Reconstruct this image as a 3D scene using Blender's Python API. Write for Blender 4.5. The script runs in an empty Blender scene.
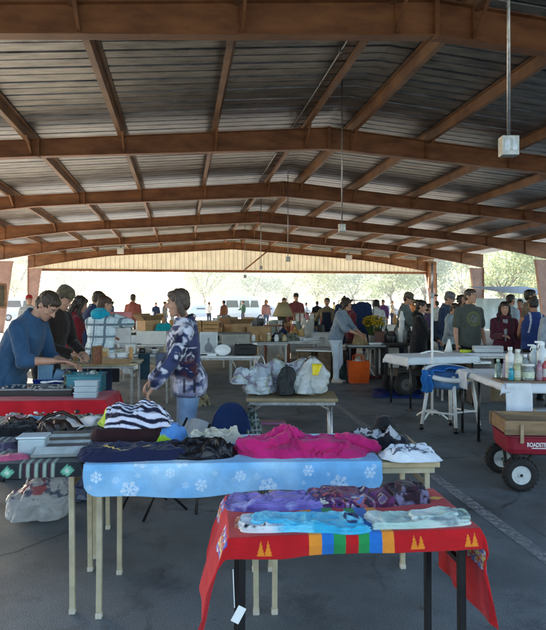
import bpy, bmesh, math, random
import numpy as np
from mathutils import Vector, Matrix, Euler
random.seed(7)
SC = bpy.context.scene
COL = SC.collection
# ------------------------------------------------------------------ camera model
F, CX, HZ, HC = 590.0, 273.0, 304.5, 1.5          # focal length (px of a 546 px wide frame), centre, horizon row, eye height
YAW = math.radians(8.86)
CY, SY = math.cos(YAW), math.sin(YAW)
def cw(px, zc, z=0.0):
    "world point seen in column px at camera depth zc, height z"
    xc = (px - CX) / F * zc
    return Vector((xc * CY + zc * SY, zc * CY - xc * SY, z))
def dep(py, h=0.0):
    "camera depth of a point of height h seen in row py"
    return F * (HC - h) / (py - HZ)
def at(px, py, h=0.0):
    return cw(px, dep(py, h), h)
# ------------------------------------------------------------------ noise
def _hash(ix, iy, iz, seed):
    h = (ix * 374761393 + iy * 668265263 + iz * 2147483647 + seed * 974634777) & 0xffffffff
    h = ((h ^ (h >> 13)) * 1274126177) & 0xffffffff
    h = (h ^ (h >> 16)) & 0xffffffff
    return (h & 0xffff) / 65535.0
def vnoise(p, seed=0):
    p = np.asarray(p, dtype=np.float64)
    i = np.floor(p).astype(np.int64); f = p - i; f = f * f * (3 - 2 * f)
    r = 0
    for dx in (0, 1):
        wx = f[:, 0] if dx else 1 - f[:, 0]
        for dy in (0, 1):
            wy = f[:, 1] if dy else 1 - f[:, 1]
            for dz in (0, 1):
                wz = f[:, 2] if dz else 1 - f[:, 2]
                r = r + wx * wy * wz * _hash(i[:, 0] + dx, i[:, 1] + dy, i[:, 2] + dz, seed)
    return r
def fbm(p, seed=0, oct=3):
    p = np.asarray(p, dtype=np.float64); r = 0; a = .5; t = 0
    for o in range(oct):
        r = r + a * vnoise(p * 2 ** o + o * 17.3, seed + o); t += a; a *= .5
    return r / t
def ridge(p, seed=0, oct=3):
    p = np.asarray(p, dtype=np.float64); r = 0; a = .5; t = 0
    for o in range(oct):
        r = r + a * (1 - np.abs(2 * vnoise(p * 2 ** o + o * 9.1, seed + o) - 1)); t += a; a *= .5
    return r / t
# ------------------------------------------------------------------ mesh builder
class M:
    def __init__(s): s.v = []; s.f = []
    def add(s, vs, fs):
        o = len(s.v); s.v += [tuple(v) for v in vs]; s.f += [tuple(i + o for i in f) for f in fs]; return s
    def box(s, c, size, rz=0, mat=None):
        x, y, z = [k / 2 for k in size]
        vs = [Vector((a * x, b * y, d * z)) for d in (-1, 1) for b in (-1, 1) for a in (-1, 1)]
        R = mat if mat is not None else Matrix.Rotation(rz, 3, 'Z')
        c = Vector(c)
        return s.add([R @ v + c for v in vs], [(0, 2, 3, 1), (4, 5, 7, 6), (0, 1, 5, 4), (2, 6, 7, 3), (0, 4, 6, 2), (1, 3, 7, 5)])
    def loft(s, rings, n=14, cap=True):
        "rings: (centre, vector a, vector b)"
        vs = []
        for c, a, b in rings:
            c, a, b = Vector(c), Vector(a), Vector(b)
            for k in range(n):
                t = 2 * math.pi * k / n
                vs.append(c + a * math.cos(t) + b * math.sin(t))
        fs = []
        for i in range(len(rings) - 1):
            for k in range(n):
                k2 = (k + 1) % n
                fs.append((i * n + k, i * n + k2, (i + 1) * n + k2, (i + 1) * n + k))
        if cap:
            fs.append(tuple(range(n - 1, -1, -1))); o = (len(rings) - 1) * n
            fs.append(tuple(o + k for k in range(n)))
        return s.add(vs, fs)
    def tube(s, p0, p1, r0, r1=None, n=10, cap=True):
        return s.path([p0, p1], [r0, r0 if r1 is None else r1], n, cap)
    def path(s, pts, rad, n=10, cap=True):
        pts = [Vector(p) for p in pts]
        if not isinstance(rad, (list, tuple)): rad = [rad] * len(pts)
        rings = []; up = None
        for i, p in enumerate(pts):
            d = (pts[min(i + 1, len(pts) - 1)] - pts[max(i - 1, 0)]).normalized()
            if up is None: up = Vector((0, 0, 1)) if abs(d.z) < .9 else Vector((0, 1, 0))
            a = d.cross(up).normalized(); b = a.cross(d).normalized() * -1
            up = -b
            rings.append((p, a * rad[i], up * rad[i]))
        return s.loft(rings, n, cap)
    def bar(s, p0, p1, w, h=None, up=None):
        h = h or w; p0, p1 = Vector(p0), Vector(p1); d = (p1 - p0).normalized()
        u = Vector(up) if up else (Vector((0, 0, 1)) if abs(d.z) < .9 else Vector((0, 1, 0)))
        a = d.cross(u).normalized(); b = a.cross(d).normalized()
        vs = []
        for p in (p0, p1):
            for i, j in ((-1, -1), (1, -1), (1, 1), (-1, 1)):
                vs.append(p + a * w / 2 * i + b * h / 2 * j)
        return s.add(vs, [(0, 1, 2, 3), (7, 6, 5, 4), (0, 4, 5, 1), (1, 5, 6, 2), (2, 6, 7, 3), (3, 7, 4, 0)])
    def ball(s, c, r, n=10, m=8, rot=None):
        if not isinstance(r, (tuple, list)): r = (r, r, r)
        c = Vector(c); vs = []; fs = []
        R = rot if rot is not None else Matrix.Identity(3)
        for i in range(1, m):
            t = math.pi * i / m
            for k in range(n):
                a = 2 * math.pi * k / n
                vs.append(c + R @ Vector((r[0] * math.sin(t) * math.cos(a), r[1] * math.sin(t) * math.sin(a), -r[2] * math.cos(t))))
        vs += [c + R @ Vector((0, 0, -r[2])), c + R @ Vector((0, 0, r[2]))]
        b, tp = len(vs) - 2, len(vs) - 1
        for i in range(m - 2):
            for k in range(n):
                k2 = (k + 1) % n
                fs.append((i * n + k, i * n + k2, (i + 1) * n + k2, (i + 1) * n + k))
        for k in range(n):
            k2 = (k + 1) % n
            fs.append((b, k2, k)); fs.append((tp, (m - 2) * n + k, (m - 2) * n + k2))
        return s.add(vs, fs)
    def lathe(s, prof, c=(0, 0, 0), n=20):
        c = Vector(c)
        return s.loft([(c + Vector((0, 0, z)), (max(r, 1e-4), 0, 0), (0, max(r, 1e-4), 0)) for r, z in prof], n)
    def grid(s, P, nx, ny):
        "P[i*ny+j] points"
        return s.add(P, [(i * ny + j, (i + 1) * ny + j, (i + 1) * ny + j + 1, i * ny + j + 1) for i in range(nx - 1) for j in range(ny - 1)])
    def mesh(s, name='m'):
        me = bpy.data.meshes.new(name); me.from_pydata(s.v, [], s.f); me.validate(); me.update(); return me
    def build(s, name, mat, parent=None, smooth=False, bevel=0, seg=2, loc=None, rz=0):
        return mk(name, s.mesh(name), mat, parent, smooth, bevel, seg, loc, rz)
def mk(name, me, mat, parent=None, smooth=False, bevel=0, seg=2, loc=None, rz=0):
    o = bpy.data.objects.new(name, me); COL.objects.link(o)
    if mat is not None: me.materials.append(mat)
    if smooth:
        me.polygons.foreach_set('use_smooth', [True] * len(me.polygons))
    if bevel:
        b = o.modifiers.new('bevel', 'BEVEL'); b.width = bevel; b.segments = seg; b.limit_method = 'ANGLE'
    if parent is not None: o.parent = parent
    if loc is not None: o.location = loc
    if rz: o.rotation_euler = (0, 0, rz)
    return o
def tag(o, label, cat, group=None):
    o['label'] = label; o['category'] = cat
    if group: o['group'] = group
    return o
def thing(name, label, cat, loc=(0, 0, 0), rz=0, group=None):
    o = bpy.data.objects.new(name, None); COL.objects.link(o)
    o.location = loc; o.rotation_euler = (0, 0, rz); o.empty_display_size = .1
    return tag(o, label, cat, group)
def struct(o): o['kind'] = 'structure'; return o
def fuse(m, voxel, smooth=2, name='body'):
    "melt overlapping closed shapes into one continuous surface"
    me = m.mesh(name)
    o = bpy.data.objects.new('fuse_tmp', me); COL.objects.link(o)
    r = o.modifiers.new('r', 'REMESH'); r.mode = 'VOXEL'; r.voxel_size = voxel
    if smooth:
        q = o.modifiers.new('s', 'SMOOTH'); q.factor = .5; q.iterations = smooth
    dg = bpy.context.evaluated_depsgraph_get(); dg.update()
    out = bpy.data.meshes.new_from_object(o.evaluated_get(dg))
    bpy.data.objects.remove(o); bpy.data.meshes.remove(me)
    out.name = name
    return out
def coords(me):
    a = np.empty(len(me.vertices) * 3); me.vertices.foreach_get('co', a); return a.reshape(-1, 3)
def setco(me, a): me.vertices.foreach_set('co', np.ascontiguousarray(a).ravel()); me.update()
def normals(me):
    a = np.empty(len(me.vertices) * 3); me.vertices.foreach_get('normal', a); return a.reshape(-1, 3)
def wrinkle(me, amp, freq=(9, 9, 5), seed=0):
    c = coords(me); n = normals(me)
    f = np.asarray(freq)
    w = ridge(c * f + fbm(c * 6, seed + 5)[:, None] * 1.6, seed, 2) - .55
    setco(me, c + n * (w * amp * 2)[:, None])
def crumple(me, amp, f=20, seed=0, keep_base=True):
    "long soft folds whose direction wanders over the cloth, plus small sharp creases"
    me.update(); c = coords(me); n = normals(me)
    a = 5.0 * fbm(c * 4.5, seed + 3, 2)
    u = c[:, 0] * np.cos(a) + c[:, 1] * np.sin(a); v = -c[:, 0] * np.sin(a) + c[:, 1] * np.cos(a)
    q = np.stack([u * f, v * f * .28, c[:, 2] * f * .5], 1)
    d1 = 1 - np.abs(2 * vnoise(q, seed) - 1); d1 = d1 ** 1.6
    q2 = np.stack([v * f * 2.1, u * f * .6, c[:, 2] * f], 1)
    d2 = (1 - np.abs(2 * vnoise(q2, seed + 1) - 1)) ** 2
    w = (d1 - .42) * amp + (d2 - .35) * amp * .40
    if keep_base: w = w * np.clip(c[:, 2] / .02, 0, 1)
    c = c + n * w[:, None]; c[:, 2] = np.maximum(c[:, 2], 0) if keep_base else c[:, 2]
    setco(me, c)
def paint(o, fn):
    "per-vertex colour from a function of local position"
    me = o.data if hasattr(o, 'data') else o
    c = coords(me)
    rgb = np.asarray(fn(c), dtype=np.float64)
    rgba = np.ones((len(c), 4), dtype=np.float32); rgba[:, :3] = np.clip(rgb, 0, 1)
    at_ = me.color_attributes.new('Col', 'FLOAT_COLOR', 'POINT')
    at_.data.foreach_set('color', rgba.ravel())
    return o
def mixc(a, b, t):
    t = np.clip(np.asarray(t), 0, 1)
    a = np.asarray(a, dtype=float); b = np.asarray(b, dtype=float)
    return a * (1 - t[:, None]) + b * t[:, None]
def step(x, e, w=.02): return np.clip((x - e) / w + .5, 0, 1)
# ------------------------------------------------------------------ materials
MATS = {}
def mat(name, col=(.5, .5, .5), rough=.6, metal=0, var=.25, vs=8, bump=.15, bs=60, spec=.5, col2=None, attr=False, sheen=0, trans=0, stretch=None, alpha=1, ior=1.45, thin=0):
    if name in MATS: return MATS[name]
    m = bpy.data.materials.new(name); m.use_nodes = True; nt = m.node_tree; N = nt.nodes; L = nt.links
    p = N['Principled BSDF']; out = N['Material Output']
    tc = N.new('ShaderNodeTexCoord'); mp = N.new('ShaderNodeMapping'); L.new(tc.outputs['Object'], mp.inputs['Vector'])
    if stretch: mp.inputs['Scale'].default_value = stretch
    n1 = N.new('ShaderNodeTexNoise'); n1.inputs['Scale'].default_value = vs; n1.inputs['Detail'].default_value = 5; n1.inputs['Roughness'].default_value = .6
    L.new(mp.outputs['Vector'], n1.inputs['Vector'])
    mx = N.new('ShaderNodeMix'); mx.data_type = 'RGBA'
    rp = N.new('ShaderNodeMapRange'); rp.inputs[1].default_value = .35; rp.inputs[2].default_value = .65
    L.new(n1.outputs['Fac'], rp.inputs[0]); L.new(rp.outputs[0], mx.inputs[0])
    if attr:
        va = N.new('ShaderNodeAttribute'); va.attribute_name = 'Col'
        dk = N.new('ShaderNodeMix'); dk.data_type = 'RGBA'; dk.blend_type = 'MULTIPLY'; dk.inputs[0].default_value = 1
        L.new(va.outputs['Color'], dk.inputs[6]); dk.inputs[7].default_value = (1 - var, 1 - var, 1 - var, 1)
        L.new(va.outputs['Color'], mx.inputs[6]); L.new(dk.outputs[2], mx.inputs[7])
    else:
        c2 = col2 or tuple(c * (1 - var) for c in col)
        mx.inputs[6].default_value = (*col, 1); mx.inputs[7].default_value = (*c2, 1)
    L.new(mx.outputs[2], p.inputs['Base Color'])
    p.inputs['Roughness'].default_value = rough; p.inputs['Metallic'].default_value = metal
    p.inputs['Specular IOR Level'].default_value = spec; p.inputs['IOR'].default_value = ior
    if sheen: p.inputs['Sheen Weight'].default_value = sheen
    if trans: p.inputs['Transmission Weight'].default_value = trans
    if bump:
        n2 = N.new('ShaderNodeTexNoise'); n2.inputs['Scale'].default_value = bs; n2.inputs['Detail'].default_value = 4
        L.new(mp.outputs['Vector'], n2.inputs['Vector'])
        b = N.new('ShaderNodeBump'); b.inputs['Strength'].default_value = bump; b.inputs['Distance'].default_value = .01
        L.new(n2.outputs['Fac'], b.inputs['Height']); L.new(b.outputs[0], p.inputs['Normal'])
    if thin:
        t = N.new('ShaderNodeBsdfTranslucent'); L.new(mx.outputs[2], t.inputs['Color'])
        ms = N.new('ShaderNodeMixShader'); ms.inputs[0].default_value = thin
        L.new(p.outputs[0], ms.inputs[1]); L.new(t.outputs[0], ms.inputs[2]); L.new(ms.outputs[0], out.inputs['Surface'])
    MATS[name] = m
    return m
def cloth(name, col=(.5, .5, .5), **k):
    k.setdefault('rough', .9); k.setdefault('var', .3); k.setdefault('vs', 12); k.setdefault('bump', .35); k.setdefault('bs', 160); k.setdefault('spec', .2); k.setdefault('sheen', .15)
    return mat(name, col, **k)
PAINT = cloth('printed cloth', (1, 1, 1), attr=True, var=.18)
PLASTIC_PRINT = mat('printed plastic', attr=True, rough=.35, var=.1, bump=.1)
BAG = mat('thin white plastic bag', attr=True, rough=.24, var=.12, vs=25, bump=.8, bs=32, thin=.42, spec=.6)
SKIN = mat('skin', (.46, .25, .17), rough=.5, var=.15, vs=25, bump=.05, bs=200, spec=.35)
SKIN2 = mat('tanned skin', (.33, .17, .11), rough=.5, var=.15, vs=25, bump=.05, bs=200, spec=.35)
EYE = mat('eye white', (.38, .35, .32), rough=.25, var=.05, bump=0)
IRIS = mat('iris', (.02, .013, .01), rough=.15, var=.05, bump=0)
LIP = mat('lip', (.32, .12, .1), rough=.45, var=.1, bump=0)
METAL_W = mat('white painted steel', (.72, .72, .7), rough=.4, var=.15, vs=14, bump=.05)
METAL_B = mat('black painted steel', (.012, .012, .013), rough=.4, var=.4, vs=20, bump=.05)
METAL_G = mat('galvanised grey steel', (.38, .38, .37), rough=.42, metal=.8, var=.4, vs=18, bump=.1)
CREAM = mat('cream painted steel', (.5, .43, .29), rough=.45, var=.3, vs=10, bump=.1)
TANTOP = mat('worn tan table top', (.5, .4, .24), rough=.5, var=.25, vs=9, bump=.1)
RUBBER = mat('black rubber', (.012, .012, .012), rough=.75, var=.4, vs=30, bump=.3, bs=120)
CARD = mat('brown cardboard', (.42, .25, .12), rough=.8, var=.25, vs=7, bump=.15, bs=40)
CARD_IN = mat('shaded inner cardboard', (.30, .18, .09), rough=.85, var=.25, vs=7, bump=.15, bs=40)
WOOD = mat('brown wood', (.3, .15, .07), rough=.6, var=.45, vs=5, bump=.15, bs=30, stretch=(1, 6, 6))
WHITEP = mat('white plastic', (.78, .78, .76), rough=.4, var=.08, bump=.03)
CLEAR = mat('clear plastic', (.72, .78, .8), rough=.15, var=.05, bump=.02, trans=.6)
PAPER = mat('white paper', (.8, .8, .78), rough=.8, var=.06, vs=5, bump=.03)
GLASS = mat('bottle glass', (.75, .85, .82), rough=.08, var=.05, bump=0, trans=.85)
SKY_STRENGTH, SUN_STRENGTH, EXPOSURE, ROOF_START = .15, 5.0, 2.1, 0.8
# ================================================================== world, sun, camera
SUN_EL, SUN_AZ = math.radians(20), math.radians(-42)      # azimuth measured from +Y towards +X
w = bpy.data.worlds.new('World'); SC.world = w; w.use_nodes = True
bg = w.node_tree.nodes['Background']; sky = w.node_tree.nodes.new('ShaderNodeTexSky')
sky.sky_type = 'NISHITA'; sky.sun_disc = False; sky.sun_elevation = SUN_EL; sky.sun_rotation = SUN_AZ
sky.air_density = 1.0; sky.dust_density = 1.0; sky.ozone_density = 1.0
w.node_tree.links.new(sky.outputs[0], bg.inputs[0]); bg.inputs[1].default_value = SKY_STRENGTH
sl = bpy.data.lights.new('sun', 'SUN'); sl.energy = SUN_STRENGTH; sl.angle = math.radians(.5); sl.color = (1, .94, .84)
so = bpy.data.objects.new('sun', sl); COL.objects.link(so)
sd = Vector((math.sin(SUN_AZ) * math.cos(SUN_EL), math.cos(SUN_AZ) * math.cos(SUN_EL), math.sin(SUN_EL)))
so.rotation_euler = sd.to_track_quat('Z', 'Y').to_euler(); so.location = (-20, 40, 40)
cd = bpy.data.cameras.new('camera'); cam = bpy.data.objects.new('camera', cd); COL.objects.link(cam)
cam.location = (0, 0, HC); cam.rotation_euler = (math.radians(90), 0, -YAW)
cd.sensor_width = 36; cd.lens = F / 630 * 36; cd.shift_y = (HZ - 315) / 630; cd.clip_end = 2000; cd.clip_start = .05
SC.camera = cam
SC.view_settings.view_transform = 'Standard'; SC.view_settings.look = 'None'; SC.view_settings.exposure = EXPOSURE; SC.view_settings.gamma = 1
SC.render.engine = 'CYCLES'; SC.cycles.use_denoising = True; SC.cycles.max_bounces = 8; SC.cycles.diffuse_bounces = 5
SC.cycles.transparent_max_bounces = 8; SC.cycles.caustics_reflective = False; SC.cycles.caustics_refractive = False
SC.cycles.sample_clamp_indirect = 6
# ================================================================== ground
def ground_mat():
    m = bpy.data.materials.new('pale dusty gravel'); m.use_nodes = True; nt = m.node_tree; N, L = nt.nodes, nt.links
    p = N['Principled BSDF']; tc = N.new('ShaderNodeTexCoord')
    n1 = N.new('ShaderNodeTexNoise'); n1.inputs['Scale'].default_value = .35; n1.inputs['Detail'].default_value = 8
    n2 = N.new('ShaderNodeTexNoise'); n2.inputs['Scale'].default_value = 30; n2.inputs['Detail'].default_value = 4
    L.new(tc.outputs['Object'], n1.inputs['Vector']); L.new(tc.outputs['Object'], n2.inputs['Vector'])
    r = N.new('ShaderNodeValToRGB'); r.color_ramp.elements[0].position = .3; r.color_ramp.elements[1].position = .7
    r.color_ramp.elements[0].color = (.42, .40, .36, 1); r.color_ramp.elements[1].color = (.58, .55, .50, 1)
    L.new(n1.outputs['Fac'], r.inputs[0]); L.new(r.outputs[0], p.inputs['Base Color']); p.inputs['Roughness'].default_value = .95
    b = N.new('ShaderNodeBump'); b.inputs['Strength'].default_value = .4; b.inputs['Distance'].default_value = .02
    L.new(n2.outputs['Fac'], b.inputs['Height']); L.new(b.outputs[0], p.inputs['Normal'])
    return m
def asphalt_mat():
    m = bpy.data.materials.new('worn asphalt'); m.use_nodes = True; nt = m.node_tree; N, L = nt.nodes, nt.links
    p = N['Principled BSDF']; tc = N.new('ShaderNodeTexCoord')
    def noise(s, d=6, rough=.6):
        n = N.new('ShaderNodeTexNoise'); n.inputs['Scale'].default_value = s; n.inputs['Detail'].default_value = d; n.inputs['Roughness'].default_value = rough
        L.new(tc.outputs['Object'], n.inputs['Vector']); return n
    def ramp(src, a, b, ca, cb):
        r = N.new('ShaderNodeValToRGB'); r.color_ramp.elements[0].position = a; r.color_ramp.elements[1].position = b
        r.color_ramp.elements[0].color = (*ca, 1); r.color_ramp.elements[1].color = (*cb, 1); L.new(src, r.inputs[0]); return r
    def mul(a, b, f=1):
        x = N.new('ShaderNodeMix'); x.data_type = 'RGBA'; x.blend_type = 'MULTIPLY'; x.inputs[0].default_value = f
        L.new(a, x.inputs[6]); L.new(b, x.inputs[7]); return x.outputs[2]
    big = ramp(noise(.9, 7, .65).outputs['Fac'], .3, .7, (.098, .116, .124), (.20, .226, .236))
    grit = ramp(noise(190, 2).outputs['Fac'], .38, .62, (.5, .5, .5), (1.45, 1.45, 1.45))
    stain = ramp(noise(2.6, 5, .7).outputs['Fac'], .34, .46, (.62, .62, .64), (1, 1, 1))
    v = N.new('ShaderNodeTexVoronoi'); v.inputs['Scale'].default_value = 5.5; L.new(tc.outputs['Object'], v.inputs['Vector'])
    spot = ramp(v.outputs['Distance'], .035, .07, (.5, .5, .5), (1, 1, 1))
    c = mul(mul(mul(big.outputs[0], grit.outputs[0]), stain.outputs[0]), spot.outputs[0], .7)
    # fine wandering cracks
    wn = noise(1.3, 4); wa = N.new('ShaderNodeMix'); wa.data_type = 'RGBA'; wa.inputs[0].default_value = .22; L.new(tc.outputs['Object'], wa.inputs[6]); L.new(wn.outputs['Color'], wa.inputs[7])
    v3 = N.new('ShaderNodeTexVoronoi'); v3.feature = 'DISTANCE_TO_EDGE'; v3.inputs['Scale'].default_value = .85; L.new(wa.outputs[2], v3.inputs['Vector'])
    ck = ramp(v3.outputs['Distance'], .003, .012, (.35, .35, .35), (1, 1, 1)); ckm = ramp(noise(.7, 3).outputs['Fac'], .46, .56, (0, 0, 0), (1, 1, 1))
    cx_ = N.new('ShaderNodeMix'); cx_.data_type = 'RGBA'; cx_.blend_type = 'MULTIPLY'; L.new(ckm.outputs[0], cx_.inputs[0]); L.new(c, cx_.inputs[6]); L.new(ck.outputs[0], cx_.inputs[7]); c = cx_.outputs[2]
    oil = ramp(noise(.75, 3, .5).outputs['Fac'], .56, .68, (1, 1, 1), (.50, .50, .50)); c = mul(c, oil.outputs[0])
    # pale flecks of trodden gum and gravel
    v2 = N.new('ShaderNodeTexVoronoi'); v2.inputs['Scale'].default_value = 9; L.new(tc.outputs['Object'], v2.inputs['Vector'])
    fl = ramp(v2.outputs['Distance'], .02, .05, (1, 1, 1), (0, 0, 0))
    x = N.new('ShaderNodeMix'); x.data_type = 'RGBA'; L.new(fl.outputs[0], x.inputs[0]); L.new(c, x.inputs[6]); x.inputs[7].default_value = (.24, .24, .23, 1)
    # far floor painted pale and warm: sunlit glare put into the asphalt colour
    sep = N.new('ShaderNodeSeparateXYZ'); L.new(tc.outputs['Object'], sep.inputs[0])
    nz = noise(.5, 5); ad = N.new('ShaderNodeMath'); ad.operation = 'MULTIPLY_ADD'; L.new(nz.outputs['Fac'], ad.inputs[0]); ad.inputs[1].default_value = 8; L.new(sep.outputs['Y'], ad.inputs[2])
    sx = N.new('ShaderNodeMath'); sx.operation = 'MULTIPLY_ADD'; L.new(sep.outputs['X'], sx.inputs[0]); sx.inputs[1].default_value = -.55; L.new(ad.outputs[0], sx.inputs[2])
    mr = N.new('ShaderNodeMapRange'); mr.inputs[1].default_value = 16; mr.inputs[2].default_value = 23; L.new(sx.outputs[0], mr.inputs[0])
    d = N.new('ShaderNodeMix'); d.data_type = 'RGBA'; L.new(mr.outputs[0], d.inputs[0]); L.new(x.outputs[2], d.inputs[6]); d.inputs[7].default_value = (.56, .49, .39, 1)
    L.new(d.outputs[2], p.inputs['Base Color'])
    rr = ramp(noise(1.7, 4).outputs['Fac'], .35, .65, (.42, .42, .42), (.70, .70, .70)); L.new(rr.outputs[0], p.inputs['Roughness'])
    p.inputs['Specular IOR Level'].default_value = .5
    b = N.new('ShaderNodeBump'); b.inputs['Strength'].default_value = .55; b.inputs['Distance'].default_value = .006
    L.new(noise(150, 3).outputs['Fac'], b.inputs['Height']); L.new(b.outputs[0], p.inputs['Normal'])
    return m
def sheet(name, x0, x1, y0, y1, z, m):
    return struct(M().add([(x0, y0, z), (x1, y0, z), (x1, y1, z), (x0, y1, z)], [(0, 1, 2, 3)]).build(name, m))
sheet('ground', -900, 900, -300, 1500, -.006, ground_mat())
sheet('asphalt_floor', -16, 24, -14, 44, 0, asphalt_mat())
# worn painted parking line crossing the floor
def worn_paint():
    m = bpy.data.materials.new('worn white road paint'); m.use_nodes = True; N, L = m.node_tree.nodes, m.node_tree.links
    p = N['Principled BSDF']; p.inputs['Base Color'].default_value = (.36, .36, .35, 1); p.inputs['Roughness'].default_value = .8
    tc = N.new('ShaderNodeTexCoord'); n = N.new('ShaderNodeTexNoise'); n.inputs['Scale'].default_value = 22; n.inputs['Detail'].default_value = 7; n.inputs['Roughness'].default_value = .7
    L.new(tc.outputs['Object'], n.inputs['Vector'])
    mr = N.new('ShaderNodeMapRange'); mr.inputs[1].default_value = .34; mr.inputs[2].default_value = .60; mr.inputs[4].default_value = .85; L.new(n.outputs['Fac'], mr.inputs[0])
    t = N.new('ShaderNodeBsdfTransparent'); ms = N.new('ShaderNodeMixShader'); L.new(mr.outputs[0], ms.inputs[0]); L.new(t.outputs[0], ms.inputs[1]); L.new(p.outputs[0], ms.inputs[2])
    L.new(ms.outputs[0], N['Material Output'].inputs['Surface']); return m
a, b = at(322, 395), at(548, 560)
d = (b - a).normalized(); n = Vector((-d.y, d.x, 0)) * .05
b = b + d * 3
struct(M().add([a - n + Vector((0, 0, .004)), b - n + Vector((0, 0, .004)), b + n + Vector((0, 0, .004)), a + n + Vector((0, 0, .004))], [(0, 1, 2, 3)]).build('painted_line', worn_paint()))
# ================================================================== pavilion
RX, XL, XR = 3.5, -9.7, 18.0
PX = [-9.3, -7.4, -5.35, -3.3, -1.3, .78, 2.92, 4.05, 5.95, 8.15, 10.35, 12.5, 14.6, 16.6]
DS = [1.0, 7.8, 13.8, 20.1, 26.6, 33.2, 39.8]
def roofz(x): return 5.80 - .085 * abs(x - RX)
RUST = mat('rust brown primer steel', (.33, .145, .058), rough=.5, var=.4, vs=1.3, bump=.15, bs=30, col2=(.17, .070, .030), stretch=(1, 1, 3), spec=.4)
RUST2 = mat('weathered purlin steel', (.30, .155, .072), rough=.5, var=.4, vs=1.5, bump=.1, bs=30, col2=(.14, .07, .036))
def roof_mat():
    m = bpy.data.materials.new('galvanised roof sheet'); m.use_nodes = True; N, L = m.node_tree.nodes, m.node_tree.links
    p = N['Principled BSDF']; tc = N.new('ShaderNodeTexCoord')
    mp = N.new('ShaderNodeMapping'); mp.inputs['Scale'].default_value = (.9, 3.0, 1); L.new(tc.outputs['Object'], mp.inputs['Vector'])
    n = N.new('ShaderNodeTexNoise'); n.inputs['Scale'].default_value = 1.6; n.inputs['Detail'].default_value = 7; n.inputs['Roughness'].default_value = .65; L.new(mp.outputs['Vector'], n.inputs['Vector'])
    r = N.new('ShaderNodeValToRGB'); r.color_ramp.elements[0].position = .32; r.color_ramp.elements[1].position = .68
    r.color_ramp.elements[0].color = (.07, .07, .07, 1); r.color_ramp.elements[1].color = (.33, .31, .28, 1)
    L.new(n.outputs['Fac'], r.inputs[0]); L.new(r.outputs[0], p.inputs['Base Color']); p.inputs['Metallic'].default_value = .75
    rr = N.new('ShaderNodeMapRange'); rr.inputs[3].default_value = .22; rr.inputs[4].default_value = .46; L.new(n.outputs['Fac'], rr.inputs[0]); L.new(rr.outputs[0], p.inputs['Roughness'])
    n2 = N.new('ShaderNodeTexNoise'); n2.inputs['Scale'].default_value = 6; n2.inputs['Detail'].default_value = 3; L.new(mp.outputs['Vector'], n2.inputs['Vector'])
    b = N.new('ShaderNodeBump'); b.inputs['Strength'].default_value = .12; b.inputs['Distance'].default_value = .02; L.new(n2.outputs['Fac'], b.inputs['Height']); L.new(b.outputs[0], p.inputs['Normal'])
    return m
pav = thing('open_pavilion', 'large open steel market pavilion with rust brown frames and grey metal roof overhead', 'pavilion', (RX, 20, 0))
off = Vector((-RX, -20, 0))
def pv(m, name, material, **k):
    m.v = [tuple(Vector(v) + off) for v in m.v]
    return m.build(name, material, pav, **k)
# ribbed roof sheets, one each side of the ridge
ROOFM = roof_mat()
Y0, Y1, pitch = ROOF_START, 40.2, .31
prof = []
y = Y0; k = 0
while y < Y1:
    big = (k % 2 == 0); h = .062 if big else .012; w2 = .04 if big else .02
    prof += [(y, 0), (y + .12, 0), (y + .12 + w2 * .5, h), (y + .12 + w2 * 1.5, h), (y + .12 + w2 * 2, 0)]
    y += pitch; k += 1
prof.append((Y1, 0))
for x0, x1 in ((XL - .5, RX), (RX, XR + .5)):
    m = M(); n = len(prof); vs = []
    for x in (x0, x1):
        for (y, h) in prof: vs.append((x, y, roofz(x) + .12 + h))
    for x in (x0, x1):
        for (y, h) in prof: vs.append((x, y, roofz(x) + .128 + h))
    fs = []
    for i in range(n - 1):
        fs.append((i, i + 1, n + i + 1, n + i)); fs.append((2 * n + i, 3 * n + i, 3 * n + i + 1, 2 * n + i + 1))
    m.add(vs, fs); pv(m, 'roof_sheet', ROOFM)
# frames: tapered I-section rafters and tapered columns
def ibeam(m, top, bot, d, fl=.18, t=.014):
    "top/bot: lists of (x,z) along the member; I-section thickened along y around d"
    n = len(top)
    for (a0, a1), (b0, b1) in zip(zip(top, top[1:]), zip(bot, bot[1:])):
        v = []
        for dy in (-t / 2, t / 2):
            v += [(a0[0], d + dy, a0[1]), (a1[0], d + dy, a1[1]), (b1[0], d + dy, b1[1]), (b0[0], d + dy, b0[1])]
        m.add(v, [(0, 1, 2, 3), (7, 6, 5, 4), (0, 4, 5, 1), (1, 5, 6, 2), (2, 6, 7, 3), (3, 7, 4, 0)])
        for (p, q) in ((a0, a1), (b0, b1)):
            P, Q = Vector((p[0], d, p[1])), Vector((q[0], d, q[1]))
            m.bar(P, Q, fl, .018, up=(0, 0, 1) if abs(Q.x - P.x) > abs(Q.z - P.z) else (1, 0, 0))
def depth_at(x):
    if x < RX:
        t = (RX - x) / (RX - XL)
    else:
        t = (x - RX) / (XR - RX)
    # deep at the ridge, slimmer in the middle, deep again at the knee
    return .50 - .14 * min(t / .55, 1) + .42 * max(0, (t - .62) / .38) ** 1.4
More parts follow.
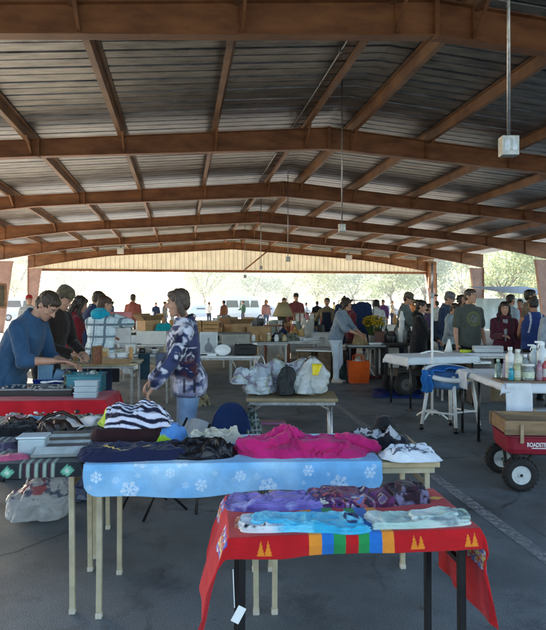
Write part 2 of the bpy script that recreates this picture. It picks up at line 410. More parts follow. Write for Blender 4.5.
for d in DS:
    for side in (-1, 1):
        xs = np.linspace(RX, XL if side < 0 else XR, 9)
        top = [(x, roofz(x) - .07) for x in xs]; bot = [(x, roofz(x) - .07 - depth_at(x)) for x in xs]
        m = M(); ibeam(m, top, bot, d)
        for xp in PX:      # web stiffeners under the purlins
            if (xp - RX) * side > .2:
                zt_ = roofz(xp) - .08; m.box((xp, d, zt_ - depth_at(xp) / 2), (.012, .13, depth_at(xp) - .02))
        for i in (0, 4):   # splice plates
            m.box((xs[i] + side * .015, d, (top[i][1] + bot[i][1]) / 2), (.026, .2, top[i][1] - bot[i][1] + .05))
        pv(m, 'rafter_beam', RUST)
        xe = XL if side < 0 else XR
        zt = roofz(xe) - .085 - depth_at(xe)
        m = M(); w0 = .86
        zs = [zt, zt - .3, 0]; ws = [w0, .80, .36]
        ibeam(m, [(xe, z) for z in zs], [(xe - side * w_, z) for z, w_ in zip(zs, ws)], d, fl=.2)
        pv(m, 'column', mat('pinkish primer column steel', (.50, .30, .23), rough=.6, var=.3, vs=2, bump=.1))
for x in PX:
    s = -1 if x < RX else 1
    m = M(); z = roofz(x) + .105
    c = Vector((x, 0, 0))
    # Z-section: web and two lips
    m.box((x, (DS[0] - .8 + 40) / 2, z - .105), (.012, 40 - DS[0] + .8, .21))
    m.box((x + .045 * s, (DS[0] - .8 + 40) / 2, z - .216), (.1, 40 - DS[0] + .8, .010))
    m.box((x - .045 * s, (DS[0] - .8 + 40) / 2, z - .004), (.09, 40 - DS[0] + .8, .007))
    pv(m, 'purlin', RUST2)
for d in DS[1:6]:
    for x in PX[2:12]:
        if (round(x * 10) + int(d)) % 2 and x < 0: continue
        m = M(); dz = depth_at(x)
        for s in ((-1, 1) if d < 20 else (-1,)):
            m.bar((x + .02, d + .02 * s, roofz(x) - .06 - dz + .03), (x + .02, d + s * .55, roofz(x) - .09), .045, .02)
        pv(m, 'flange_brace', RUST)
for xx, ya, yb in ((2.62, 8.5, 33),):
    q = M(); q.tube((xx, ya, roofz(xx) - .02), (xx, yb, roofz(xx) - .02), .012, n=8)
    for k in range(int((yb - ya) / 2.2)): q.box((xx, ya + 1 + 2.2 * k, roofz(xx) - .02), (.06, .05, .05))
    pv(q, 'roof_conduit', METAL_G)
# gable end wall of vertical siding
gx = np.arange(XL, XR + .01, .30)
m = M()
GZ = 3.80
for x0, x1 in zip(gx, gx[1:]):
    for (u0, u1, dy) in ((0, .82, 0), (.82, 1, .035)):
        a0, a1 = x0 + (x1 - x0) * u0, x0 + (x1 - x0) * u1
        yv = 40.02 + dy
        m.add([(a0, yv, GZ), (a1, yv, GZ), (a1, yv, roofz(a1) + .10), (a0, yv, roofz(a0) + .10)], [(0, 1, 2, 3)])
        if u0: m.add([(a0, 40.02, GZ), (a0, yv, GZ), (a0, yv, roofz(a0) + .10), (a0, 40.02, roofz(a0) + .10)], [(0, 1, 2, 3)]); m.add([(a1, 40.02, GZ), (a1, yv, GZ), (a1, yv, roofz(a1) + .10), (a1, 40.02, roofz(a1) + .10)], [(0, 3, 2, 1)])
pv(m, 'gable_wall', mat('cream wall siding', (.66, .59, .43), rough=.6, var=.2, vs=1.5, bump=.05, thin=.13))
pv(M().box(((XL + XR) / 2, 39.98, GZ - .05), (XR - XL - .4, .12, .16)), 'gable_girt', RUST)
pv(M().bar((4.2, 39.9, 3.8), (5.9, 39.7, 5.2), .09, .09), 'gable_brace', RUST)
pv(M().box((17.55, 39.6, 3.6), (.55, .25, 1.9)), 'hanging_post', RUST)
for px, py in ((123, 253), (352, 257)):
    p = cw(px, 40.0); z = HC + (HZ - py) * 40.0 / F
    o = thing('flood_light', 'small white flood light on the ' + ('left' if px < 200 else 'right') + ' half of the far gable frame', 'light', (p.x, 39.45, z), 0, 'flood lights on the gable end')
    M().box((0, 0, 0), (.42, .16, .40)).build('lamp_housing', METAL_W, o, bevel=.03)
    M().box((0, -.085, 0), (.34, .012, .30)).build('lens', mat('lamp lens', (.8, .8, .72), rough=.2, var=.05, bump=0), o)
    M().bar((0, .05, .2), (0, .3, .45), .06).build('bracket', METAL_W, o)
# hanging outlet boxes on conduit
for px, zc, h, wd, txt in ((508.5, 5.6, 3.0, .16, 'biggest outlet box, hanging close on a pale conduit at the upper right'), (342, 11.4, 2.98, .13, 'outlet box on a thin conduit before the third beam, mid picture'),
                        (288, 20, 3.04, .15, 'small dark outlet box hanging left of the middle below the ridge'), (261, 24, 3.0, .13, 'tiny outlet box hanging against the cream gable wall'), (245, 31, 2.97, .14, 'tiny farthest outlet box hanging below the gable edge')):
    p = cw(px, zc)
    top = roofz(p.x) + .1
    o = thing('hanging_outlet_box', 'grey metal ' + txt, 'outlet box', (p.x, p.y, h), -YAW if px > 400 else 0, 'outlet boxes hanging from the roof')
    M().tube((0, 0, wd * .55), (0, 0, top - h), .017 if px > 400 else .013, n=8).build('conduit', METAL_G, o, smooth=True)
    b = M().box((0, 0, 0), (wd, wd * .7, wd * 1.15)).build('box', mat('pale outlet box', (.5, .5, .46), rough=.5, var=.35, vs=30, metal=.2) if px > 300 else METAL_G, o, bevel=.006)
    for k in (-1, 1):
        M().box((k * wd * .22, -wd * .353, 0), (wd * .3, .006, wd * .6)).build('outlet_cover', METAL_G, b)
# ================================================================== people
def sphere_chain(m, pts, rad, n=12):
    for p, r in zip(pts, rad): m.ball(p, r, n, 8)
    for (p, r), (q, t) in zip(zip(pts, rad), list(zip(pts, rad))[1:]):
        if (Vector(q) - Vector(p)).length > 1e-4: m.tube(p, q, r, t, n)
def ik(S, T, l1, l2, hint):
    S, T, hint = Vector(S), Vector(T), Vector(hint)
    d = T - S; L = min(d.length, (l1 + l2) * .995); d.normalize()
    a = (l1 * l1 - l2 * l2 + L * L) / (2 * L); h = math.sqrt(max(l1 * l1 - a * a, 0))
    n = (hint - d * hint.dot(d)).normalized()
    return S + d * a + n * h, S + d * L
HEAD_RINGS = [(-.118, .022, .028, .060), (-.104, .042, .047, .046), (-.075, .056, .070, .027), (-.04, .066, .083, .012), (.0, .073, .093, .0), (.04, .0755, .097, -.006), (.075, .068, .088, -.010), (.1, .049, .064, -.012), (.114, .026, .034, -.012), (.119, .006, .01, -.012)]
def person(label, px, zc, H=1.75, face=0, top=None, bottom=None, hair=('short', (.03, .02, .012)), lean=0, hp=0, hy=0, R=None, Lh=None, sleeve='long', skin=None,
           vox=.013, stance=.09, fem=False, fat=1.0, hat=None, painter=None, hood=None, open_z=.84, curl=.5, shoes=(.03, .03, .03), step_=0.0, group=None, cat='person', name='person', bpaint=None, sleeve_skin=None):
    skin = skin or SKIN
    s = H / 1.75
    pos = cw(px, zc)
    a = math.radians(face)
    fx, fz = math.sin(a), -math.cos(a)
    wx, wy = fx * CY + fz * SY, fz * CY - fx * SY
    o = thing(name, label, cat, pos, math.atan2(-wx, wy), group)
    LN = math.radians(lean)
    hip0 = Vector((0, 0, .93))
    back = -.16 * math.sin(LN)
    def Lp(p):
        p = Vector(p)
        if p.z > .93:
            t = min((p.z - .93) / .35, 1) * .35 + .65 if LN else 1
            q = p - hip0; q = Matrix.Rotation(-LN * t, 3, 'X') @ q; p = q + hip0
        return p + Vector((0, back, 0))
    RL = Matrix.Rotation(-LN, 3, 'X')
    sw = .178 if fem else .195
    hipw = 1.06 if fem else 1.0
    def torso(off, z0=.80, z1=1.6, k=fat):
        base = [(.80, .150 * hipw, .105, -.005), (.88, .172 * hipw, .118, -.012), (.96, .172 * hipw, .120, -.01), (1.06, .150, .108, .004), (1.16, .156, .110, .008), (1.27, .172, .119, .012), (1.36, .178, .112, .004), (1.43, .150, .088, -.008), (1.475, .095, .070, -.012), (1.51, .066, .062, -.012)]
        out = []
        for z, hx, hy_, yo in base:
            if z < z0 - .001 or z > z1: continue
            kk = k if z < 1.2 else 1 + (k - 1) * (.6 if z < 1.3 else .25)
            if fem and 1.22 < z < 1.4: yo += .012
            if k > 1.05 and 1.0 < z < 1.2: yo += (k - 1) * .12
            out.append((Lp((0, yo, z)), (hx * kk + off, 0, 0), RL @ Vector((0, hy_ * kk + off, 0)) if z > .95 else Vector((0, hy_ * kk + off, 0))))
        return out
    NB = Lp((0, -.005, 1.50)); NT = Lp((0, .012, 1.565))
    hpR, hyR = math.radians(hp), math.radians(hy)
    HR = Matrix.Rotation(hyR, 3, 'Z') @ Matrix.Rotation(-hpR, 3, 'X')
    HCn = NT + HR @ Vector((0, .012, .083))
    # ---------------- arms
    def arm(side, tgt):
        S = Lp((side * sw, -.005, 1.388))
        if tgt is None or tgt == 'down':
            T = S + Vector((side * .07, .06 + .1 * math.sin(LN), -.535)); hint = (side * .3, -1, 0)
        else:
            T = Vector((tgt[0], tgt[1] + 0, tgt[2])); hint = tgt[3] if len(tgt) > 3 else (side * .55, -.5, -.7)
        E, W = ik(S, T, .295, .255, hint)
        return S, E, W
    AR, AL = arm(1, R), arm(-1, Lh)
    # ---------------- legs
    def leg(side):
        y = step_ * side
        return [Lp((side * .095, -.005, .90)), Vector((side * (stance + .012), y * .55 + .025 + back * .6, .49)), Vector((side * (stance + .02), y, .085))]
    LR, LL = leg(1), leg(-1)
    # ---------------- body: one continuous surface
    m = M()
    m.loft([(c, Vector(a_) * .94, Vector(b_) * .94) for c, a_, b_ in torso(-.006)], 20)
    sphere_chain(m, [NB, NT, HCn + HR @ Vector((0, -.015, -.05))], [.060 if not fem else .052, .056 if not fem else .048, .05])
    m.loft([(HCn + HR @ Vector((0, y, z)), HR @ Vector((hx, 0, 0)), HR @ Vector((0, hy_, 0))) for z, hx, hy_, y in HEAD_RINGS], 20)
    sphere_chain(m, [HCn + HR @ Vector(p) for p in ((0, .088, .022), (0, .104, -.006), (0, .115, -.022))], [.008, .010, .0135], 10)
    for sx in (-1, 1):
        m.ball(HCn + HR @ Vector((sx * .0135, .101, -.026)), .0085, 8, 6)
        m.ball(HCn + HR @ Vector((sx * .026, .083, .034)), (.022, .012, .008), 10, 6, HR)
        m.ball(HCn + HR @ Vector((sx * .04, .062, -.025)), (.022, .02, .018), 10, 6, HR)
        m.ball(HCn + HR @ Vector((sx * .076, -.012, -.004)), (.009, .019, .031), 10, 6, HR)
    m.ball(HCn + HR @ Vector((0, .086, -.062)), (.024, .012, .011), 10, 6, HR)
    m.ball(HCn + HR @ Vector((0, .083, -.098)), (.02, .016, .014), 10, 6, HR)
    for side, (S, E, W) in ((1, AR), (-1, AL)):
        sphere_chain(m, [S, S.lerp(E, .5), E, E.lerp(W, .35), W], [.050, .047, .040, .041, .027])
        d = (W - E).normalized()
        tgt = R if side > 0 else Lh
        down = tgt is None or tgt == 'down'
        if down: nrm = Vector((-side, 0, 0))
        else: nrm = Vector((0, 0, -1))
        nrm = (nrm - d * nrm.dot(d)).normalized() if abs(nrm.dot(d)) < .95 else Vector((0, -1, 0))
        u = d.cross(nrm).normalized()            # across the palm
        P = W + d * .055
        m.loft([(W + d * t, u * w_, nrm * th) for t, w_, th in ((-.005, .024, .018), (.02, .034, .016), (.06, .040, .015), (.09, .040, .013), (.1, .036, .009))], 12)
        # thumb leaves the forward side of the palm
        ts = 1 if u.dot(Vector((0, 1, 0)) if down else Vector((-side, 0, 0))) > 0 else -1
        for k in range(4):
            off = (-.030 + .020 * k)
            ln = (.036, .041, .044, .032) if ts < 0 else (.032, .044, .041, .036)
            l = ln[k]; p = W + d * .094 + u * off; pts = [p]; dd = d.copy(); ang = curl * (.55 + .1 * k)
            for j in range(3):
                dd = (dd * math.cos(ang) + nrm * math.sin(ang) if j == 0 else (dd * math.cos(ang) + (nrm - dd * nrm.dot(dd)).normalized() * math.sin(ang))).normalized()
                p = p + dd * l * (1, .72, .6)[j]; pts.append(p)
            sphere_chain(m, pts, [.0105, .0098, .009, .0078], 8)
        b0 = W + d * .03 + u * ts * .028
        b1 = b0 + (d * .6 + u * ts * .7 + nrm * .25).normalized() * .04; b2 = b1 + (d * .9 + u * ts * .25 + nrm * .3).normalized() * .03
        sphere_chain(m, [b0, b1, b2], [.014, .0115, .009], 8)
    for lg in (LR, LL):
        sphere_chain(m, [lg[0], lg[0].lerp(lg[1], .5), lg[1], lg[1].lerp(lg[2], .3), lg[2]], [.08, .066, .05, .049, .034])
        m.ball(lg[2] + Vector((0, .05, -.045)), (.036, .1, .03), 10, 6)
    def finish(me, nm, mt, p=o):
        setco(me, coords(me) * s)
        return mk(nm, me, mt, p, smooth=True)
    finish(fuse(m, vox * .8, 2, 'body'), 'body', skin)
    # ---------------- face details
    if math.cos(a + hyR) > -.3:
        for sx in (-1, 1):
            e = M().ball(HCn + HR @ Vector((sx * .031, .0845, .012)), (.0115, .008, .0052), 10, 8, HR); e.v = [tuple(Vector(v) * s) for v in e.v]
            eo = e.build('eye', EYE, o, smooth=True)
            i_ = M().ball(HCn + HR @ Vector((sx * .031, .091, .012)), (.0062, .004, .0055), 8, 6, HR); i_.v = [tuple(Vector(v) * s) for v in i_.v]
            i_.build('iris', IRIS, eo, smooth=True)
            b = M().path([HCn + HR @ Vector((sx * t, y, z)) for t, y, z in ((.014, .0945, .032), (.03, .093, .038), (.047, .08, .033))], [.003, .0045, .002], 6); b.v = [tuple(Vector(v) * s) for v in b.v]
            b.build('eyebrow', mat('hair %.3f %.3f %.3f' % hair[1], hair[1], rough=.55, var=.4, vs=30, stretch=(3, 3, .6), bump=.3, bs=120), o, smooth=True)
        l = M().ball(HCn + HR @ Vector((0, .0945, -.062)), (.021, .006, .0075), 12, 6, HR); l.v = [tuple(Vector(v) * s) for v in l.v]
        l.build('mouth', LIP, o, smooth=True)
    # ---------------- hair
    hm = mat('hair %.3f %.3f %.3f' % hair[1], hair[1], rough=.55, var=.4, vs=30, stretch=(3, 3, .6), bump=.3, bs=120)
    st = hair[0]
    hh = M()
    def hb(p, r): hh.ball(HCn + HR @ Vector(p), r, 16, 12, HR)
    if st != 'bald':
        hb((0, -.018, .042), (.083, .098, .086)); hb((0, -.042, .0), (.076, .068, .085)); hb((0, .03, .082), (.06, .055, .035))
        if st in ('long', 'bob', 'curly'):
            for sx in (-1, 1):
                hh.path([HCn + HR @ Vector(p) for p in ((sx * .06, .01, .08), (sx * .080, .008, .02), (sx * .083, .0, -.06), (sx * .078, -.015, -.12))], [.02, .027, .03, .02], 10)
        if st == 'long':
            pts = [HCn + HR @ Vector((0, -.07, .03)), HCn + HR @ Vector((0, -.085, -.08)), Lp((0, -.105, 1.47)), Lp((0, -.128, 1.36)), Lp((0, -.13, 1.27))]
            hh.loft([(p, (w_, 0, 0), (0, d_, 0)) for p, w_, d_ in zip(pts, (.06, .085, .10, .088, .045), (.05, .05, .042, .032, .014))], 16)
            for sx in (-1, 1):
                hh.path([HCn + HR @ Vector((sx * .078, .005, -.06)), Lp((sx * .085, .01, 1.50)), Lp((sx * .105, .08, 1.40)), Lp((sx * .10, .12, 1.28))], [.03, .032, .028, .012], 10)
        if st == 'bun': hb((0, -.10, .075), (.045, .045, .045))
        if st == 'curly':
            rr = random.Random(int(px))
            for k in range(26):
                t = rr.random() * 6.28; z = rr.uniform(-.06, .12)
                q = Vector((.082 * math.cos(t), -.02 + .09 * math.sin(t), z))
                if q.y > .05 and q.z < .08: continue
                hb(q, (.026, .026, .026))
        me = fuse(hh, .007, 1, 'hair'); wrinkle(me, .007, (55, 55, 12), int(px)); wrinkle(me, .005, (22, 22, 9), int(px) + 4)
        finish(me, 'hair', hm)
    if hat:
        hc, brim = hat
        cm = M(); hm2 = cloth('cap %.2f %.2f %.2f' % hc, hc, var=.5, vs=20)
        rings = []
        for z, r in ((.045, 1.0), (.07, 1.0), (.105, .93), (.13, .72), (.142, .4), (.146, .05)):
            rings.append((HCn + HR @ Vector((0, -.014, z)), HR @ Vector((.087 * r, 0, 0)), HR @ Vector((0, .107 * r, 0))))
        cm.loft(rings, 20)
        if brim:
            P = []
            for i in range(9):
                t = math.radians(20 + 140 * i / 8)
                for j, rr_ in enumerate((.9, 1.2, 1.55)):
                    P.append(HCn + HR @ Vector((.086 * math.cos(t) * (1 + .04 * j), -.014 + .107 * math.sin(t) * (1 + (rr_ - 1) * (math.sin(t) ** 1.2) * 1.15), .05 - .012 * j * (1 + abs(math.cos(t))))))
            cm.grid(P, 9, 3)
        cm.v = [tuple(Vector(v) * s) for v in cm.v]
        co_ = cm.build('cap', hm2, o, smooth=True)
    # ---------------- upper garment
    t = M()
    t.loft(torso(.020, z0=open_z if open_z > .8 else .8), 22)
    if open_z < .8:
        t.loft([(Lp((0, -.012, open_z)), (.185 * hipw * fat, 0, 0), (0, .135 * fat, 0)), (Lp((0, -.01, .9)), (.192 * hipw * fat, 0, 0), (0, .138 * fat, 0)), (Lp((0, 0, 1.1)), (.17 * fat, 0, 0), (0, .128 * fat, 0))], 22)
    for side, (S, E, W) in ((1, AR), (-1, AL)):
        sh = Lp((side * .10, -.01, 1.415))
        if sleeve == 'long': sphere_chain(t, [sh, S, S.lerp(E, .5), E, E.lerp(W, .4), E.lerp(W, .96)], [.066, .070, .068, .060, .055, .045])
        elif sleeve == 'rolled': sphere_chain(t, [sh, S, S.lerp(E, .5), E, E.lerp(W, .22)], [.066, .071, .069, .062, .059])
        elif sleeve == 'short': sphere_chain(t, [sh, S, S.lerp(E, .35), S.lerp(E, .74)], [.066, .071, .070, .070])
        else: sphere_chain(t, [Lp((side * .06, -.01, 1.44)), Lp((side * .12, -.01, 1.42))], [.05, .05])
    tv = vox * 1.05
    me = fuse(t, tv, 2, 'top'); wrinkle(me, .009, (7, 7, 4.5), int(px) + 3); wrinkle(me, .004, (16, 16, 11), int(px) + 9)
    finish(me, top[0], top[1])
    if painter:
        def fn(c): return painter(c / s)
        paint(me, fn)
    if hood:
        hd = M()
        hd.loft([(Lp((0, -.055, 1.44)), (.105, 0, 0), (0, .055, .02)), (Lp((0, -.075, 1.50)), (.125, 0, 0), (0, .075, .03)), (Lp((0, -.07, 1.56)), (.105, 0, 0), (0, .055, .03)), (Lp((0, -.06, 1.58)), (.06, 0, 0), (0, .03, .02))], 16)
        for sx in (-1, 1): hd.path([Lp((sx * .09, -.08, 1.52)), Lp((sx * .1, .01, 1.50)), Lp((sx * .06, .085, 1.44))], [.04, .035, .02], 10)
        me = fuse(hd, .011, 2, 'hood'); wrinkle(me, .006, (18, 18, 12), 4); finish(me, 'hood', hood)
    elif sleeve != 'none':
        cl = M(); 
        pts = [Lp((.078 * math.cos(q), -.012 + .076 * math.sin(q), 1.497 - .03 * math.sin(q))) for q in np.linspace(0, 2 * math.pi, 17)]
        cl.path(pts, .013, 8); cl.v = [tuple(Vector(v) * s) for v in cl.v]; cl.build('collar', top[2] if len(top) > 2 else top[1], o, smooth=True)
        if painter: paint(o.children[-1], lambda c: c * 0 + np.array((.06, .07, .16)))
    # ---------------- trousers
    q = M()
    q.loft(torso(.010, z0=.8, z1=1.03), 22)
    for lg in (LR, LL):
        sphere_chain(q, [lg[0], lg[0].lerp(lg[1], .45), lg[1], lg[1].lerp(lg[2], .35), lg[2].lerp(lg[1], .03)], [.098 * fat ** .5, .087, .068, .068, .060])
    me = fuse(q, tv, 2, 'trousers'); wrinkle(me, .006, (9, 9, 6), int(px) + 21)
    finish(me, bottom[0], bottom[1])
    if bpaint: paint(me, lambda c: bpaint(c / s))
    # ---------------- shoes
    for lg in (LR, LL):
        sm = M(); b = lg[2]
        sm.loft([(Vector((b.x, b.y + .02, .012)), (.045, 0, 0), (0, .125, 0)), (Vector((b.x, b.y + .02, .035)), (.046, 0, 0), (0, .127, 0)), (Vector((b.x, b.y + .01, .062)), (.042, 0, 0), (0, .10, 0)), (Vector((b.x, b.y - .02, .10)), (.040, 0, 0), (0, .055, 0))], 16)
        sm.box((b.x, b.y + .02, .008), (.075, .22, .016))
        sm.v = [tuple(Vector(v) * s) for v in sm.v]
        sm.build('shoe', mat('shoe %.2f' % shoes[0], shoes, rough=.5), o, smooth=True)
    o['_s'] = 1; del o['_s']
    return dict(o=o, s=s, Lp=Lp, HC=HCn, HR=HR, R=AR, L=AL)
def tex(m, r, vec=True): m.v = [tuple(Vector(v) * r['s']) for v in m.v]; return m
# ---- colours of clothes
DENIM = cloth('blue denim', (.10, .17, .30), col2=(.06, .10, .19), vs=6)
DENIM_L = cloth('pale washed denim', (.22, .32, .46), col2=(.13, .20, .31), vs=5)
DENIM_D = cloth('dark denim', (.02, .03, .06), vs=6)
BLACKC = cloth('black cloth', (.012, .012, .014), vs=9, var=.4)
NAVYC = cloth('navy cloth', (.02, .032, .085), vs=9)
def P_(px, zc, h): return cw(px, zc, h)
# 1 man in blue shirt bending over the table at the left
def put_people():
    person('man in a blue work shirt leaning over the display cases at the far left', 14, 5.2, 1.72, face=83, lean=31, hp=46, hy=-8, fat=1.26,
           top=('shirt', cloth('blue work shirt', (.035, .085, .165), col2=(.018, .048, .10), vs=5)), bottom=('trousers', DENIM_D), hair=('short', (.055, .032, .018)), sleeve='rolled', R=(.17, .47, 1.04, (.4, -.5, -1)), Lh=(-.12, .45, 1.0, (-.4, -.4, -1)), vox=.0085, open_z=.78, curl=.35)
    person('man in dark brown jacket and olive camouflage cap behind the blue shirted man', 49, 6.5, 1.72, face=72, lean=16, hp=38, fat=1.12,
           top=('jacket', cloth('dark brown jacket', (.022, .014, .011), vs=6)), bottom=('trousers', BLACKC), hair=('short', (.05, .035, .02)), hat=((.13, .10, .06), False), R=(.1, .34, 1.0), Lh=(-.1, .36, 1.0), vox=.011)
    person('person in a dark red shirt and dark jeans between the brown and plaid jackets', 71, 8.2, 1.62, face=120, lean=10, hp=25,
           top=('shirt', cloth('dark red shirt', (.20, .018, .028))), bottom=('jeans', DENIM_D), hair=('long', (.03, .018, .01)), fem=True)
    person('person in a navy coat standing just behind the white plaid jacket', 90, 9.2, 1.72, face=150, lean=14, hp=25, hy=-20, top=('coat', NAVYC), bottom=('trousers', DENIM_D), hair=('short', (.05, .03, .018)), R=(.1, .45, 1.25), Lh=(-.12, .42, 1.2))
    def plaid(c):
        w_ = np.array((.62, .72, .76)); d = np.array((.09, .13, .17))
        gx_ = np.abs(((c[:, 0] + .5) / .155) % 1 - .5); gz_ = np.abs(((c[:, 2]) / .17) % 1 - .5)
        t = np.maximum(step(gx_, .40), step(gz_, .40)); r = mixc(np.tile(w_, (len(c), 1)), np.tile(d, (len(c), 1)), t * .9)
        return mixc(r, np.tile((.2, .3, .34), (len(c), 1)), np.maximum(step(np.abs(gx_ - .3), .03) * 0 + (np.abs(gx_ - .25) < .02), np.abs(gz_ - .25) < .02) * .5)
    person('person in a white plaid jacket with a turquoise hood seen from behind with raised elbow', 100, 7.6, 1.60, face=165, lean=6, hp=18, hy=-35, fem=True, fat=1.12, top=('jacket', PAINT), painter=plaid, bottom=('jeans', DENIM_D), hair=('short', (.07, .03, .015)),
           hood=cloth('turquoise hood', (.01, .36, .5)), R=(.10, .20, 1.47, (1, -.2, -.6)), Lh=(-.1, .4, 1.15), vox=.011, open_z=.78)
    person('far person with dark head and white shirt in the sunlight at the left', 82, 15, 1.55, face=150, top=('shirt', cloth('white shirt', (.6, .62, .68))), bottom=('trousers', DENIM), hair=('short', (.012, .01, .01)), vox=.02)
    person('far heavy person in a brick red shirt left of the fleece jacket', 133, 19.5, 1.82, face=170, fat=1.3, top=('shirt', cloth('brick red shirt', (.30, .09, .07))), bottom=('trousers', cloth('brown trousers', (.12, .07, .05))), hair=('short', (.06, .04, .03)), vox=.02)
    # woman in the printed fleece
    def fleece(c):
        n = fbm(c * np.array((9, 9, 15)), 3, 4); n2 = ridge(c * np.array((7, 7, 14)) + fbm(c * 7, 8)[:, None] * 2.2, 11, 3); n3 = fbm(c * 6, 31, 3)
        r = np.tile((.012, .015, .048), (len(c), 1))
        r = mixc(r, np.tile((.04, .05, .125), (len(c), 1)), step(n3, .52, .1))
        r = mixc(r, np.tile((.60, .60, .68), (len(c), 1)), step(n2 * .7 + n * .5, .835, .10))
        r = mixc(r, np.tile((.03, .03, .09), (len(c), 1)), step(c[:, 2], 1.22, .1) * step(-c[:, 1], .02, .1) * .55)
        hipw_ = step(-np.abs(c[:, 2] - .90), -.075, .05) * step(n, .42, .12)
        r = mixc(r, np.tile((.58, .56, .72), (len(c), 1)), hipw_ * .55)
        spot = np.exp(-(((c[:, 1] + .01) / .06) ** 2 + ((c[:, 2] - 1.045) / .085) ** 2)) * (n > .38)
        r = mixc(r, np.tile((.07, .018, .02), (len(c), 1)), np.clip(spot * 1.8, 0, 1))
        st = (np.abs(np.abs(c[:, 1] + .0) - .045) < .011) & (c[:, 2] < .97) & (c[:, 2] > .84)
        return mixc(r, np.tile((.012, .012, .03), (len(c), 1)), st * .9)
    person('woman in a navy and lavender printed fleece jacket and pale jeans, seen from the side', 187, 5.0, 1.615, face=-76, lean=5, hp=10, hy=4, fem=True, fat=1.16, top=('fleece_jacket', PAINT), painter=fleece, bottom=('jeans', DENIM_L),
           hair=('bob', (.085, .055, .038)), Lh=(-.20, .33, .87, (-.35, -1, -.2)), R=(.2, .30, .93, (.3, -1, -.2)), vox=.0075, open_z=.80, curl=.7)
    # far middle
    person('far tall man in dark red jacket, maroon trousers and dark cap facing the stalls', 296, 20.5, 1.86, face=10, top=('jacket', cloth('dull red jacket', (.20, .055, .06))), bottom=('trousers', cloth('maroon trousers', (.10, .025, .03))), hair=('short', (.02, .015, .012)), hat=((.05, .04, .04), True), vox=.018)
    person('far person in an olive brown coat beside the tall man in red', 284, 21.5, 1.72, face=40, top=('coat', cloth('olive brown coat', (.09, .07, .045))), bottom=('trousers', BLACKC), hair=('short', (.05, .03, .02)), vox=.02)
    def overalls(c):
        r = np.tile((.16, .12, .07), (len(c), 1))
        bib = (np.abs(c[:, 0]) < .13) & (c[:, 2] < 1.36) & (c[:, 1] > 0)
        return mixc(r, np.tile((.012, .016, .035), (len(c), 1)), np.maximum(bib, c[:, 2] < 1.08))
    ov = person('person in dark bib overalls holding a blue bag in the middle distance', 327, 16.2, 1.66, face=-12, top=('shirt', PAINT), painter=overalls, bottom=('overalls', cloth('dark overalls', (.012, .017, .036))), hair=('bun', (.025, .018, .013)), R=(.30, .06, .98), vox=.015, fem=True, skin=SKIN2)
    person('person in a grey blue shirt and white jeans bending over the small grey table', 338, 11.4, 1.64, face=62, lean=16, hp=22, top=('shirt', cloth('grey blue shirt', (.20, .25, .31))), bottom=('white_jeans', cloth('white jeans', (.55, .62, .68), vs=5)), hair=('curly', (.035, .02, .012)), sleeve='rolled', R=(.15, .45, 1.02), Lh=(-.13, .46, 1.0), vox=.012, fem=True, fat=1.08, shoes=(.5, .45, .4))
    person('person in a maroon top with arms full beside the grey shirt and the hanging coats', 351, 12.4, 1.60, face=-70, lean=8, hp=25, top=('top', cloth('maroon top', (.14, .02, .028))), bottom=('trousers', cloth('dark maroon trousers', (.06, .015, .02))), hair=('short', (.03, .015, .01)), R=(.05, .38, 1.12), Lh=(-.1, .4, 1.05), vox=.013)
    person('far person in a bright red top right of the hanging coats', 367, 18, 1.55, face=160, top=('top', cloth('bright red top', (.55, .02, .03))), bottom=('trousers', DENIM_D), hair=('short', (.03, .02, .015)), vox=.018)
    person('far person with dark hair and white shirt above the yellow flowers', 376, 17, 1.62, face=170, top=('shirt', cloth('plain white shirt', (.62, .63, .64))), bottom=('trousers', DENIM_D), hair=('curly', (.012, .01, .01)), vox=.018)
    person('man in a grey green shirt and olive cap behind the black coated woman', 403, 12.5, 1.74, face=65, lean=8, hp=20, fat=1.12, top=('shirt', cloth('grey green shirt', (.13, .15, .15))), bottom=('trousers', DENIM_D), hair=('short', (.03, .02, .015)), hat=((.14, .11, .08), True), R=(.1, .4, 1.05), Lh=(-.1, .42, 1.05), vox=.013)
    person('person in a big black hooded coat behind the white covered table', 419, 10.3, 1.56, face=75, hp=12, fem=True, fat=1.2, top=('coat', cloth('black coat', (.010, .009, .011))), bottom=('trousers', BLACKC), hair=('bun', (.014, .009, .008)), hood=cloth('black hood', (.010, .010, .011)), R=(.05, .32, 1.0), Lh=(-.1, .35, 1.0), vox=.012, open_z=.7)
    person('person in a purple top half hidden behind the white pole', 428, 13.5, 1.5, face=80, top=('top', cloth('dusty purple top', (.10, .06, .14))), bottom=('trousers', BLACKC), hair=('short', (.03, .02, .02)), vox=.016)
    person('man in a navy denim jacket and grey cap just right of the white pole', 444, 12.0, 1.74, face=55, lean=8, hp=20, top=('jacket', cloth('navy denim jacket', (.03, .05, .10))), bottom=('trousers', DENIM), hair=('short', (.1, .09, .08)), hat=((.16, .16, .17), True), vox=.013)
    person('woman in a pale blue grey cardigan looking down, left of the grey T-shirt man', 450, 11.0, 1.52, face=50, lean=6, hp=28, fem=True, top=('cardigan', cloth('pale blue cardigan', (.36, .45, .50))), bottom=('trousers', BLACKC), hair=('short', (.05, .03, .02)), R=(.06, .36, 1.15), Lh=(-.08, .36, 1.18), vox=.012)
    person('person in an olive jacket directly behind the grey T-shirt man', 461, 13.5, 1.70, face=30, top=('jacket', cloth('olive jacket', (.07, .06, .045))), bottom=('trousers', BLACKC), hair=('curly', (.03, .02, .015)), vox=.016)
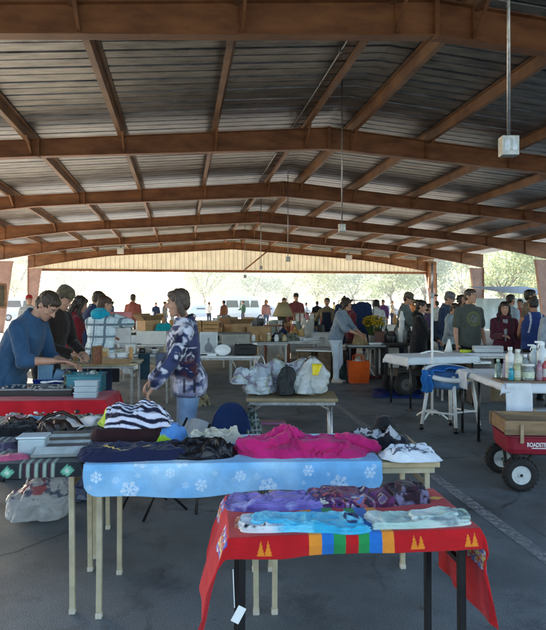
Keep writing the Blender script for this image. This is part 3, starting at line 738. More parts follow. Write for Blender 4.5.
    def tshirt(c):
        r = np.tile((.075, .082, .072), (len(c), 1))
        x, z = c[:, 0] + .0, c[:, 2] - 1.27
        d = np.hypot(x, z); front = c[:, 1] > .02
        n = fbm(c * 45, 4, 2)
        ring = (np.abs(d - .105) < .022) & (n > .36) & front
        r = mixc(r, np.tile((.17, .18, .06), (len(c), 1)), ring * .7)
        inner = (d < .075) & (ridge(c * 22, 6, 2) > .62) & front
        return mixc(r, np.tile((.19, .20, .18), (len(c), 1)), inner * .6)
    person('big man in a dark grey T-shirt with round yellow print standing behind the long table', 469, 9.9, 1.74, face=14, hp=4, hy=28, fat=1.12, top=('tshirt', PAINT), painter=tshirt, bottom=('shorts', BLACKC), hair=('short', (.06, .045, .035)), sleeve='short', skin=SKIN, vox=.0095, open_z=.80)
    r = person('young woman in a zipped maroon hooded jacket over a grey top with long dark hair', 504, 9.7, 1.53, face=-12, hp=12, fem=True, top=('hooded_jacket', cloth('maroon hooded jacket', (.085, .018, .032))), bottom=('trousers', BLACKC), hair=('long', (.018, .010, .008)), hood=cloth('maroon hood', (.08, .017, .03)), R=(.08, .34, 1.14), Lh=(-.22, .12, .88), vox=.0095)
    person('man in a pale blue shirt behind the maroon jacket with head turned away', 510, 13.0, 1.70, face=110, top=('shirt', cloth('pale blue shirt', (.35, .44, .55))), bottom=('trousers', DENIM_D), hair=('short', (.015, .012, .012)), vox=.014, skin=SKIN2)
    person('far person in a faded red shirt between maroon jacket and blue tank top', 520, 16, 1.62, face=-40, top=('shirt', cloth('faded red shirt', (.36, .12, .10))), bottom=('trousers', DENIM_D), hair=('short', (.012, .01, .01)), vox=.018, skin=SKIN2)
    person('man in an olive tan shirt standing behind the blue tank top', 529, 11.2, 1.76, face=70, fat=1.2, top=('shirt', cloth('olive tan shirt', (.17, .14, .10))), bottom=('trousers', DENIM_D), hair=('short', (.012, .01, .009)), sleeve='short', vox=.013, skin=SKIN2)
    def tank(c):
        r = np.tile((.022, .045, .17), (len(c), 1))
        e = (np.abs(np.abs(c[:, 0]) - (.095 + .16 * np.clip(1.34 - c[:, 2], 0, 1))) < .012) & (c[:, 2] > 1.16)
        return mixc(r, np.tile((.5, .52, .6), (len(c), 1)), e * .9)
    person('person in a royal blue tank top with white trim seen from behind at the right', 534, 9.3, 1.60, face=175, hp=22, fat=1.16, top=('tank_top', PAINT), painter=tank, bottom=('trousers', BLACKC), hair=('bun', (.015, .011, .01)), sleeve='none', skin=SKIN2, R=(.12, .36, 1.02), Lh=(-.12, .36, 1.02), vox=.0105)
    person('person in a grey top cut off by the right edge of the picture', 557, 8.6, 1.58, face=175, fat=1.15, top=('top', cloth('grey top', (.30, .34, .40))), bottom=('trousers', BLACKC), hair=('short', (.03, .02, .015)), vox=.013)
    # maroon jacket: zip and grey top between the open fronts
    m = M(); P = []
    for i in range(8):
        z = 1.04 + .40 * i / 7
        for j in range(5):
            x = (j - 2) / 2 * (.012 + .035 * i / 7); P.append(r['Lp']((x, .176 - .05 * max(0, (i - 3) / 4) ** 1.5 - .004 * abs(j - 2), z)))
    m.grid(P, 8, 5); tex(m, r).build('grey_top_front', cloth('light grey knit', (.30, .31, .33)), r['o'], smooth=True)
    # blue bag carried by the overalls wearer
    W = ov['R'][2]; q = ov['o'].matrix_basis @ (W * ov['s'])
    b = thing('carrier_bag', 'bright blue carrier bag hanging from the hand of the person in bib overalls', 'bag', (q.x, q.y, q.z - .06))
    bagshape(.17, .13, .40, 5, (.01, .22, .55), top_z=-.02).build_bag('bag_body', b)
# ================================================================== soft goods
class bagshape(M):
    "a limp carrier bag: crumpled closed body with base on z=0 (or hanging below the hand), plus two handle loops"
    def __init__(s, w, d, h, seed, col, top_z=None, mark=None, handles=True, squash=0.0):
        super().__init__(); s.col = col; s.mark = mark; s.h = h; s.w = w
        n, mrows = 110, 64; vs = []
        z0 = 0 if top_z is None else top_z - h
        for i in range(mrows):
            t = i / (mrows - 1)
            rz = h * t
            k = (min(1, (t + .002) / .10)) ** .5 * (1 - .45 * max(0, (t - .55) / .45) ** 1.5) * (1 if t < .93 else max(.12, 1 - (t - .93) / .08))
            for j in range(n):
                a = 2 * math.pi * j / n
                c, q = math.cos(a), math.sin(a)
                e = (abs(c) ** 2.6 + abs(q) ** 2.6) ** (-1 / 2.6)
                kd = k * (1 - .5 * max(0, (t - .5) / .5))
                vs.append((w / 2 * c * e * k, d / 2 * q * e * kd, rz))
        A = np.array(vs)
        nz = .55 - ridge(A * np.array((9, 9, 7)) + fbm(A * 6, seed)[:, None] * 2, seed, 2) ** 1.0 + .16 * (.5 - ridge(A * 22 + 3, seed + 7, 2))
        nz2 = fbm(A * 5, seed + 40, 2) - .5
        ctr = A * np.array((1, 1, 0)); L = np.linalg.norm(ctr, axis=1)[:, None] + 1e-6
        A = A + ctr / L * ((nz * .075 + nz2 * .14) * min(1, w / .3))[:, None]
        A[:, 2] *= 1 + (vnoise(A * np.array((7, 7, 0)) + seed, seed) - .55) * .5 * (A[:, 2] / h) ** 2
        A[:, 2] = np.maximum(A[:, 2], 0) + z0
        fs = [(i * n + j, i * n + (j + 1) % n, (i + 1) * n + (j + 1) % n, (i + 1) * n + j) for i in range(mrows - 1) for j in range(n)]
        fs += [tuple(range(n - 1, -1, -1)), tuple((mrows - 1) * n + j for j in range(n))]
        s.add(A.tolist(), fs)
        s.z0 = z0
        s.handles = handles
    def build_bag(s, name, parent=None, mat_=None):
        o = s.build(name, mat_ or BAG, parent, smooth=True)
        col = np.array(s.col)
        def fn(c):
            r = np.tile(col, (len(c), 1))
            if s.mark: r = s.mark(c, r)
            return r
        paint(o, fn)
        if s.handles and parent is not None:
            for sy in (-1, 1):
                P = []; hw = s.w * .16
                for i in range(11):
                    t = i / 10; a = math.pi * t
                    for j in (-1, 1):
                        P.append((-hw * math.cos(a) + j * .004, sy * .02 + .012 * j + sy * .03 * math.sin(a), s.z0 + s.h * .92 + math.sin(a) * .10))
                h_ = M().grid(P, 11, 2).build('handle', mat_ or BAG, parent, smooth=True); paint(h_, lambda c: np.tile(col, (len(c), 1)))
        return o
def heap(name, label, cat, p, rz, w, d, h, seed, material=None, painter=None, flat=.0, p_exp=2.6, wob=.12, fold=1.0, ff=8.0, group=None, parent=None, na=240, nr=76, lay=0):
    "a garment lying on a surface: closed pillow with a wandering outline and deep folds (flat=1: neatly folded)"
    vs = []; T = np.linspace(0, 1, nr)
    rng = np.random.RandomState(seed)
    ph = rng.rand(6) * 6.28
    A = []
    for t in T:
        # radial parameter and height profile; last third turns under
        tt = t / .8
        for j in range(na):
            a = 2 * math.pi * j / na
            c, q = math.cos(a), math.sin(a)
            e = (abs(c) ** p_exp + abs(q) ** p_exp) ** (-1 / p_exp)
            wb = 1 + wob * (.5 * math.sin(2 * a + ph[0]) + .45 * math.sin(3 * a + ph[1]) + .35 * math.sin(5 * a + ph[2]) + .28 * math.sin(8 * a + ph[3]) + .2 * math.sin(13 * a + ph[4])) * .6
            if t <= .8:
                r = tt ** .8; z = (1 - max(0, (r - .45) / .55) ** 2.4) if not flat else (1 - max(0, (r - .93) / .07) ** 2.2 * .35)
                if not flat: z = .12 + .88 * z
                A.append((w / 2 * c * e * wb * r * .99, d / 2 * q * e * wb * r * .99, z, r))
            else:
                u = (t - .8) / .2; b = math.sin(u * math.pi) * .03
                A.append((w / 2 * c * e * wb * (1 + b * (1 if not flat else .6) ), d / 2 * q * e * wb * (1 + b), ((.12 if not flat else .65) * (1 - u)), 1))
    A = np.array(A)
    X = np.stack([A[:, 0], A[:, 1], np.zeros(len(A))], 1)
    warp = np.stack([fbm(X * 5, seed + 1, 2), fbm(X * 5 + 7, seed + 2, 2), np.zeros(len(A))], 1) - .5
    f1 = ridge((X + warp * .16) * ff, seed, 3) ** 1.4
    f2 = fbm(X * 3.2, seed + 3, 2)
    cr = np.abs(2 * vnoise((X + warp * .22) * ff * np.array((1.6, .9, 1)), seed + 31) - 1) ** .7; cr2 = np.abs(2 * vnoise((X[:, [1, 0, 2]] + warp * .2) * ff * 2.3, seed + 37) - 1) ** .8
    inside = np.clip((1 - A[:, 3]) * 4, 0, 1)
    z = A[:, 2] * h
    if flat:
        z = z * (1 + (f2 - .5) * .5 * inside) + ((f1 - .5) * .008 + (.45 - cr) * .011 + (.45 - cr2) * .005) * fold * (.3 + .7 * inside) * (A[:, 2] > .5)
    else:
        z = z * (.50 + .40 * f1 * fold + (f2 - .5) * .9 * fold * inside) + ((.4 - cr) * .30 + (.4 - cr2) * .14) * fold * min(h, .14) * A[:, 2] * .85
    z = np.maximum(z, 0.001 * A[:, 2])
    X[:, :2] += warp[:, :2] * .05 * (fold * .8)
    if lay:   # visible layers along the edge
        e = np.where(A[:, 3] >= 1, 1, 0); X[:, :2] *= (1 + e * .012 * np.sin(z / h * lay * 6.28))[:, None]
    X[:, 2] = z
    m = M(); n = na
    fs = [(i * n + j, i * n + (j + 1) % n, (i + 1) * n + (j + 1) % n, (i + 1) * n + j) for i in range(nr - 1) for j in range(n)]
    fs.append(tuple((nr - 1) * n + j for j in range(n - 1, -1, -1)))
    m.add(X.tolist(), [tuple(reversed(f)) for f in fs] if False else fs)
    o = m.build(name, material or PAINT, parent, smooth=True)
    crumple(o.data, (.009 if flat else .020) * min(1, fold * .9) * min(1, h / (.03 if flat else .08)), 24 if flat else 20, seed + 50)
    if painter: paint(o, lambda c: painter(c, w, d, h))
    o.location = p; o.rotation_euler = (0, 0, rz)
    if parent is None: tag(o, label, cat, group)
    return o
def tl(c, col): return np.tile(np.array(col, dtype=float), (len(c), 1))
def drape(w, d, f=0, b=0, l=0, r=0, res=.02, seed=1, wave=.012, thick=.003, flare=.42, tilt=(0, 0)):
    "cloth lying on a w x d top (top at z=0, centre at origin) and hanging f/b/l/r over its edges"
    xs = np.linspace(-w / 2 - l, w / 2 + r, int((w + l + r) / res) + 2); ys = np.linspace(-d / 2 - f, d / 2 + b, int((d + f + b) / res) + 2)
    S, T = np.meshgrid(xs, ys, indexing='ij'); s, t = S.ravel(), T.ravel()
    ox = np.where(s < -w / 2, s + w / 2, np.where(s > w / 2, s - w / 2, 0)); oy = np.where(t < -d / 2, t + d / 2, np.where(t > d / 2, t - d / 2, 0))
    ax, ay = np.abs(ox), np.abs(oy)
    drop = np.hypot(ax, ay); mn = np.minimum(ax, ay)
    wv = fbm(np.stack([s * 7, t * 7, s * 0], 1), seed, 2) - .45
    px_ = np.clip(s, -w / 2, w / 2) + np.sign(ox) * (.008 * np.minimum(drop / .03, 1) + flare * mn + wave * 2 * wv * np.minimum(ax / .06, 1))
    py_ = np.clip(t, -d / 2, d / 2) + np.sign(oy) * (.008 * np.minimum(drop / .03, 1) + flare * mn + wave * 2 * wv * np.minimum(ay / .06, 1))
    px_ = px_ + np.sign(ox) * ax * np.where(ox < 0, tilt[0], tilt[1])
    z = -drop * .985 + .004 + np.where(drop < 1e-6, .004 * wv, 0)
    P = np.stack([px_, py_, z], 1)
    m = M().grid(P.tolist(), len(xs), len(ys))
    return m, np.stack([s, t], 1), (len(xs), len(ys))
def uvpaint(o, uv, fn):
    rgba = np.ones((len(uv), 4), dtype=np.float32); rgba[:, :3] = np.clip(fn(uv), 0, 1)
    a = o.data.color_attributes.new('Col', 'FLOAT_COLOR', 'POINT'); a.data.foreach_set('color', rgba.ravel()); return o
def solid(o, t=.004):
    q = o.modifiers.new('solidify', 'SOLIDIFY'); q.thickness = t; q.offset = 1; return o
# ================================================================== tables
def table(label, c, rz, w, d, h, legmat, topmat, thick=.03, leg=.028, inset=(.05, .06), group=None, square=True, spreader=True, name='folding_table', brace=True, legs=None, feet=None):
    o = thing(name, label, 'table', (c.x, c.y, 0), rz, group)
    M().box((0, 0, h - thick / 2), (w, d, thick)).build('tabletop', topmat, o, bevel=.006)
    M().box((0, -d / 2 + .03, h - thick - .016), (w - .04, .02, .03)).box((0, d / 2 - .03, h - thick - .016), (w - .04, .02, .03)).build('apron', legmat, o, bevel=.003)
    xs = legs or [(sx * (w / 2 - inset[0]), sy * (d / 2 - inset[1])) for sx in (-1, 1) for sy in (-1, 1)]
    for (x, y) in xs:
        m = M(); top = (x, y, h - thick - .001); bot = (x * 1.012, y * 1.02, .02)
        if square: m.bar(top, bot, leg)
        else: m.tube(top, bot, leg / 2, n=10)
        lo = m.build('leg', legmat, o, bevel=.003 if square else 0, smooth=not square)
        M().box((bot[0], bot[1], .014), (leg * 1.2, leg * 1.2, .028)).build('foot_cap', feet or legmat, lo, bevel=.004)
    if spreader:
        for sx in (-1, 1):
            M().bar((sx * (w / 2 - inset[0]), -d / 2 + inset[1], h - .13), (sx * (w / 2 - inset[0]), d / 2 - inset[1], h - .13), leg * .7).build('cross_bar', legmat, o)
            if brace: M().bar((sx * (w / 2 - inset[0]), 0, h - .13), (sx * (w / 2 - inset[0] - .16), 0, h - thick - .01), .014).build('folding_brace', legmat, o)
    return o
def frame_from(L, R):
    "centre-edge helper: world left and right ends of a front edge -> angle, length"
    d = R - L; return math.atan2(d.y, d.x), d.length
def loc(o, x, y, z=0):
    p = Matrix.Rotation(o.rotation_euler.z, 3, 'Z') @ Vector((x, y, z)) + Vector(o.location); return p
# ================================================================== red covered table in the front
H1 = .72
FL, FR = at(229, 541, H1), at(480, 531, H1); ang, wd = frame_from(FL, FR)
dp = .44
cen = (FL + FR) / 2 + Matrix.Rotation(ang, 3, 'Z') @ Vector((0, dp / 2, 0))
rt = table('small black legged folding table under the red cloth, nearest to the viewer', cen, ang, wd - .02, dp - .01, H1, METAL_B, mat('dark table board', (.05, .04, .035)), leg=.026, inset=(.035, .05), brace=False)
rc, uv, nn = drape(wd, dp, f=.065, b=.06, l=.33, r=.33, res=.0029, seed=3, wave=.022, flare=.12, tilt=(.26, .04))
# the hanging corners: lengths change along the side
A = np.array(rc.v)
o = rc.build('tablecloth', PAINT, None, smooth=True, loc=(cen.x, cen.y, H1 + .003), rz=ang); solid(o, .003)
tag(o, 'bright red southwestern tablecloth with orange, blue and green bars, draped over the nearest table', 'tablecloth')
def red_pat(u):
    s, t = u[:, 0] / wd, u[:, 1]
    xx = u[:, 0]
    r = np.tile((.50, .010, .014), (len(u), 1))
    # bars across the middle of the front edge
    for x0, x1, c in ((-.145, -.103, (.80, .27, .03)), (-.103, -.062, (.02, .16, .52)), (-.062, -.022, (.02, .26, .07)), (-.022, .022, (.50, .010, .014)), (.022, .062, (.02, .26, .07)), (.062, .103, (.02, .16, .52)), (.103, .145, (.80, .27, .03))):
        k = (xx > x0 - .02) & (xx < x1 - .02)
        r[k] = c
    # orange arrowheads
    for x0 in (-.315, .205, .395):
        dx = np.abs(xx - x0); tz = -(t + dp / 2)
        k = (tz > .010) & (tz < .054) & (np.abs(dx - .012) < .0125 * (tz - .010) / .044)
        r[k] = (.80, .24, .02)
        k = (t > -dp / 2 + .30) & (t < -dp / 2 + .34) & (dx < .03) & (np.abs((t + dp / 2 - .32)) + dx * .6 < .02); r[k] = (.78, .45, .05)
    # geometric bands down both ends
    for side, c0 in ((-1, -wd / 2 - .05), (1, wd / 2 + .115)):
        hw = .042
        q = (xx - c0) / hw; band = np.abs(q) < 1
        n1 = np.floor((t + 5) / .028).astype(int); n2 = np.floor((q + 1) * 2.0).astype(int)
        tri = (((t + 5) / .028) % 1) > np.abs(((q + 1) * 2.0) % 1 - .5) * 2
        k = (n1 * 3 + n2 * 5 + tri * 2) % 6
        pal = np.array([(.50, .01, .014), (.75, .52, .06), (.62, .62, .66), (.12, .09, .38), (.75, .26, .03), (.18, .22, .55)])
        cc = pal[k]; cc = np.where((np.floor((t + 5) / .17).astype(int) % 2 == 0)[:, None], cc, np.array((.50, .01, .014)))
        r = np.where(band[:, None], cc, r)
    return r
uvpaint(o, uv, red_pat)
tagp = thing('price_tag', 'white paper care tag hanging at the left front corner of the red tablecloth', 'tag', loc(rt, -wd / 2 + .012, -dp / 2 - .02, H1 - .20), ang)
M().box((.018, -.012, -.028), (.028, .002, .055), mat=Matrix.Rotation(.5, 3, 'Y')).build('paper', PAPER, tagp)
M().tube((0, -.011, .12), (.005, -.011, -.005), .0015, n=5).build('thread', PAPER, tagp)
# clothes on it
def dye(c1, c2, c3, fr=9, sd=5):
    def fn(c, w, d, h):
        n = fbm(c * fr, sd, 4); n2 = fbm(c * fr * 2 + 3, sd + 3, 3)
        return mixc(mixc(tl(c, c1), tl(c, c2), step(n, .5, .25)), tl(c, c3), step(n2, .62, .12))
    return fn
def turq(c, w, d, h):
    n = fbm(c * 14, 2, 4)
    r = mixc(tl(c, (.04, .42, .66)), tl(c, (.16, .62, .82)), step(n, .5, .2))
    k = step(-c[:, 0] / w, .18, .12)
    n3 = ridge(c * 16, 8, 3); pr = mixc(tl(c, (.015, .02, .03)), tl(c, (.65, .68, .70)), step(n3, .62, .1)); pr = mixc(pr, tl(c, (.32, .12, .08)), step(fbm(c * 12, 20), .60, .06))
    r = mixc(r, pr, k * step(fbm(c * 9, 15), .36, .1))
    return r
def pais(c, w, d, h):
    n = ridge(c * 15 + fbm(c * 9, 4)[:, None] * 2.4, 13, 3); pal = np.array([(.03, .015, .05), (.16, .04, .22), (.02, .02, .03), (.40, .10, .12), (.10, .16, .40), (.55, .50, .42), (.06, .02, .10)])
    i = np.clip(((n * 1.9) % 1 * 7).astype(int), 0, 6)
    r = pal[i]
    return mixc(r, tl(c, (.12, .02, .06)), step(c[:, 0] / w, .2, .3) * .7)
def put(px, py, h): return at(px, py, h)
S = [('purple tie dye shirt folded at the back left of the red table', 'shirt', 275, 506, .36, .15, .030, dye((.08, .05, .24), (.22, .17, .48), (.34, .34, .60)), 11),
     ('dark paisley printed garment folded beside the purple tie dye shirt on the red table', 'garment', 352, 503, .34, .15, .034, pais, 12),
     ('crumpled maroon and black blouse at the back right of the red table', 'blouse', 404, 501, .17, .13, .05, dye((.05, .012, .03), (.02, .01, .015), (.18, .16, .26), 14, 9), 13),
     ('turquoise printed T-shirt folded in the middle of the red table front', 'shirt', 300, 527, .45, .15, .026, turq, 14),
     ('pale mint and white T-shirt folded at the right front of the red table', 'shirt', 420, 523, .375, .125, .026, dye((.40, .56, .50), (.62, .70, .66), (.24, .32, .33), 10, 4), 15)]
for lb, ct, px, py, w_, d_, h_, fn, sd_ in S:
    p = put(px, py, H1 + .004); p.z = H1 + .0075
    fo = heap('folded_' + ct, lb, ct, p, ang + random.uniform(-.05, .05), w_, d_, h_, sd_, None, fn, flat=1, p_exp=7, wob=.08, fold=1.5, ff=9, na=420, nr=110, group='clothes laid out on the red table', lay=2)
    fp = heap('folded_flap', '', '', (w_ * .13 * (1 if sd_ % 2 else -1), d_ * .08, h_ * .62), .12 * (1 if sd_ % 2 else -1), w_ * .46, d_ * .72, h_ * .62, sd_ + 100, None, (lambda c, w, d, h, fn=fn, W=w_, D=d_: fn(c + np.array((.11, .03, 0)), W, D, h)), flat=1, p_exp=7, wob=.09, fold=1.2, ff=10, na=260, nr=60, parent=fo)
    if sd_ in (14, 15, 11):
        cl_ = M().path([(w_ * .40 + .022 * math.cos(t), -d_ * .02 + .045 * math.sin(t), h_ * .98 + .004 * math.sin(3 * t)) for t in np.linspace(0, 2 * math.pi, 25)], .0055, 8).build('neckband', cloth('neckband %d' % sd_, {14: (.02, .05, .14), 15: (.36, .48, .44), 11: (.10, .07, .25)}[sd_]), fo, smooth=True)
# ================================================================== snowflake covered tables
H2 = .745
EL, ER = cw(86, dep(467, H2)), cw(441, dep(462.5, H2)); ang2, wid2 = frame_from(EL, ER)
R2 = Matrix.Rotation(ang2, 3, 'Z')
tw = wid2 / 2 - .004; td = .60
ts = []
for k, lb in ((0, 'left cream legged card table hidden under the snowflake cloth'), (1, 'right cream legged card table with its bare tan corner showing beside the snowflake cloth')):
    c = EL + R2 @ Vector((tw / 2 + k * (tw + .008), td / 2 + .01, 0))
    ts.append(table(lb, c, ang2, tw, td, H2, CREAM, TANTOP, thick=.028, leg=.026, inset=(.045, .075), group='cream card tables', feet=mat('pale foot cap', (.55, .5, .4))))
mid = EL + R2 @ Vector((wid2 / 2, td / 2 + .01, 0))
cl_w = at(381, 462, H2); L_ = (Matrix.Rotation(-ang2, 3, 'Z') @ (Vector((cl_w.x, cl_w.y, 0)) - mid)).x
cw_ = L_ + wid2 / 2 + .012
ccx = (L_ - wid2 / 2 - .012) / 2
cmid = mid + R2 @ Vector((ccx, 0, 0))
m, uv, (nx, ny) = drape(cw_, td + .006, f=.155, b=.04, l=0, r=0, res=.0036, seed=9, wave=.006)
hw, fd = cw_ / 2, td / 2 + .003
# the hem: rounded lower corners and a slightly wavy edge; the hanging rows are squeezed to fit it
V = np.array(m.v); U = uv.copy(); ov = np.maximum(-(U[:, 1] + fd), 0); r_ = .075
hem = .145 - .010 * np.sin(U[:, 0] * 4.2 + .5) - .010 * np.sin(U[:, 0] * 9)
dx = np.clip((np.abs(U[:, 0]) - (hw - r_)) / r_, 0, 1)
hem = hem - r_ + r_ * np.sqrt(np.maximum(1 - dx * dx, 0))
k = hem / .155
ov2 = ov * k
V[:, 2] = np.where(ov > 0, V[:, 2] + (ov - ov2) * .985, V[:, 2]); U[:, 1] = np.where(ov > 0, -fd - ov2, U[:, 1])
m.v = V.tolist()
o = m.build('snowflake_cloth', PAINT, None, smooth=True, loc=(cmid.x, cmid.y, H2 + .002), rz=ang2); solid(o, .004)
tag(o, 'light blue fleece throw with white snowflakes hanging over the front of the card tables', 'cloth')
rs = random.Random(4); flakes = []
for k in range(9):
    x = -hw + .07 + k * (2 * hw - .12) / 8.0
    flakes.append((x + rs.uniform(-.02, .02), -fd - (.105 if k % 2 else .045) + rs.uniform(-.012, .012), rs.choice((.030, .036, .043)) if k % 2 else rs.choice((.022, .028)), rs.random(), .72))
for k in range(13): flakes.append((-hw + .04 + k * (2 * hw) / 13 + rs.uniform(-.03, .03), -fd - rs.uniform(.02, .14), rs.choice((.011, .014, .018)), rs.random(), .4))
for k in range(20): flakes.append((rs.uniform(-hw, hw), rs.uniform(-fd, fd), .04, rs.random(), .7))
def snow(u):
    n = fbm(np.stack([u[:, 0] * 5, u[:, 1] * 7, u[:, 0] * 0], 1), 5, 3)
    r = mixc(np.tile((.20, .47, .76), (len(u), 1)), np.tile((.40, .66, .86), (len(u), 1)), step(n, .5, .4))
    for x, y, R_, a0, st in flakes:
        dx, dy = u[:, 0] - x, u[:, 1] - y; d = np.hypot(dx, dy); k = d < R_
        if not k.any(): continue
        a = np.arctan2(dy, dx) + a0; aa = (a + math.pi / 6) % (math.pi / 3) - math.pi / 6
        along, across = d * np.cos(aa), np.abs(d * np.sin(aa))
        arm = across < R_ * .085
        br = np.zeros(len(u), bool)
        for q in (.45, .72):
            br |= (np.abs(along - R_ * q - across * .8) < R_ * .085) & (across < R_ * (.34 if q < .6 else .22))
        core = d < R_ * .2
        t = ((arm | br | core) & k).astype(float) * st
        r = mixc(r, np.tile((.78, .88, .95), (len(u), 1)), t)
    return r
uvpaint(o, U, snow)
zt = H2 + .0075
def on(px, py, h=H2): p = at(px, py, h); p.z = zt; return p
G2 = 'clothes heaped on the snowflake covered tables'
def vtrim(c, w, d, h):
    r = tl(c, (.012, .016, .050)); 
    x, y = c[:, 0] / w, c[:, 1]
    yy = y + d * .46 - np.clip(.06 - np.abs(x + .08) * .30, 0, 1) * -1
    v = np.abs((y + d * .40) - np.abs(x + .08) * .24 * (np.abs(x + .08) < .24)) 
    k = (v < .0075) & (np.abs(x + .08) < .24)
    return mixc(r, tl(c, (.75, .50, .10)), k.astype(float))
dz = .0
heap('folded_jacket', 'navy jacket with gold V shaped trim at the front left of the snowflake table', 'jacket', on(134, 458), ang2, .52, .20, .055, 21, None, vtrim, flat=1, p_exp=4.5, wob=.10, fold=1.6, group=G2)
heap('folded_trousers', 'dark maroon brown garment under the zebra blanket', 'garment', on(128, 447) + Vector((0, .03, 0)), ang2 + .05, .34, .20, .105, 22, cloth('dark maroon knit', (.030, .010, .012)), flat=1, p_exp=4, wob=.10, fold=1.8, group=G2)
def zebra(c, w, d, h):
    wv = fbm(c * np.array((5, 7, 7)), 3, 2)
    q = c[:, 1] * 130 + c[:, 2] * 150 + c[:, 0] * 40 + wv * 22.0
    s_ = np.sin(q + 2.6 * vnoise(c * np.array((9, 14, 14)) + 5, 2))
    r = mixc(tl(c, (.012, .013, .035)), tl(c, (.70, .70, .82)), step(s_, .0, .7))
    return mixc(r, tl(c, (.42, .55, .04)), ((c[:, 0] < -w * .42) & (c[:, 2] < h * .5)).astype(float))
zb = heap('folded_blanket', 'black and white zebra striped fleece blanket with a lime lining on top of the pile', 'blanket', on(136, 447) + Vector((0, .06, .100)), ang2 + .10, .385, .24, .17, 23, None, zebra, flat=0, p_exp=3.4, wob=.09, fold=.8, ff=6, group=G2, nr=170, na=480)
def limeblue(c, w, d, h):
    e = np.maximum(np.abs(c[:, 0]) / (w / 2), np.abs(c[:, 1]) / (d / 2))
    return mixc(tl(c, (.09, .26, .60)), tl(c, (.36, .56, .03)), step(e, .86, .04))
heap('folded_towel', 'sky blue fleece piece with lime green border beside the zebra blanket', 'fleece', on(172, 446) + Vector((0, .05, 0)), ang2 - .3, .15, .22, .17, 24, None, limeblue, flat=0, p_exp=4, wob=.05, fold=.5, group=G2)
leather = mat('black leather', (.012, .011, .012), rough=.36, var=.4, vs=10, bump=.3, bs=60)
heap('leather_jacket', 'shiny black leather jacket heaped between the navy jacket and the pink hoodies', 'jacket', on(199, 456), ang2 - .04, .40, .22, .105, 25, leather, None, flat=0, p_exp=3, wob=.14, fold=1.1, ff=9, group=G2)
creamc = cloth('cream fabric', (.62, .57, .44), vs=6)
heap('cream_scarf', 'crumpled cream coloured cloth behind the black leather jacket', 'scarf', on(219, 446) + Vector((0, .06, 0)), ang2 + .1, .28, .13, .12, 26, creamc, None, flat=0, p_exp=2.4, wob=.25, fold=1.3, ff=10, group=G2)
pink = cloth('hot pink fleece', (.58, .018, .17), col2=(.38, .010, .105), vs=5)
pk = thing('hooded_sweatshirt', 'bright pink hoodie crumpled at the middle of the snowflake table, hood to the back', 'hoodie', on(276, 455) + Vector((0, .07, 0)), ang2, G2)
heap('torso', '', '', (0, 0, 0), 0, .43, .34, .108, 27, pink, None, flat=0, p_exp=2.6, wob=.16, fold=1.05, ff=7, parent=pk)
m = M(); sphere_chain(m, [(-.17, -.07, .05), (-.10, -.12, .055), (.0, -.10, .06), (.06, -.06, .08)], [.022, .030, .030, .024]); sphere_chain(m, [(.0, .05, .06), (.06, .07, .07), (.125, .06, .06)], [.03, .04, .03])
me = fuse(m, .006, 3, 'sleeve'); crumple(me, .020, 24, 2); mk('sleeve', me, pink, pk, smooth=True)
M().path([(.06, .0, .10), (.08, -.02, .135), (.09, -.06, .12), (.11, -.11, .08)], .0045, 8).build('drawstring', pink, pk, smooth=True)
pk2 = thing('hooded_sweatshirt', 'bright pink hoodie lying flatter at the right end of the snowflake cloth, sleeve stretched out', 'hoodie', on(330, 455) + Vector((0, .06, 0)), ang2, G2)
heap('torso', '', '', (0, .0, 0), 0, .41, .32, .090, 28, pink, None, flat=0, p_exp=2.8, wob=.15, fold=.95, ff=7, parent=pk2)
m = M(); sphere_chain(m, [(-.15, -.06, .05), (-.12, -.105, .05), (-.02, -.115, .045), (.07, -.10, .042)], [.026, .030, .030, .02]); sphere_chain(m, [(.08, .03, .045), (.16, -.02, .04), (.245, -.06, .026)], [.034, .036, .024])
me = fuse(m, .006, 3, 'sleeve'); crumple(me, .020, 24, 6); mk('sleeve', me, pink, pk2, smooth=True)
def bprint(c, w, d, h):
    k = (ridge(c * 26, 5, 3) > .66) & (np.abs(c[:, 0]) < w * .33) & (np.abs(c[:, 1] + d * .06) < d * .26)
    return mixc(tl(c, (.011, .011, .016)), tl(c, (.42, .44, .48)), k * .9)
heap('black_shirt', 'black T-shirt with a white skull like print behind the pink hoodie', 'shirt', on(376, 450) + Vector((.03, .09, 0)), ang2 - .08, .36, .24, .125, 29, None, bprint, flat=0, p_exp=3, wob=.14, fold=.9, group=G2)
heap('knit_cap', 'small black knitted cap on the black printed shirt', 'cap', on(384, 446) + Vector((.02, .05, .085)), .3, .13, .11, .085, 30, BLACKC, None, flat=0, p_exp=2.2, wob=.08, fold=.5, group=G2)
def wprint(c, w, d, h):
    k = (ridge(c * 40, 3, 2) > .70) & (np.abs(c[:, 0]) < w * .36) & (np.abs(c[:, 1] + d * .02) < d * .30)
    return mixc(mixc(tl(c, (.52, .60, .70)), tl(c, (.68, .73, .78)), step(fbm(c * 9, 3), .5, .3)), tl(c, (.05, .06, .10)), k * .9)
heap('white_shirt', 'white T-shirt with small dark printed marks at the bare right corner of the card table', 'shirt', on(409, 459), ang2, .27, .21, .062, 31, None, wprint, flat=0, p_exp=4.5, wob=.16, fold=1.0, group=G2)
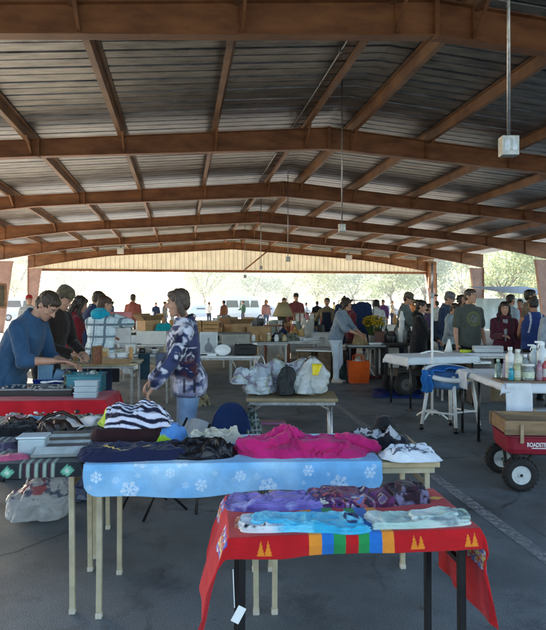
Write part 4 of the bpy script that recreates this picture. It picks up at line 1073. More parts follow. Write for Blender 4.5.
# ================================================================== plaid covered tables at the left
c3 = at(80, 464, H2); a3 = math.radians(-2)
R3 = Matrix.Rotation(a3, 3, 'Z')
for k, lb in ((0, 'cream legged table under the striped blanket at the left, nearest to the viewer'), (1, 'second cream legged table directly behind the striped blanket, full of small goods')):
    c = Vector((c3.x, c3.y, 0)) + R3 @ Vector((-.44, .31 + k * .625, 0))
    table(lb, c, a3, .86, .60, H2, CREAM, TANTOP, thick=.028, leg=.026, inset=(.045, .075), group='cream card tables', feet=mat('pale foot cap', (.55, .5, .4)))
m, uv, nn = drape(.885, 1.245, f=.062, b=.03, l=.05, r=.03, res=.0075, seed=5, wave=.006)
cc = Vector((c3.x, c3.y, 0)) + R3 @ Vector((-.44, .62, 0))
o = m.build('striped_blanket', PAINT, None, smooth=True, loc=(cc.x, cc.y, H2 + .002), rz=a3); solid(o, .004)
tag(o, 'dark green and maroon striped blanket with pale diamonds hanging over the left table front', 'blanket')
def plaidb(u):
    x = u[:, 0]; k = np.floor((x + 5) / .0125).astype(int)
    pal = np.array([(.015, .03, .03), (.06, .015, .03), (.015, .03, .03), (.28, .36, .30), (.02, .10, .07), (.015, .03, .03), (.02, .12, .08), (.05, .02, .03), (.25, .33, .28), (.05, .015, .03), (.02, .02, .03)])
    r = pal[(k * 7 + k // 3) % 11]
    q = np.abs(((x + .02) / .27) % 1 - .5) * .27; t = np.abs(-(u[:, 1] + .6225) - .034)
    r = mixc(r, np.tile((.02, .025, .03), (len(u), 1)), (q < .055).astype(float))
    r = mixc(r, np.tile((.14, .40, .28), (len(u), 1)), ((q + t * 1.2) < .033).astype(float)); r = mixc(r, np.tile((.50, .62, .52), (len(u), 1)), ((q + t * 1.2) < .014).astype(float))
    return r
uvpaint(o, uv, plaidb)
def onl(px, py): p = at(px, py, H2); p.z = zt; return p
GL = 'goods on the striped blanket table'
# row of clear slim cases
dvd = mat('grey clear case', (.22, .24, .24), rough=.2, var=.15, bump=.02)
for k in range(6):
    p = onl(62 + k * 3.2, 461 - k * 3.6)
    o = thing('slim_case', ['front', 'second', 'third', 'fourth', 'fifth', 'back'][k] + ' slim plastic case in the fanned row at the front of the striped blanket', 'case', p + Vector((-.02, .01, .0)), a3, 'slim plastic cases on the striped blanket')
    t = Matrix.Rotation(.28, 3, 'X')
    M().box((0, .03, .028), (.25, .085, .014), mat=t).build('case_shell', dvd, o, bevel=.003)
    M().box((0, .028, .0362), (.235, .070, .0012), mat=t).build('cover_sheet', mat('cover sheet %d' % k, [(.55, .60, .58), (.14, .13, .12), (.50, .56, .54), (.16, .14, .12), (.52, .58, .55), (.18, .16, .14)][k], rough=.3, var=.3, vs=20, bump=0), o)
o = thing('clear_box', 'clear plastic storage box on the striped blanket left of the slim cases', 'box', onl(34, 455), a3)
m = M(); m.loft([((0, 0, 0), (.06, 0, 0), (0, .05, 0)), ((0, 0, .085), (.068, 0, 0), (0, .058, 0))], 4)
m = M().box((0, 0, .042), (.13, .105, .084)); m.build('box_body', mat('frosted clear plastic', (.50, .60, .64), rough=.25, var=.15, vs=14, bump=.05, trans=.25), o, bevel=.012)
M().box((0, 0, .089), (.142, .116, .011)).build('lid', mat('frosted lid', (.56, .66, .70), rough=.25, var=.1), o, bevel=.005)
heap('pink_purse', 'flat pink satin pouch at the left front of the striped blanket', 'pouch', onl(10, 461), .1, .17, .09, .035, 41, cloth('pink satin', (.55, .10, .20), rough=.45), flat=0, wob=.1, fold=.7, group=GL)
heap('navy_cloth', 'dark navy printed cloth bundle left of the clear storage box', 'cloth', onl(6, 449), .1, .20, .16, .05, 42, None, dye((.02, .025, .05), (.06, .05, .10), (.2, .2, .24), 16, 3), flat=0, wob=.15, fold=1, group=GL)
heap('black_jacket', 'black garment spread across the striped blanket table at the far left', 'garment', onl(10, 435), .1, .32, .24, .07, 43, BLACKC, flat=0, wob=.2, fold=1.1, group=GL)
o = thing('shoulder_bag', 'dark brown leather shoulder bag with looping strap in the middle of the left table', 'bag', onl(54, 433), .45, GL)
heap('bag_body', '', '', (0, 0, 0), 0, .24, .15, .075, 44, mat('dark brown leather', (.035, .018, .012), rough=.4, var=.4, bump=.2), flat=0, wob=.12, fold=.8, parent=o)
M().path([(-.08, .05, .05), (-.02, .12, .07), (.08, .12, .09), (.15, .07, .05), (.17, 0, .012), (.12, -.06, .012), (.05, -.08, .02)], .011, 8).build('strap', mat('dark brown leather'), o, smooth=True)
o = thing('paper_sheet', 'large white paper sheet lying curled behind the shoulder bag', 'paper', onl(78, 429), -.15)
P = [( -.10 + .20 * i / 8, -.11 + .22 * j / 8, .006 + .022 * (i / 8) ** 2 + .03 * (j / 8) ** 3 + .008 * math.sin(i * 1.1 + j)) for i in range(9) for j in range(9)]
q = M().grid(P, 9, 9).build('sheet', PAPER, o, smooth=True); solid(q, .0015)
heap('blue_cloth', 'small pale blue folded cloth among the jewellery on the left table', 'cloth', onl(33, 424), .2, .14, .10, .035, 45, cloth('sky blue cloth', (.16, .38, .60)), flat=1, wob=.06, p_exp=4, group=GL)
heap('rose_cloth', 'small dusty rose folded cloth left of the pale blue one', 'cloth', onl(16, 422), .1, .12, .10, .03, 46, cloth('dusty rose cloth', (.40, .16, .17)), flat=1, wob=.06, p_exp=4, group=GL)
heap('scarf', 'dark patterned scarf spread between the clear box and the slim cases', 'scarf', onl(46, 446), .3, .22, .15, .04, 47, None, dye((.03, .02, .02), (.12, .07, .05), (.30, .26, .22), 20, 7), flat=0, wob=.2, fold=1.1, group=GL)
heap('strap_bundle', 'tangle of brown leather belts at the far left of the striped blanket', 'belts', onl(22, 428), .1, .22, .12, .05, 48, mat('dark brown leather'), flat=0, wob=.25, fold=1.3, group=GL)
heap('lace_cloth', 'cream lace cloth at the right rear of the striped blanket', 'cloth', onl(98, 424), .1, .16, .20, .035, 49, cloth('cream fabric'), flat=0, wob=.15, fold=1.0, group=GL)
rj = random.Random(12)
kinds = [('white shell bead', (.75, .72, .66)), ('brass coloured trinket', (.45, .30, .10)), ('black trinket', (.02, .02, .02)), ('rust red bead', (.35, .08, .05)), ('green glass bead', (.12, .22, .12)), ('grey pebble', (.35, .34, .33))]
for k in range(26):
    px = 8 + k * 3.6 + rj.uniform(-1, 1); py = rj.uniform(414.5, 419)
    kd = kinds[rj.randrange(6)]
    r_ = rj.uniform(.010, .021)
    o = M().ball((0, 0, r_ * .62), (r_, r_ * .8, r_ * .62), 10, 6).build('trinket', mat(kd[0], kd[1], rough=.35, var=.3, vs=40), None, smooth=True)
    wrinkle(o.data, .003, (60, 60, 60), k); o.location = onl(px, py); o.rotation_euler = (0, 0, rj.random() * 6)
    tag(o, kd[0] + ' in the jewellery row along the back edge of the left table', 'trinket', kd[0] + 's in the jewellery row')
# ---- plastic bags on the floor under it
def redmark(c, r):
    k = (ridge(c * 9, 4, 2) > .70) & (c[:, 2] > .20) & (c[:, 0] < .06); r = mixc(r, tl(c, (.40, .03, .05)), k * .8)
    k = (ridge(c * 18, 9, 2) > .78) & (c[:, 2] > .17); return mixc(r, tl(c, (.06, .07, .16)), k * .8)
p = at(38, 519); o = thing('plastic_bag', 'full white plastic carrier bag with red marks on the asphalt below the striped blanket', 'bag', p, .15, 'plastic bags on the floor')
bagshape(.46, .26, .27, 3, (.52, .55, .58), mark=redmark).build_bag('bag_body', o)
p = at(57, 509); p += Vector((0, .22, 0)); o = thing('plastic_bag', 'pale grey plastic bag standing behind the white carrier bag on the floor', 'bag', p, -.2, 'plastic bags on the floor')
bagshape(.26, .22, .30, 8, (.52, .54, .60)).build_bag('bag_body', o)
p = at(73, 508); o = thing('plastic_bag', 'small blue patterned plastic bag beside the cream table leg on the floor', 'bag', p + Vector((.01, .16, 0)), .3, 'plastic bags on the floor')
bagshape(.17, .16, .28, 11, (.35, .42, .58), mark=lambda c, r: mixc(r, tl(c, (.05, .07, .2)), (ridge(c * 20, 2, 2) > .62) * .8)).build_bag('bag_body', o)
# ================================================================== red cloth table with display cases (left, second row)
H = .745
A0, B0 = at(-22, 400.5, H), at(104, 401, H); aR = -YAW * .6
RR = Matrix.Rotation(aR, 3, 'Z')
wT = 1.0; dT = .52
cR = Vector((B0.x, B0.y, 0)) + RR @ Vector((-wT / 2, dT / 2, 0))
table('table wholly covered by the plain red cloth in the second row at the left', cR, aR, wT, dT, H, METAL_B, TANTOP, inset=(.06, .08))
m, uv, nn = drape(wT + .02, dT + .02, f=.12, b=.10, l=.1, r=.20, res=.02, seed=15, wave=.03)
o = m.build('red_tablecloth', cloth('plain red cloth', (.55, .012, .022), vs=4), None, smooth=True, loc=(cR.x, cR.y, H + .002), rz=aR); solid(o, .003)
tag(o, 'plain bright red cloth hanging over the front of the display case table at the left', 'tablecloth')
zt2 = H + .0085
def on2(px, py): p = at(px, py, H); p.z = zt2; return p
def case(label, p, rz, w_, d_, seed):
    o = thing('display_case', label, 'display case', p, rz, 'glass topped display cases')
    M().box((0, 0, .025), (w_, d_, .05)).build('tray', mat('black tray', (.02, .02, .022), rough=.4), o, bevel=.006)
    fr = M().box((0, -d_ / 2 + .012, .054), (w_, .024, .012)).box((0, d_ / 2 - .012, .054), (w_, .024, .012)).box((-w_ / 2 + .012, 0, .054), (.024, d_ - .05, .012)).box((w_ / 2 - .012, 0, .054), (.024, d_ - .05, .012)).build('rim', mat('grey rim', (.25, .25, .25), rough=.4), o)
    M().box((0, 0, .055), (w_ - .052, d_ - .052, .004)).build('glass_lid', mat('dark glass lid', (.05, .055, .06), rough=.12, var=.5, vs=30, bump=.02), o)
    r_ = random.Random(seed)
    for k in range(14): M().ball((r_.uniform(-.4, .4) * w_, r_.uniform(-.4, .4) * d_, .0605), (.012, .009, .006), 8, 6).build('trinket', mat('mixed silver', (.55, .53, .5), rough=.3, metal=.7, var=.4, vs=60), o, smooth=True)
case('black display case with grey glass lid at the left end of the red cloth table', on2(20, 397) + Vector((.0, .13, 0)), aR, .38, .30, 1)
case('black display case with grey glass lid in the middle of the red cloth table', on2(58, 397) + Vector((-.02, .13, 0)), aR, .30, .30, 2)
o = thing('ladle', 'white plastic spoon lying on the display case', 'spoon', cw(48, 5.1, zt2 + .062), aR)
M().ball((-.03, 0, .012), (.035, .026, .012), 12, 8).path([(0, 0, .014), (.06, .004, .022), (.13, .01, .016)], [.009, .007, .009], 8).build('spoon_body', WHITEP, o, smooth=True)
# teal bin
TEAL = mat('teal plastic', (.03, .20, .25), rough=.35, var=.25, bump=.05)
p = on2(84, 394) + Vector((0, .14, 0)); o = thing('storage_bin', 'teal plastic storage bin on the red cloth table', 'bin', p, aR)
m = M()
for x, y, sx, sy in ((0, -.09, .29, .012), (0, .09, .29, .012), (-.139, 0, .012, .168), (.139, 0, .012, .168)): m.box((x, y, .075), (sx, sy, .15))
m.box((0, 0, .006), (.264, .166, .012)); m.build('bin_wall', TEAL, o, bevel=.003)
m = M()
for x, y, sx, sy in ((0, -.1, .312, .012), (0, .1, .312, .012), (-.15, 0, .012, .186), (.15, 0, .012, .186)): m.box((x, y, .145), (sx, sy, .016))
m.build('rim', mat('dark teal rim', (.02, .13, .16), rough=.4), o, bevel=.003)
heap('contents', '', '', (0, 0, .06), 0, .24, .15, .12, 51, None, dye((.30, .32, .30), (.12, .14, .10), (.55, .55, .5), 22, 2), flat=0, wob=.1, parent=o)
for k in range(3):
    p = on2(86, 399) + Vector((.004 * k, .01, .047 * k)); o = thing('clear_container', 'clear plastic food container, ' + ('lowest', 'middle', 'topmost')[k] + ' of the three stacked in front of the teal bin', 'container', p, aR, 'stacked clear containers')
    M().box((0, 0, .020), (.18, .075, .040)).build('container_body', mat('frosted clear plastic'), o, bevel=.008)
    M().box((0, 0, .0425), (.19, .085, .006)).build('lid', mat('white blue lid', (.62, .68, .74), rough=.3), o, bevel=.002)
# blue tub with pale blue box behind the cases
p = cw(52, 5.75, 0); o = thing('side_table', 'low table behind the display cases carrying the pale blue boxes', 'table', p, aR)
o2 = o
M().box((0, 0, .70), (.62, .34, .025)).build('tabletop', TANTOP, o, bevel=.004)
for x in (-.28, .28):
    for y in (-.14, .14): M().bar((x, y, 0), (x, y, .688), .03).build('leg', METAL_B, o)
p = cw(52, 5.72, .7127); o = thing('blue_tub', 'royal blue plastic tub behind the display cases', 'tub', p, aR)
m = M().loft([((0, 0, 0), (.13, .13, 0), (-.10, .10, 0)), ((0, 0, .07), (.145, .145, 0), (-.115, .115, 0)), ((0, 0, .07), (.135, .135, 0), (-.105, .105, 0)), ((0, 0, .012), (.12, .12, 0), (-.09, .09, 0))], 4)
m.v = [(v[0] * 1.05, v[1] * .72, v[2]) for v in m.v]
m.build('tub_body', mat('royal blue plastic', (.012, .035, .28), rough=.35), o, bevel=.004)
o = thing('pale_blue_box', 'pale blue cardboard box with open flap standing inside the royal blue tub', 'box', p + Vector((-.01, .0, .0125)), aR + .2)
bm_ = mat('pale blue card', (.20, .40, .62), rough=.5, var=.2)
M().box((-.045, 0, .10), (.13, .13, .20)).build('box_body', bm_, o, bevel=.003)
M().box((.065, .0, .07), (.075, .12, .14), mat=Matrix.Rotation(.35, 3, 'Y')).build('flap', bm_, o, bevel=.002)
# magazine table
p = at(101, 364, .80); hM = .80
rM = -.10; RM = Matrix.Rotation(rM, 3, 'Z')
cM = Vector((p.x, p.y, 0)) + Vector((-.10, .36, 0))
tmag = table('long table of magazines and papers behind the teal bin', cM, rM, 1.05, .62, hM, METAL_G, TANTOP, group='grey legged tables on the left')
zM = hM + .0015
rj = random.Random(5)
for k, (px, py, n_, col, lb) in enumerate(((81, 361, 2, (.45, .48, .42), 'pale green covered'), (91, 357, 3, (.55, .57, .56), 'pale grey'), (106, 354, 4, (.70, .70, .67), 'white covered'), (76, 355, 3, (.35, .12, .10), 'rust covered'), (116, 356, 3, (.66, .60, .48), 'cream covered'))):
    p = at(px, py, hM); p.z = zM
    o = thing('magazine_stack', lb + ' stack of magazines on the paper table', 'magazines', p, rj.uniform(-.4, .4), 'stacks of magazines on the paper table')
    for j in range(n_ * 3):
        M().box((rj.uniform(-.008, .008), rj.uniform(-.008, .008), .006 + .0115 * j), (.21, .27, .010), rz=rj.uniform(-.06, .06)).build('magazine', mat('magazine %d %d' % (k, j % 2), tuple(c * (1 if j % 2 else .6) for c in col), rough=.35, var=.5, vs=25), o)
p = at(69, 373, .70); o = None
heap('cloth_bundle', 'patterned dark bundle with pale leaves behind the teal bin', 'cloth', cw(76, 5.62, .7127), aR, .26, .20, .15, 55, None, dye((.06, .07, .05), (.16, .17, .10), (.5, .5, .4), 20, 6), flat=0, wob=.2, fold=1.2)
# wooden picture frame standing on edge
p = at(97, 365, hM); p.z = zM; o = thing('picture_frame', 'narrow wooden picture frame standing on edge at the front of the magazine table', 'frame', p + Vector((0, .02, 0)), rM + 1.25)
m = M().box((0, 0, .012), (.20, .025, .024)).box((0, 0, .208), (.20, .025, .024)).box((-.088, 0, .11), (.024, .025, .172)).box((.088, 0, .11), (.024, .025, .172)); m.build('frame_rail', WOOD, o, bevel=.003)
M().box((0, .006, .11), (.152, .006, .172)).build('picture', mat('rusty print', (.35, .12, .07), rough=.5, var=.6, vs=20), o)
# open cardboard tray on that table
p = at(115, 364, hM); p.z = zM; o = thing('cardboard_tray', 'shallow brown cardboard tray at the front right of the magazine table', 'tray', p + Vector((0, .08, 0)), rM)
m = M().box((0, -.085, .03), (.33, .008, .06)).box((0, .085, .03), (.33, .008, .06)).box((-.161, 0, .03), (.008, .162, .06)).box((.161, 0, .03), (.008, .162, .06)).box((0, 0, .004), (.314, .162, .008)); m.build('tray_wall', CARD, o)
heap('contents', '', '', (0, 0, .012), 0, .29, .14, .05, 56, None, dye((.5, .48, .42), (.3, .25, .2), (.7, .7, .66), 18, 3), flat=1, p_exp=5, parent=o)
# blue bags and hanging clothes under/next to it
p = cw(112, 6.35, 0); o = thing('blue_bag', 'royal blue plastic sack standing on the floor under the cardboard tray', 'sack', p, .2)
bagshape(.34, .28, .52, 21, (.02, .06, .36)).build_bag('sack_body', o, mat('royal blue sack', attr=True, rough=.35, var=.3, bump=.4, bs=40))
p = cw(118, 6.7, .745)
# long far table with hanging garments
cL = cw(122, 9.2, 0); rL = -.10
tb = tb_long = table('long white topped table in the sunlight left of the fleece jacket woman', cL, rL, 1.55, .70, .745, METAL_G, mat('white table top', (.72, .71, .68), rough=.5), group='grey legged tables on the left')
for k, (x, lb, c_, h_) in enumerate(((-.05, 'black garment draped over the front edge of the long white table', (.014, .015, .02), .42), (.16, 'white towel draped over the front edge of the long white table', (.62, .62, .62), .30), (.40, 'dark teal garment draped over the front right edge of the long white table', (.02, .05, .07), .38), (.66, 'grey blue garment draped at the right end of the long white table', (.14, .17, .26), .34))):
    m, uv, nn = drape(.17, .22, f=h_, b=0, l=0, r=0, res=.02, seed=60 + k, wave=.035)
    q = loc(tb, x, -.35 + .11 - .004, .745 + .003)
    g_ = m.build('draped_garment', cloth('draped %d' % k, c_), None, smooth=True, loc=q, rz=rL); solid(g_, .006); tag(g_, lb, 'garment', 'garments draped over the long white table')
rj = random.Random(9)
for k, (x, y, w_, d_, h_, c_, lb) in enumerate(((-.62, .1, .22, .2, .16, (.62, .6, .55), 'cream'), (-.30, .12, .26, .18, .10, (.68, .68, .66), 'white'), (.05, .15, .30, .2, .14, (.70, .69, .66), 'bright white'), (.42, .16, .24, .18, .08, (.50, .45, .36), 'tan'))):
    heap('linen_pile', lb + ' pile of folded linen on the long white table', 'linen', loc(tb, x, y, .7465), rL, w_, d_, h_, 70 + k, cloth('linen %d' % k, c_), flat=1, p_exp=5, wob=.05, group='linen piles on the long white table')
o = thing('gift_box', 'flat pink box standing behind the plaid jacket person', 'box', cw(117, 9.5, .747), 0)
o.location = loc(tb, -.08, .25, .7465)
M().box((0, 0, .25), (.34, .12, .5)).build('stand', mat('white card', (.7, .68, .66), rough=.7), o)
M().box((0, 0, .57), (.36, .20, .135)).build('pink_lid', mat('salmon pink card', (.62, .20, .20), rough=.6), o, bevel=.004)
# ================================================================== table with bags in the middle
TB = (at(246, 398.5, H), at(338, 398.5, H)); aB, wB = frame_from(*TB); aB -= .02
RB = Matrix.Rotation(aB, 3, 'Z'); dB = .42
cB = (TB[0] + TB[1]) / 2; cB.z = 0; cB += RB @ Vector((0, dB / 2, 0))
tb = table('small brown card table with shopping bags on it, in the middle of the aisle', cB, aB, wB, dB, H, METAL_G, mat('brown table top', (.26, .19, .10), rough=.45, var=.25, vs=8), leg=.022, square=False, inset=(.05, .06))
def scribble(c, r):
    k = (ridge(c * np.array((10, 10, 14)), 14, 2) > .80); r = mixc(r, tl(c, (.16, .05, .16)), k * .6)
    return mixc(r, tl(c, (.45, .55, .25)), (ridge(c * 9 + 4, 19, 1) > .90) * .5)
def greyinside(c, r): return mixc(r, tl(c, (.30, .36, .36)), step(fbm(c * 9, 6, 3), .55, .12) * .5)
zb_ = H + .0015
o = thing('plastic_bag', 'limp pale blue printed plastic bag slumped over the left end of the brown table', 'bag', loc(tb, -.27, .0, zb_), aB + .1, 'bags on the brown table')
bagshape(.29, .27, .25, 31, (.60, .66, .70), mark=scribble).build_bag('bag_body', o)
q = heap('bag_flap', '', '', (-.085, .0, .10), .25, .30, .20, .19, 33, BAG, lambda c, w, d, h: scribble(c, tl(c, (.60, .67, .70))), flat=0, wob=.2, fold=.8, parent=o)
o = thing('plastic_bag', 'white plastic bag with flat knotted top lying behind the black bag', 'bag', loc(tb, -.02, .11, zb_), aB - .1, 'bags on the brown table')
bagshape(.42, .18, .27, 34, (.64, .70, .73), mark=scribble, handles=False).build_bag('bag_body', o)
o = thing('black_bag', 'black cloth bag squeezed between the two white plastic bags', 'bag', loc(tb, -.045, -.085, zb_), aB, 'bags on the brown table')
bagshape(.18, .16, .225, 35, (.012, .014, .014), handles=False).build_bag('bag_body', o, mat('black bag cloth', attr=True, rough=.7, bump=.3))
o = thing('plastic_bag', 'full round white plastic bag with a yellow label at the right of the brown table', 'bag', loc(tb, .17, -.03, zb_), aB, 'bags on the brown table')
bagshape(.31, .27, .29, 36, (.72, .73, .70), mark=greyinside, handles=False).build_bag('bag_body', o)
ylab = M(); P = []
for i in range(5):
    for j in range(5): P.append((-.005 + .085 * i / 4 * (1 - .5 * j / 4), -.118 + .04 * (j / 4 - .5) * -1 + .01 * math.sin(i), .27 - .09 * (j / 4)))
q = ylab.grid(P, 5, 5).build('label', mat('yellow print', (.75, .55, .02), rough=.4), o, smooth=True); solid(q, .002)
# folding stool in mauve under it
o = thing('folding_stool', 'folding stool with mauve seat and crossed white legs beneath the brown table', 'stool', loc(tb, -.20, .05, 0), aB)
M().box((0, 0, .50), (.30, .26, .025), mat=Matrix.Rotation(-.12, 3, 'X')).build('seat', mat('mauve vinyl', (.20, .07, .14), rough=.4), o, bevel=.006)
for x in (-.13, .13):
    for sgn in (-1, 1): M().tube((x, sgn * .16, .015), (x, -sgn * .12, .49), .011, n=8).build('leg', METAL_W if x > 0 else mat('mauve steel', (.16, .07, .12), rough=.4), o, smooth=True)
# chairs behind the leather jacket
p = cw(203, 4.35, 0); o = thing('folding_chair', 'grey plastic folding chair leaning with its back towards the right, behind the leather jacket', 'chair', p, .55)
GP = mat('grey chair plastic', (.30, .35, .38), rough=.35, var=.2)
Tm = Matrix.Rotation(.55, 3, 'Y'); p = p + Vector((-.33, 0, 0)); o.location = p; o.scale = (.80, .80, .80)
M().loft([(Tm @ Vector((0, 0, z)), Tm @ Vector((.012, 0, 0)), (0, w_, 0)) for z, w_ in ((.56, .17), (.60, .20), (.84, .20), (.89, .16), (.90, .10))], 20).build('backrest', GP, o, smooth=True)
M().box((-.06, 0, .45), (.40, .40, .025)).build('seat', GP, o, bevel=.01)
for y in (-.20, .20):
    M().path([(-.25, y, .012), (-.02, y, .44), Tm @ Vector((-.02, y, .62)), Tm @ Vector((-.02, y, .88))], .012, 8).build('leg', METAL_B, o, smooth=True)
    M().tube((.20, y * .9, .012), (-.22, y * .9, .44), .012, n=8).build('leg', METAL_B, o, smooth=True)
p = cw(231, 4.62, 0); o = thing('camp_chair', 'navy blue canvas camp chair with rounded back, empty, left of the brown table', 'chair', p, -.1)
NV = cloth('navy canvas', (.010, .026, .085), vs=5)
P = []
for i in range(13):
    for j in range(9):
        x = (i / 12 - .5); t = j / 8
        P.append((x * .34 * (1 - .2 * t ** 3), .02 - .13 * x * x * 4 * .5 - .06 * (1 - abs(2 * t - 1)), .28 + .45 * t - .10 * (abs(2 * x)) ** 3 * t))
q = M().grid(P, 13, 9).build('backrest', NV, o, smooth=True); solid(q, .02)
P = []
for i in range(9):
    for j in range(9): P.append(((i / 8 - .5) * .46, -.42 + .42 * j / 8, .40 - .06 * (1 - (2 * i / 8 - 1) ** 2) - .05 * (j / 8)))
q = M().grid(P, 9, 9).build('seat', NV, o, smooth=True); solid(q, .012)
for x in (-.24, .24):
    M().tube((x, .10, .012), (x * .95, -.42, .40), .011, n=8).build('leg', METAL_B, o, smooth=True); M().tube((x, -.42, .012), (x * .92, .05, .55), .011, n=8).build('leg', METAL_B, o, smooth=True)
p = cw(250, 4.60, 0); o = thing('plaid_bag', 'dark green tartan shopping bag on the floor between camp chair and brown table', 'bag', p, .1)
def tart(c, r):
    a, b = (c[:, 0] / .07) % 1, (c[:, 2] / .07) % 1
    r = mixc(r, tl(c, (.10, .13, .11)), ((a < .3) ^ (b < .3)) * .9); return mixc(r, tl(c, (.25, .27, .25)), ((np.abs(a - .6) < .06) | (np.abs(b - .6) < .06)) * .8)
bagshape(.20, .20, .68, 61, (.012, .022, .018), mark=tart, handles=True).build_bag('bag_body', o, mat('tartan cloth', attr=True, rough=.85, bump=.2))
# ================================================================== clutter tables in the middle distance
def plain_table(label, px, zc, w_, d_, h_=.745, rz=-.12, top=None, group='tables of the middle stalls'):
    return table(label, cw(px, zc, 0), rz, w_, d_, h_, METAL_G, top or mat('white table top'), thick=.03, leg=.028, group=group)
t1 = plain_table('white topped table with the framed picture and black suitcase', 222, 8.9, 1.15, .62)
z1 = .7465
def obj1(x, y): return loc(t1, x, y, z1)
o = thing('framed_picture', 'pale framed picture of a bottle upright on the white table right of the fleece jacket', 'picture', obj1(-.20, .0), -.12)
M().box((0, 0, .17), (.27, .02, .34), mat=Matrix.Rotation(-.08, 3, 'X')).build('frame', mat('pale grey frame', (.55, .56, .56), rough=.4), o, bevel=.004)
def pic(c):
    r = np.tile((.42, .44, .45), (len(c), 1)); k = (np.hypot(c[:, 0] / .06, (c[:, 2] - .10) / .08) < 1) | ((np.abs(c[:, 0]) < .016) & (c[:, 2] > .1) & (c[:, 2] < .25)); return mixc(r, np.tile((.16, .17, .19), (len(c), 1)), k.astype(float))
P = [(-.11 + .22 * i / 20, -.018 + .3 * 0, .04 + .26 * j / 24) for i in range(21) for j in range(25)]
P = [(x, -.0135 + (z - .17) * .08, z) for x, y, z in P]
q = M().grid(P, 21, 25).build('print', PLASTIC_PRINT, o); paint(q, pic)
o = thing('storage_case', 'large olive grey hard storage case behind the black suitcase', 'case', obj1(.21, .12), -.12)
M().box((0, 0, .155), (.42, .26, .31)).build('case_body', mat('olive grey plastic', (.26, .25, .21), rough=.5, var=.3), o, bevel=.012)
for x in (-.13, 0, .13): M().box((x, -.134, .15), (.02, .008, .26)).build('rib', mat('olive grey plastic'), o)
M().box((0, 0, .318), (.44, .28, .016)).build('lid', mat('darker olive lid', (.10, .10, .09), rough=.5), o, bevel=.005)
o = thing('suitcase', 'small black soft suitcase lying on the white table', 'suitcase', obj1(.36, -.15), -.12)
M().box((0, 0, .085), (.34, .20, .16)).build('case_body', mat('black case fabric', (.015, .015, .015), rough=.7, bump=.3), o, bevel=.03, seg=4)
M().path([(-.06, -.10, .10), (-.05, -.125, .11), (.05, -.125, .11), (.06, -.10, .10)], .008, 8).build('handle', METAL_B, o, smooth=True)
o = thing('plate', 'white oval platter propped on the white table beside the storage case', 'plate', obj1(.02, -.16), -.12)
M().loft([(Vector((0, y, .085 + y * .2)), (a_, 0, 0), (0, 0, b_)) for y, a_, b_ in ((.0, .05, .03), (-.012, .09, .06), (-.022, .12, .08), (-.016, .122, .082), (.004, .06, .04))], 24).build('platter', mat('glazed white', (.8, .8, .78), rough=.15, var=.04), o, smooth=True)
o = thing('books', 'low row of white boxes along the front edge of the white table', 'boxes', obj1(-.27, -.24), -.12)
M().box((0, 0, .02), (.40, .09, .04)).build('box_body', PAPER, o, bevel=.003)
M().box((.02, -.0465, .02), (.10, .003, .02)).build('label', BLACKC, o)
heap('stuffed_toy', 'brown and cream plush bundle hanging over the floor below the white table', 'bundle', loc(t1, -.32, -.1, 0.001), 0, .28, .25, .38, 81, None, dye((.20, .15, .07), (.35, .30, .18), (.05, .04, .03), 14, 3), flat=0, wob=.2, fold=1.1)
# cardboard boxes further back
def carton(label, p, rz, w_, d_, h_, flaps=True, closed=False, tilt=0):
    o = thing('cardboard_box', label, 'box', p, rz, 'cardboard boxes of the middle stalls')
    if closed:
        M().box((0, 0, h_ / 2), (w_, d_, h_)).build('box_body', CARD, o, bevel=.004); M().box((0, 0, h_ + .001), (w_ * .99, .05, .002)).build('tape', mat('packing tape', (.5, .38, .2), rough=.25), o); return o
    m = M().box((0, -d_ / 2, h_ / 2), (w_, .008, h_)).box((0, d_ / 2, h_ / 2), (w_, .008, h_)).box((-w_ / 2 + .004, 0, h_ / 2), (.008, d_ - .009, h_)).box((w_ / 2 - .004, 0, h_ / 2), (.008, d_ - .009, h_)).box((0, 0, .005), (w_ - .02, d_ - .012, .008)); m.build('box_body', CARD, o)
    if flaps:
        for (c, sz, ax, an) in (((0, -d_ / 2 - .06, h_ + .05), (w_, .006, .16), 'X', .9), ((0, d_ / 2 + .05, h_ + .06), (w_, .006, .16), 'X', -.6), ((-w_ / 2 - .06, 0, h_ + .05), (.006, d_, .16), 'Y', -.8), ((w_ / 2 + .05, 0, h_ + .06), (.006, d_, .16), 'Y', .55)):
            M().box(c, sz, mat=Matrix.Rotation(an, 3, ax)).build('flap', CARD_IN, o)
    return o
t2 = plain_table('grey topped table piled with cardboard boxes behind the storage case', 242, 12.2, 1.9, .75, rz=-.15, top=mat('grey table top', (.4, .4, .38), rough=.5))
def obj2(x, y, z=.7465): return loc(t2, x, y, z)
carton('big open cardboard box tilted flaps at the left of the boxes behind the olive case', obj2(-.12, .05), .5, .44, .38, .36)
carton('closed brown cardboard box at the right of the boxes behind the olive case', obj2(.36, -.02), -.2, .48, .36, .30, closed=True)
carton('open cardboard box farthest left beside the wooden crates', obj2(-.66, .1), .15, .36, .30, .28)
for k in range(3):
    x = -.50 + k * .21; o = thing('fan', 'small round black and white clock, ' + ('left', 'middle', 'right')[k] + ' of the three in front of the cardboard boxes', 'clock', obj2(x + .1, -.28), -.15, 'round clocks before the cardboard boxes')
    m = M(); m.loft([((0, -.02, .10), (.085, 0, 0), (0, 0, .085)), ((0, -.03, .10), (.098, 0, 0), (0, 0, .098)), ((0, .05, .10), (.098, 0, 0), (0, 0, .098))], 20); m.box((0, .02, .01), (.1, .08, .02)); m.build('clock_case', METAL_B, o, smooth=False)
    M().loft([((0, -.0325, .10), (.062, 0, 0), (0, 0, .062)), ((0, -.034, .10), (.06, 0, 0), (0, 0, .06))], 20).build('dial', WHITEP, o)
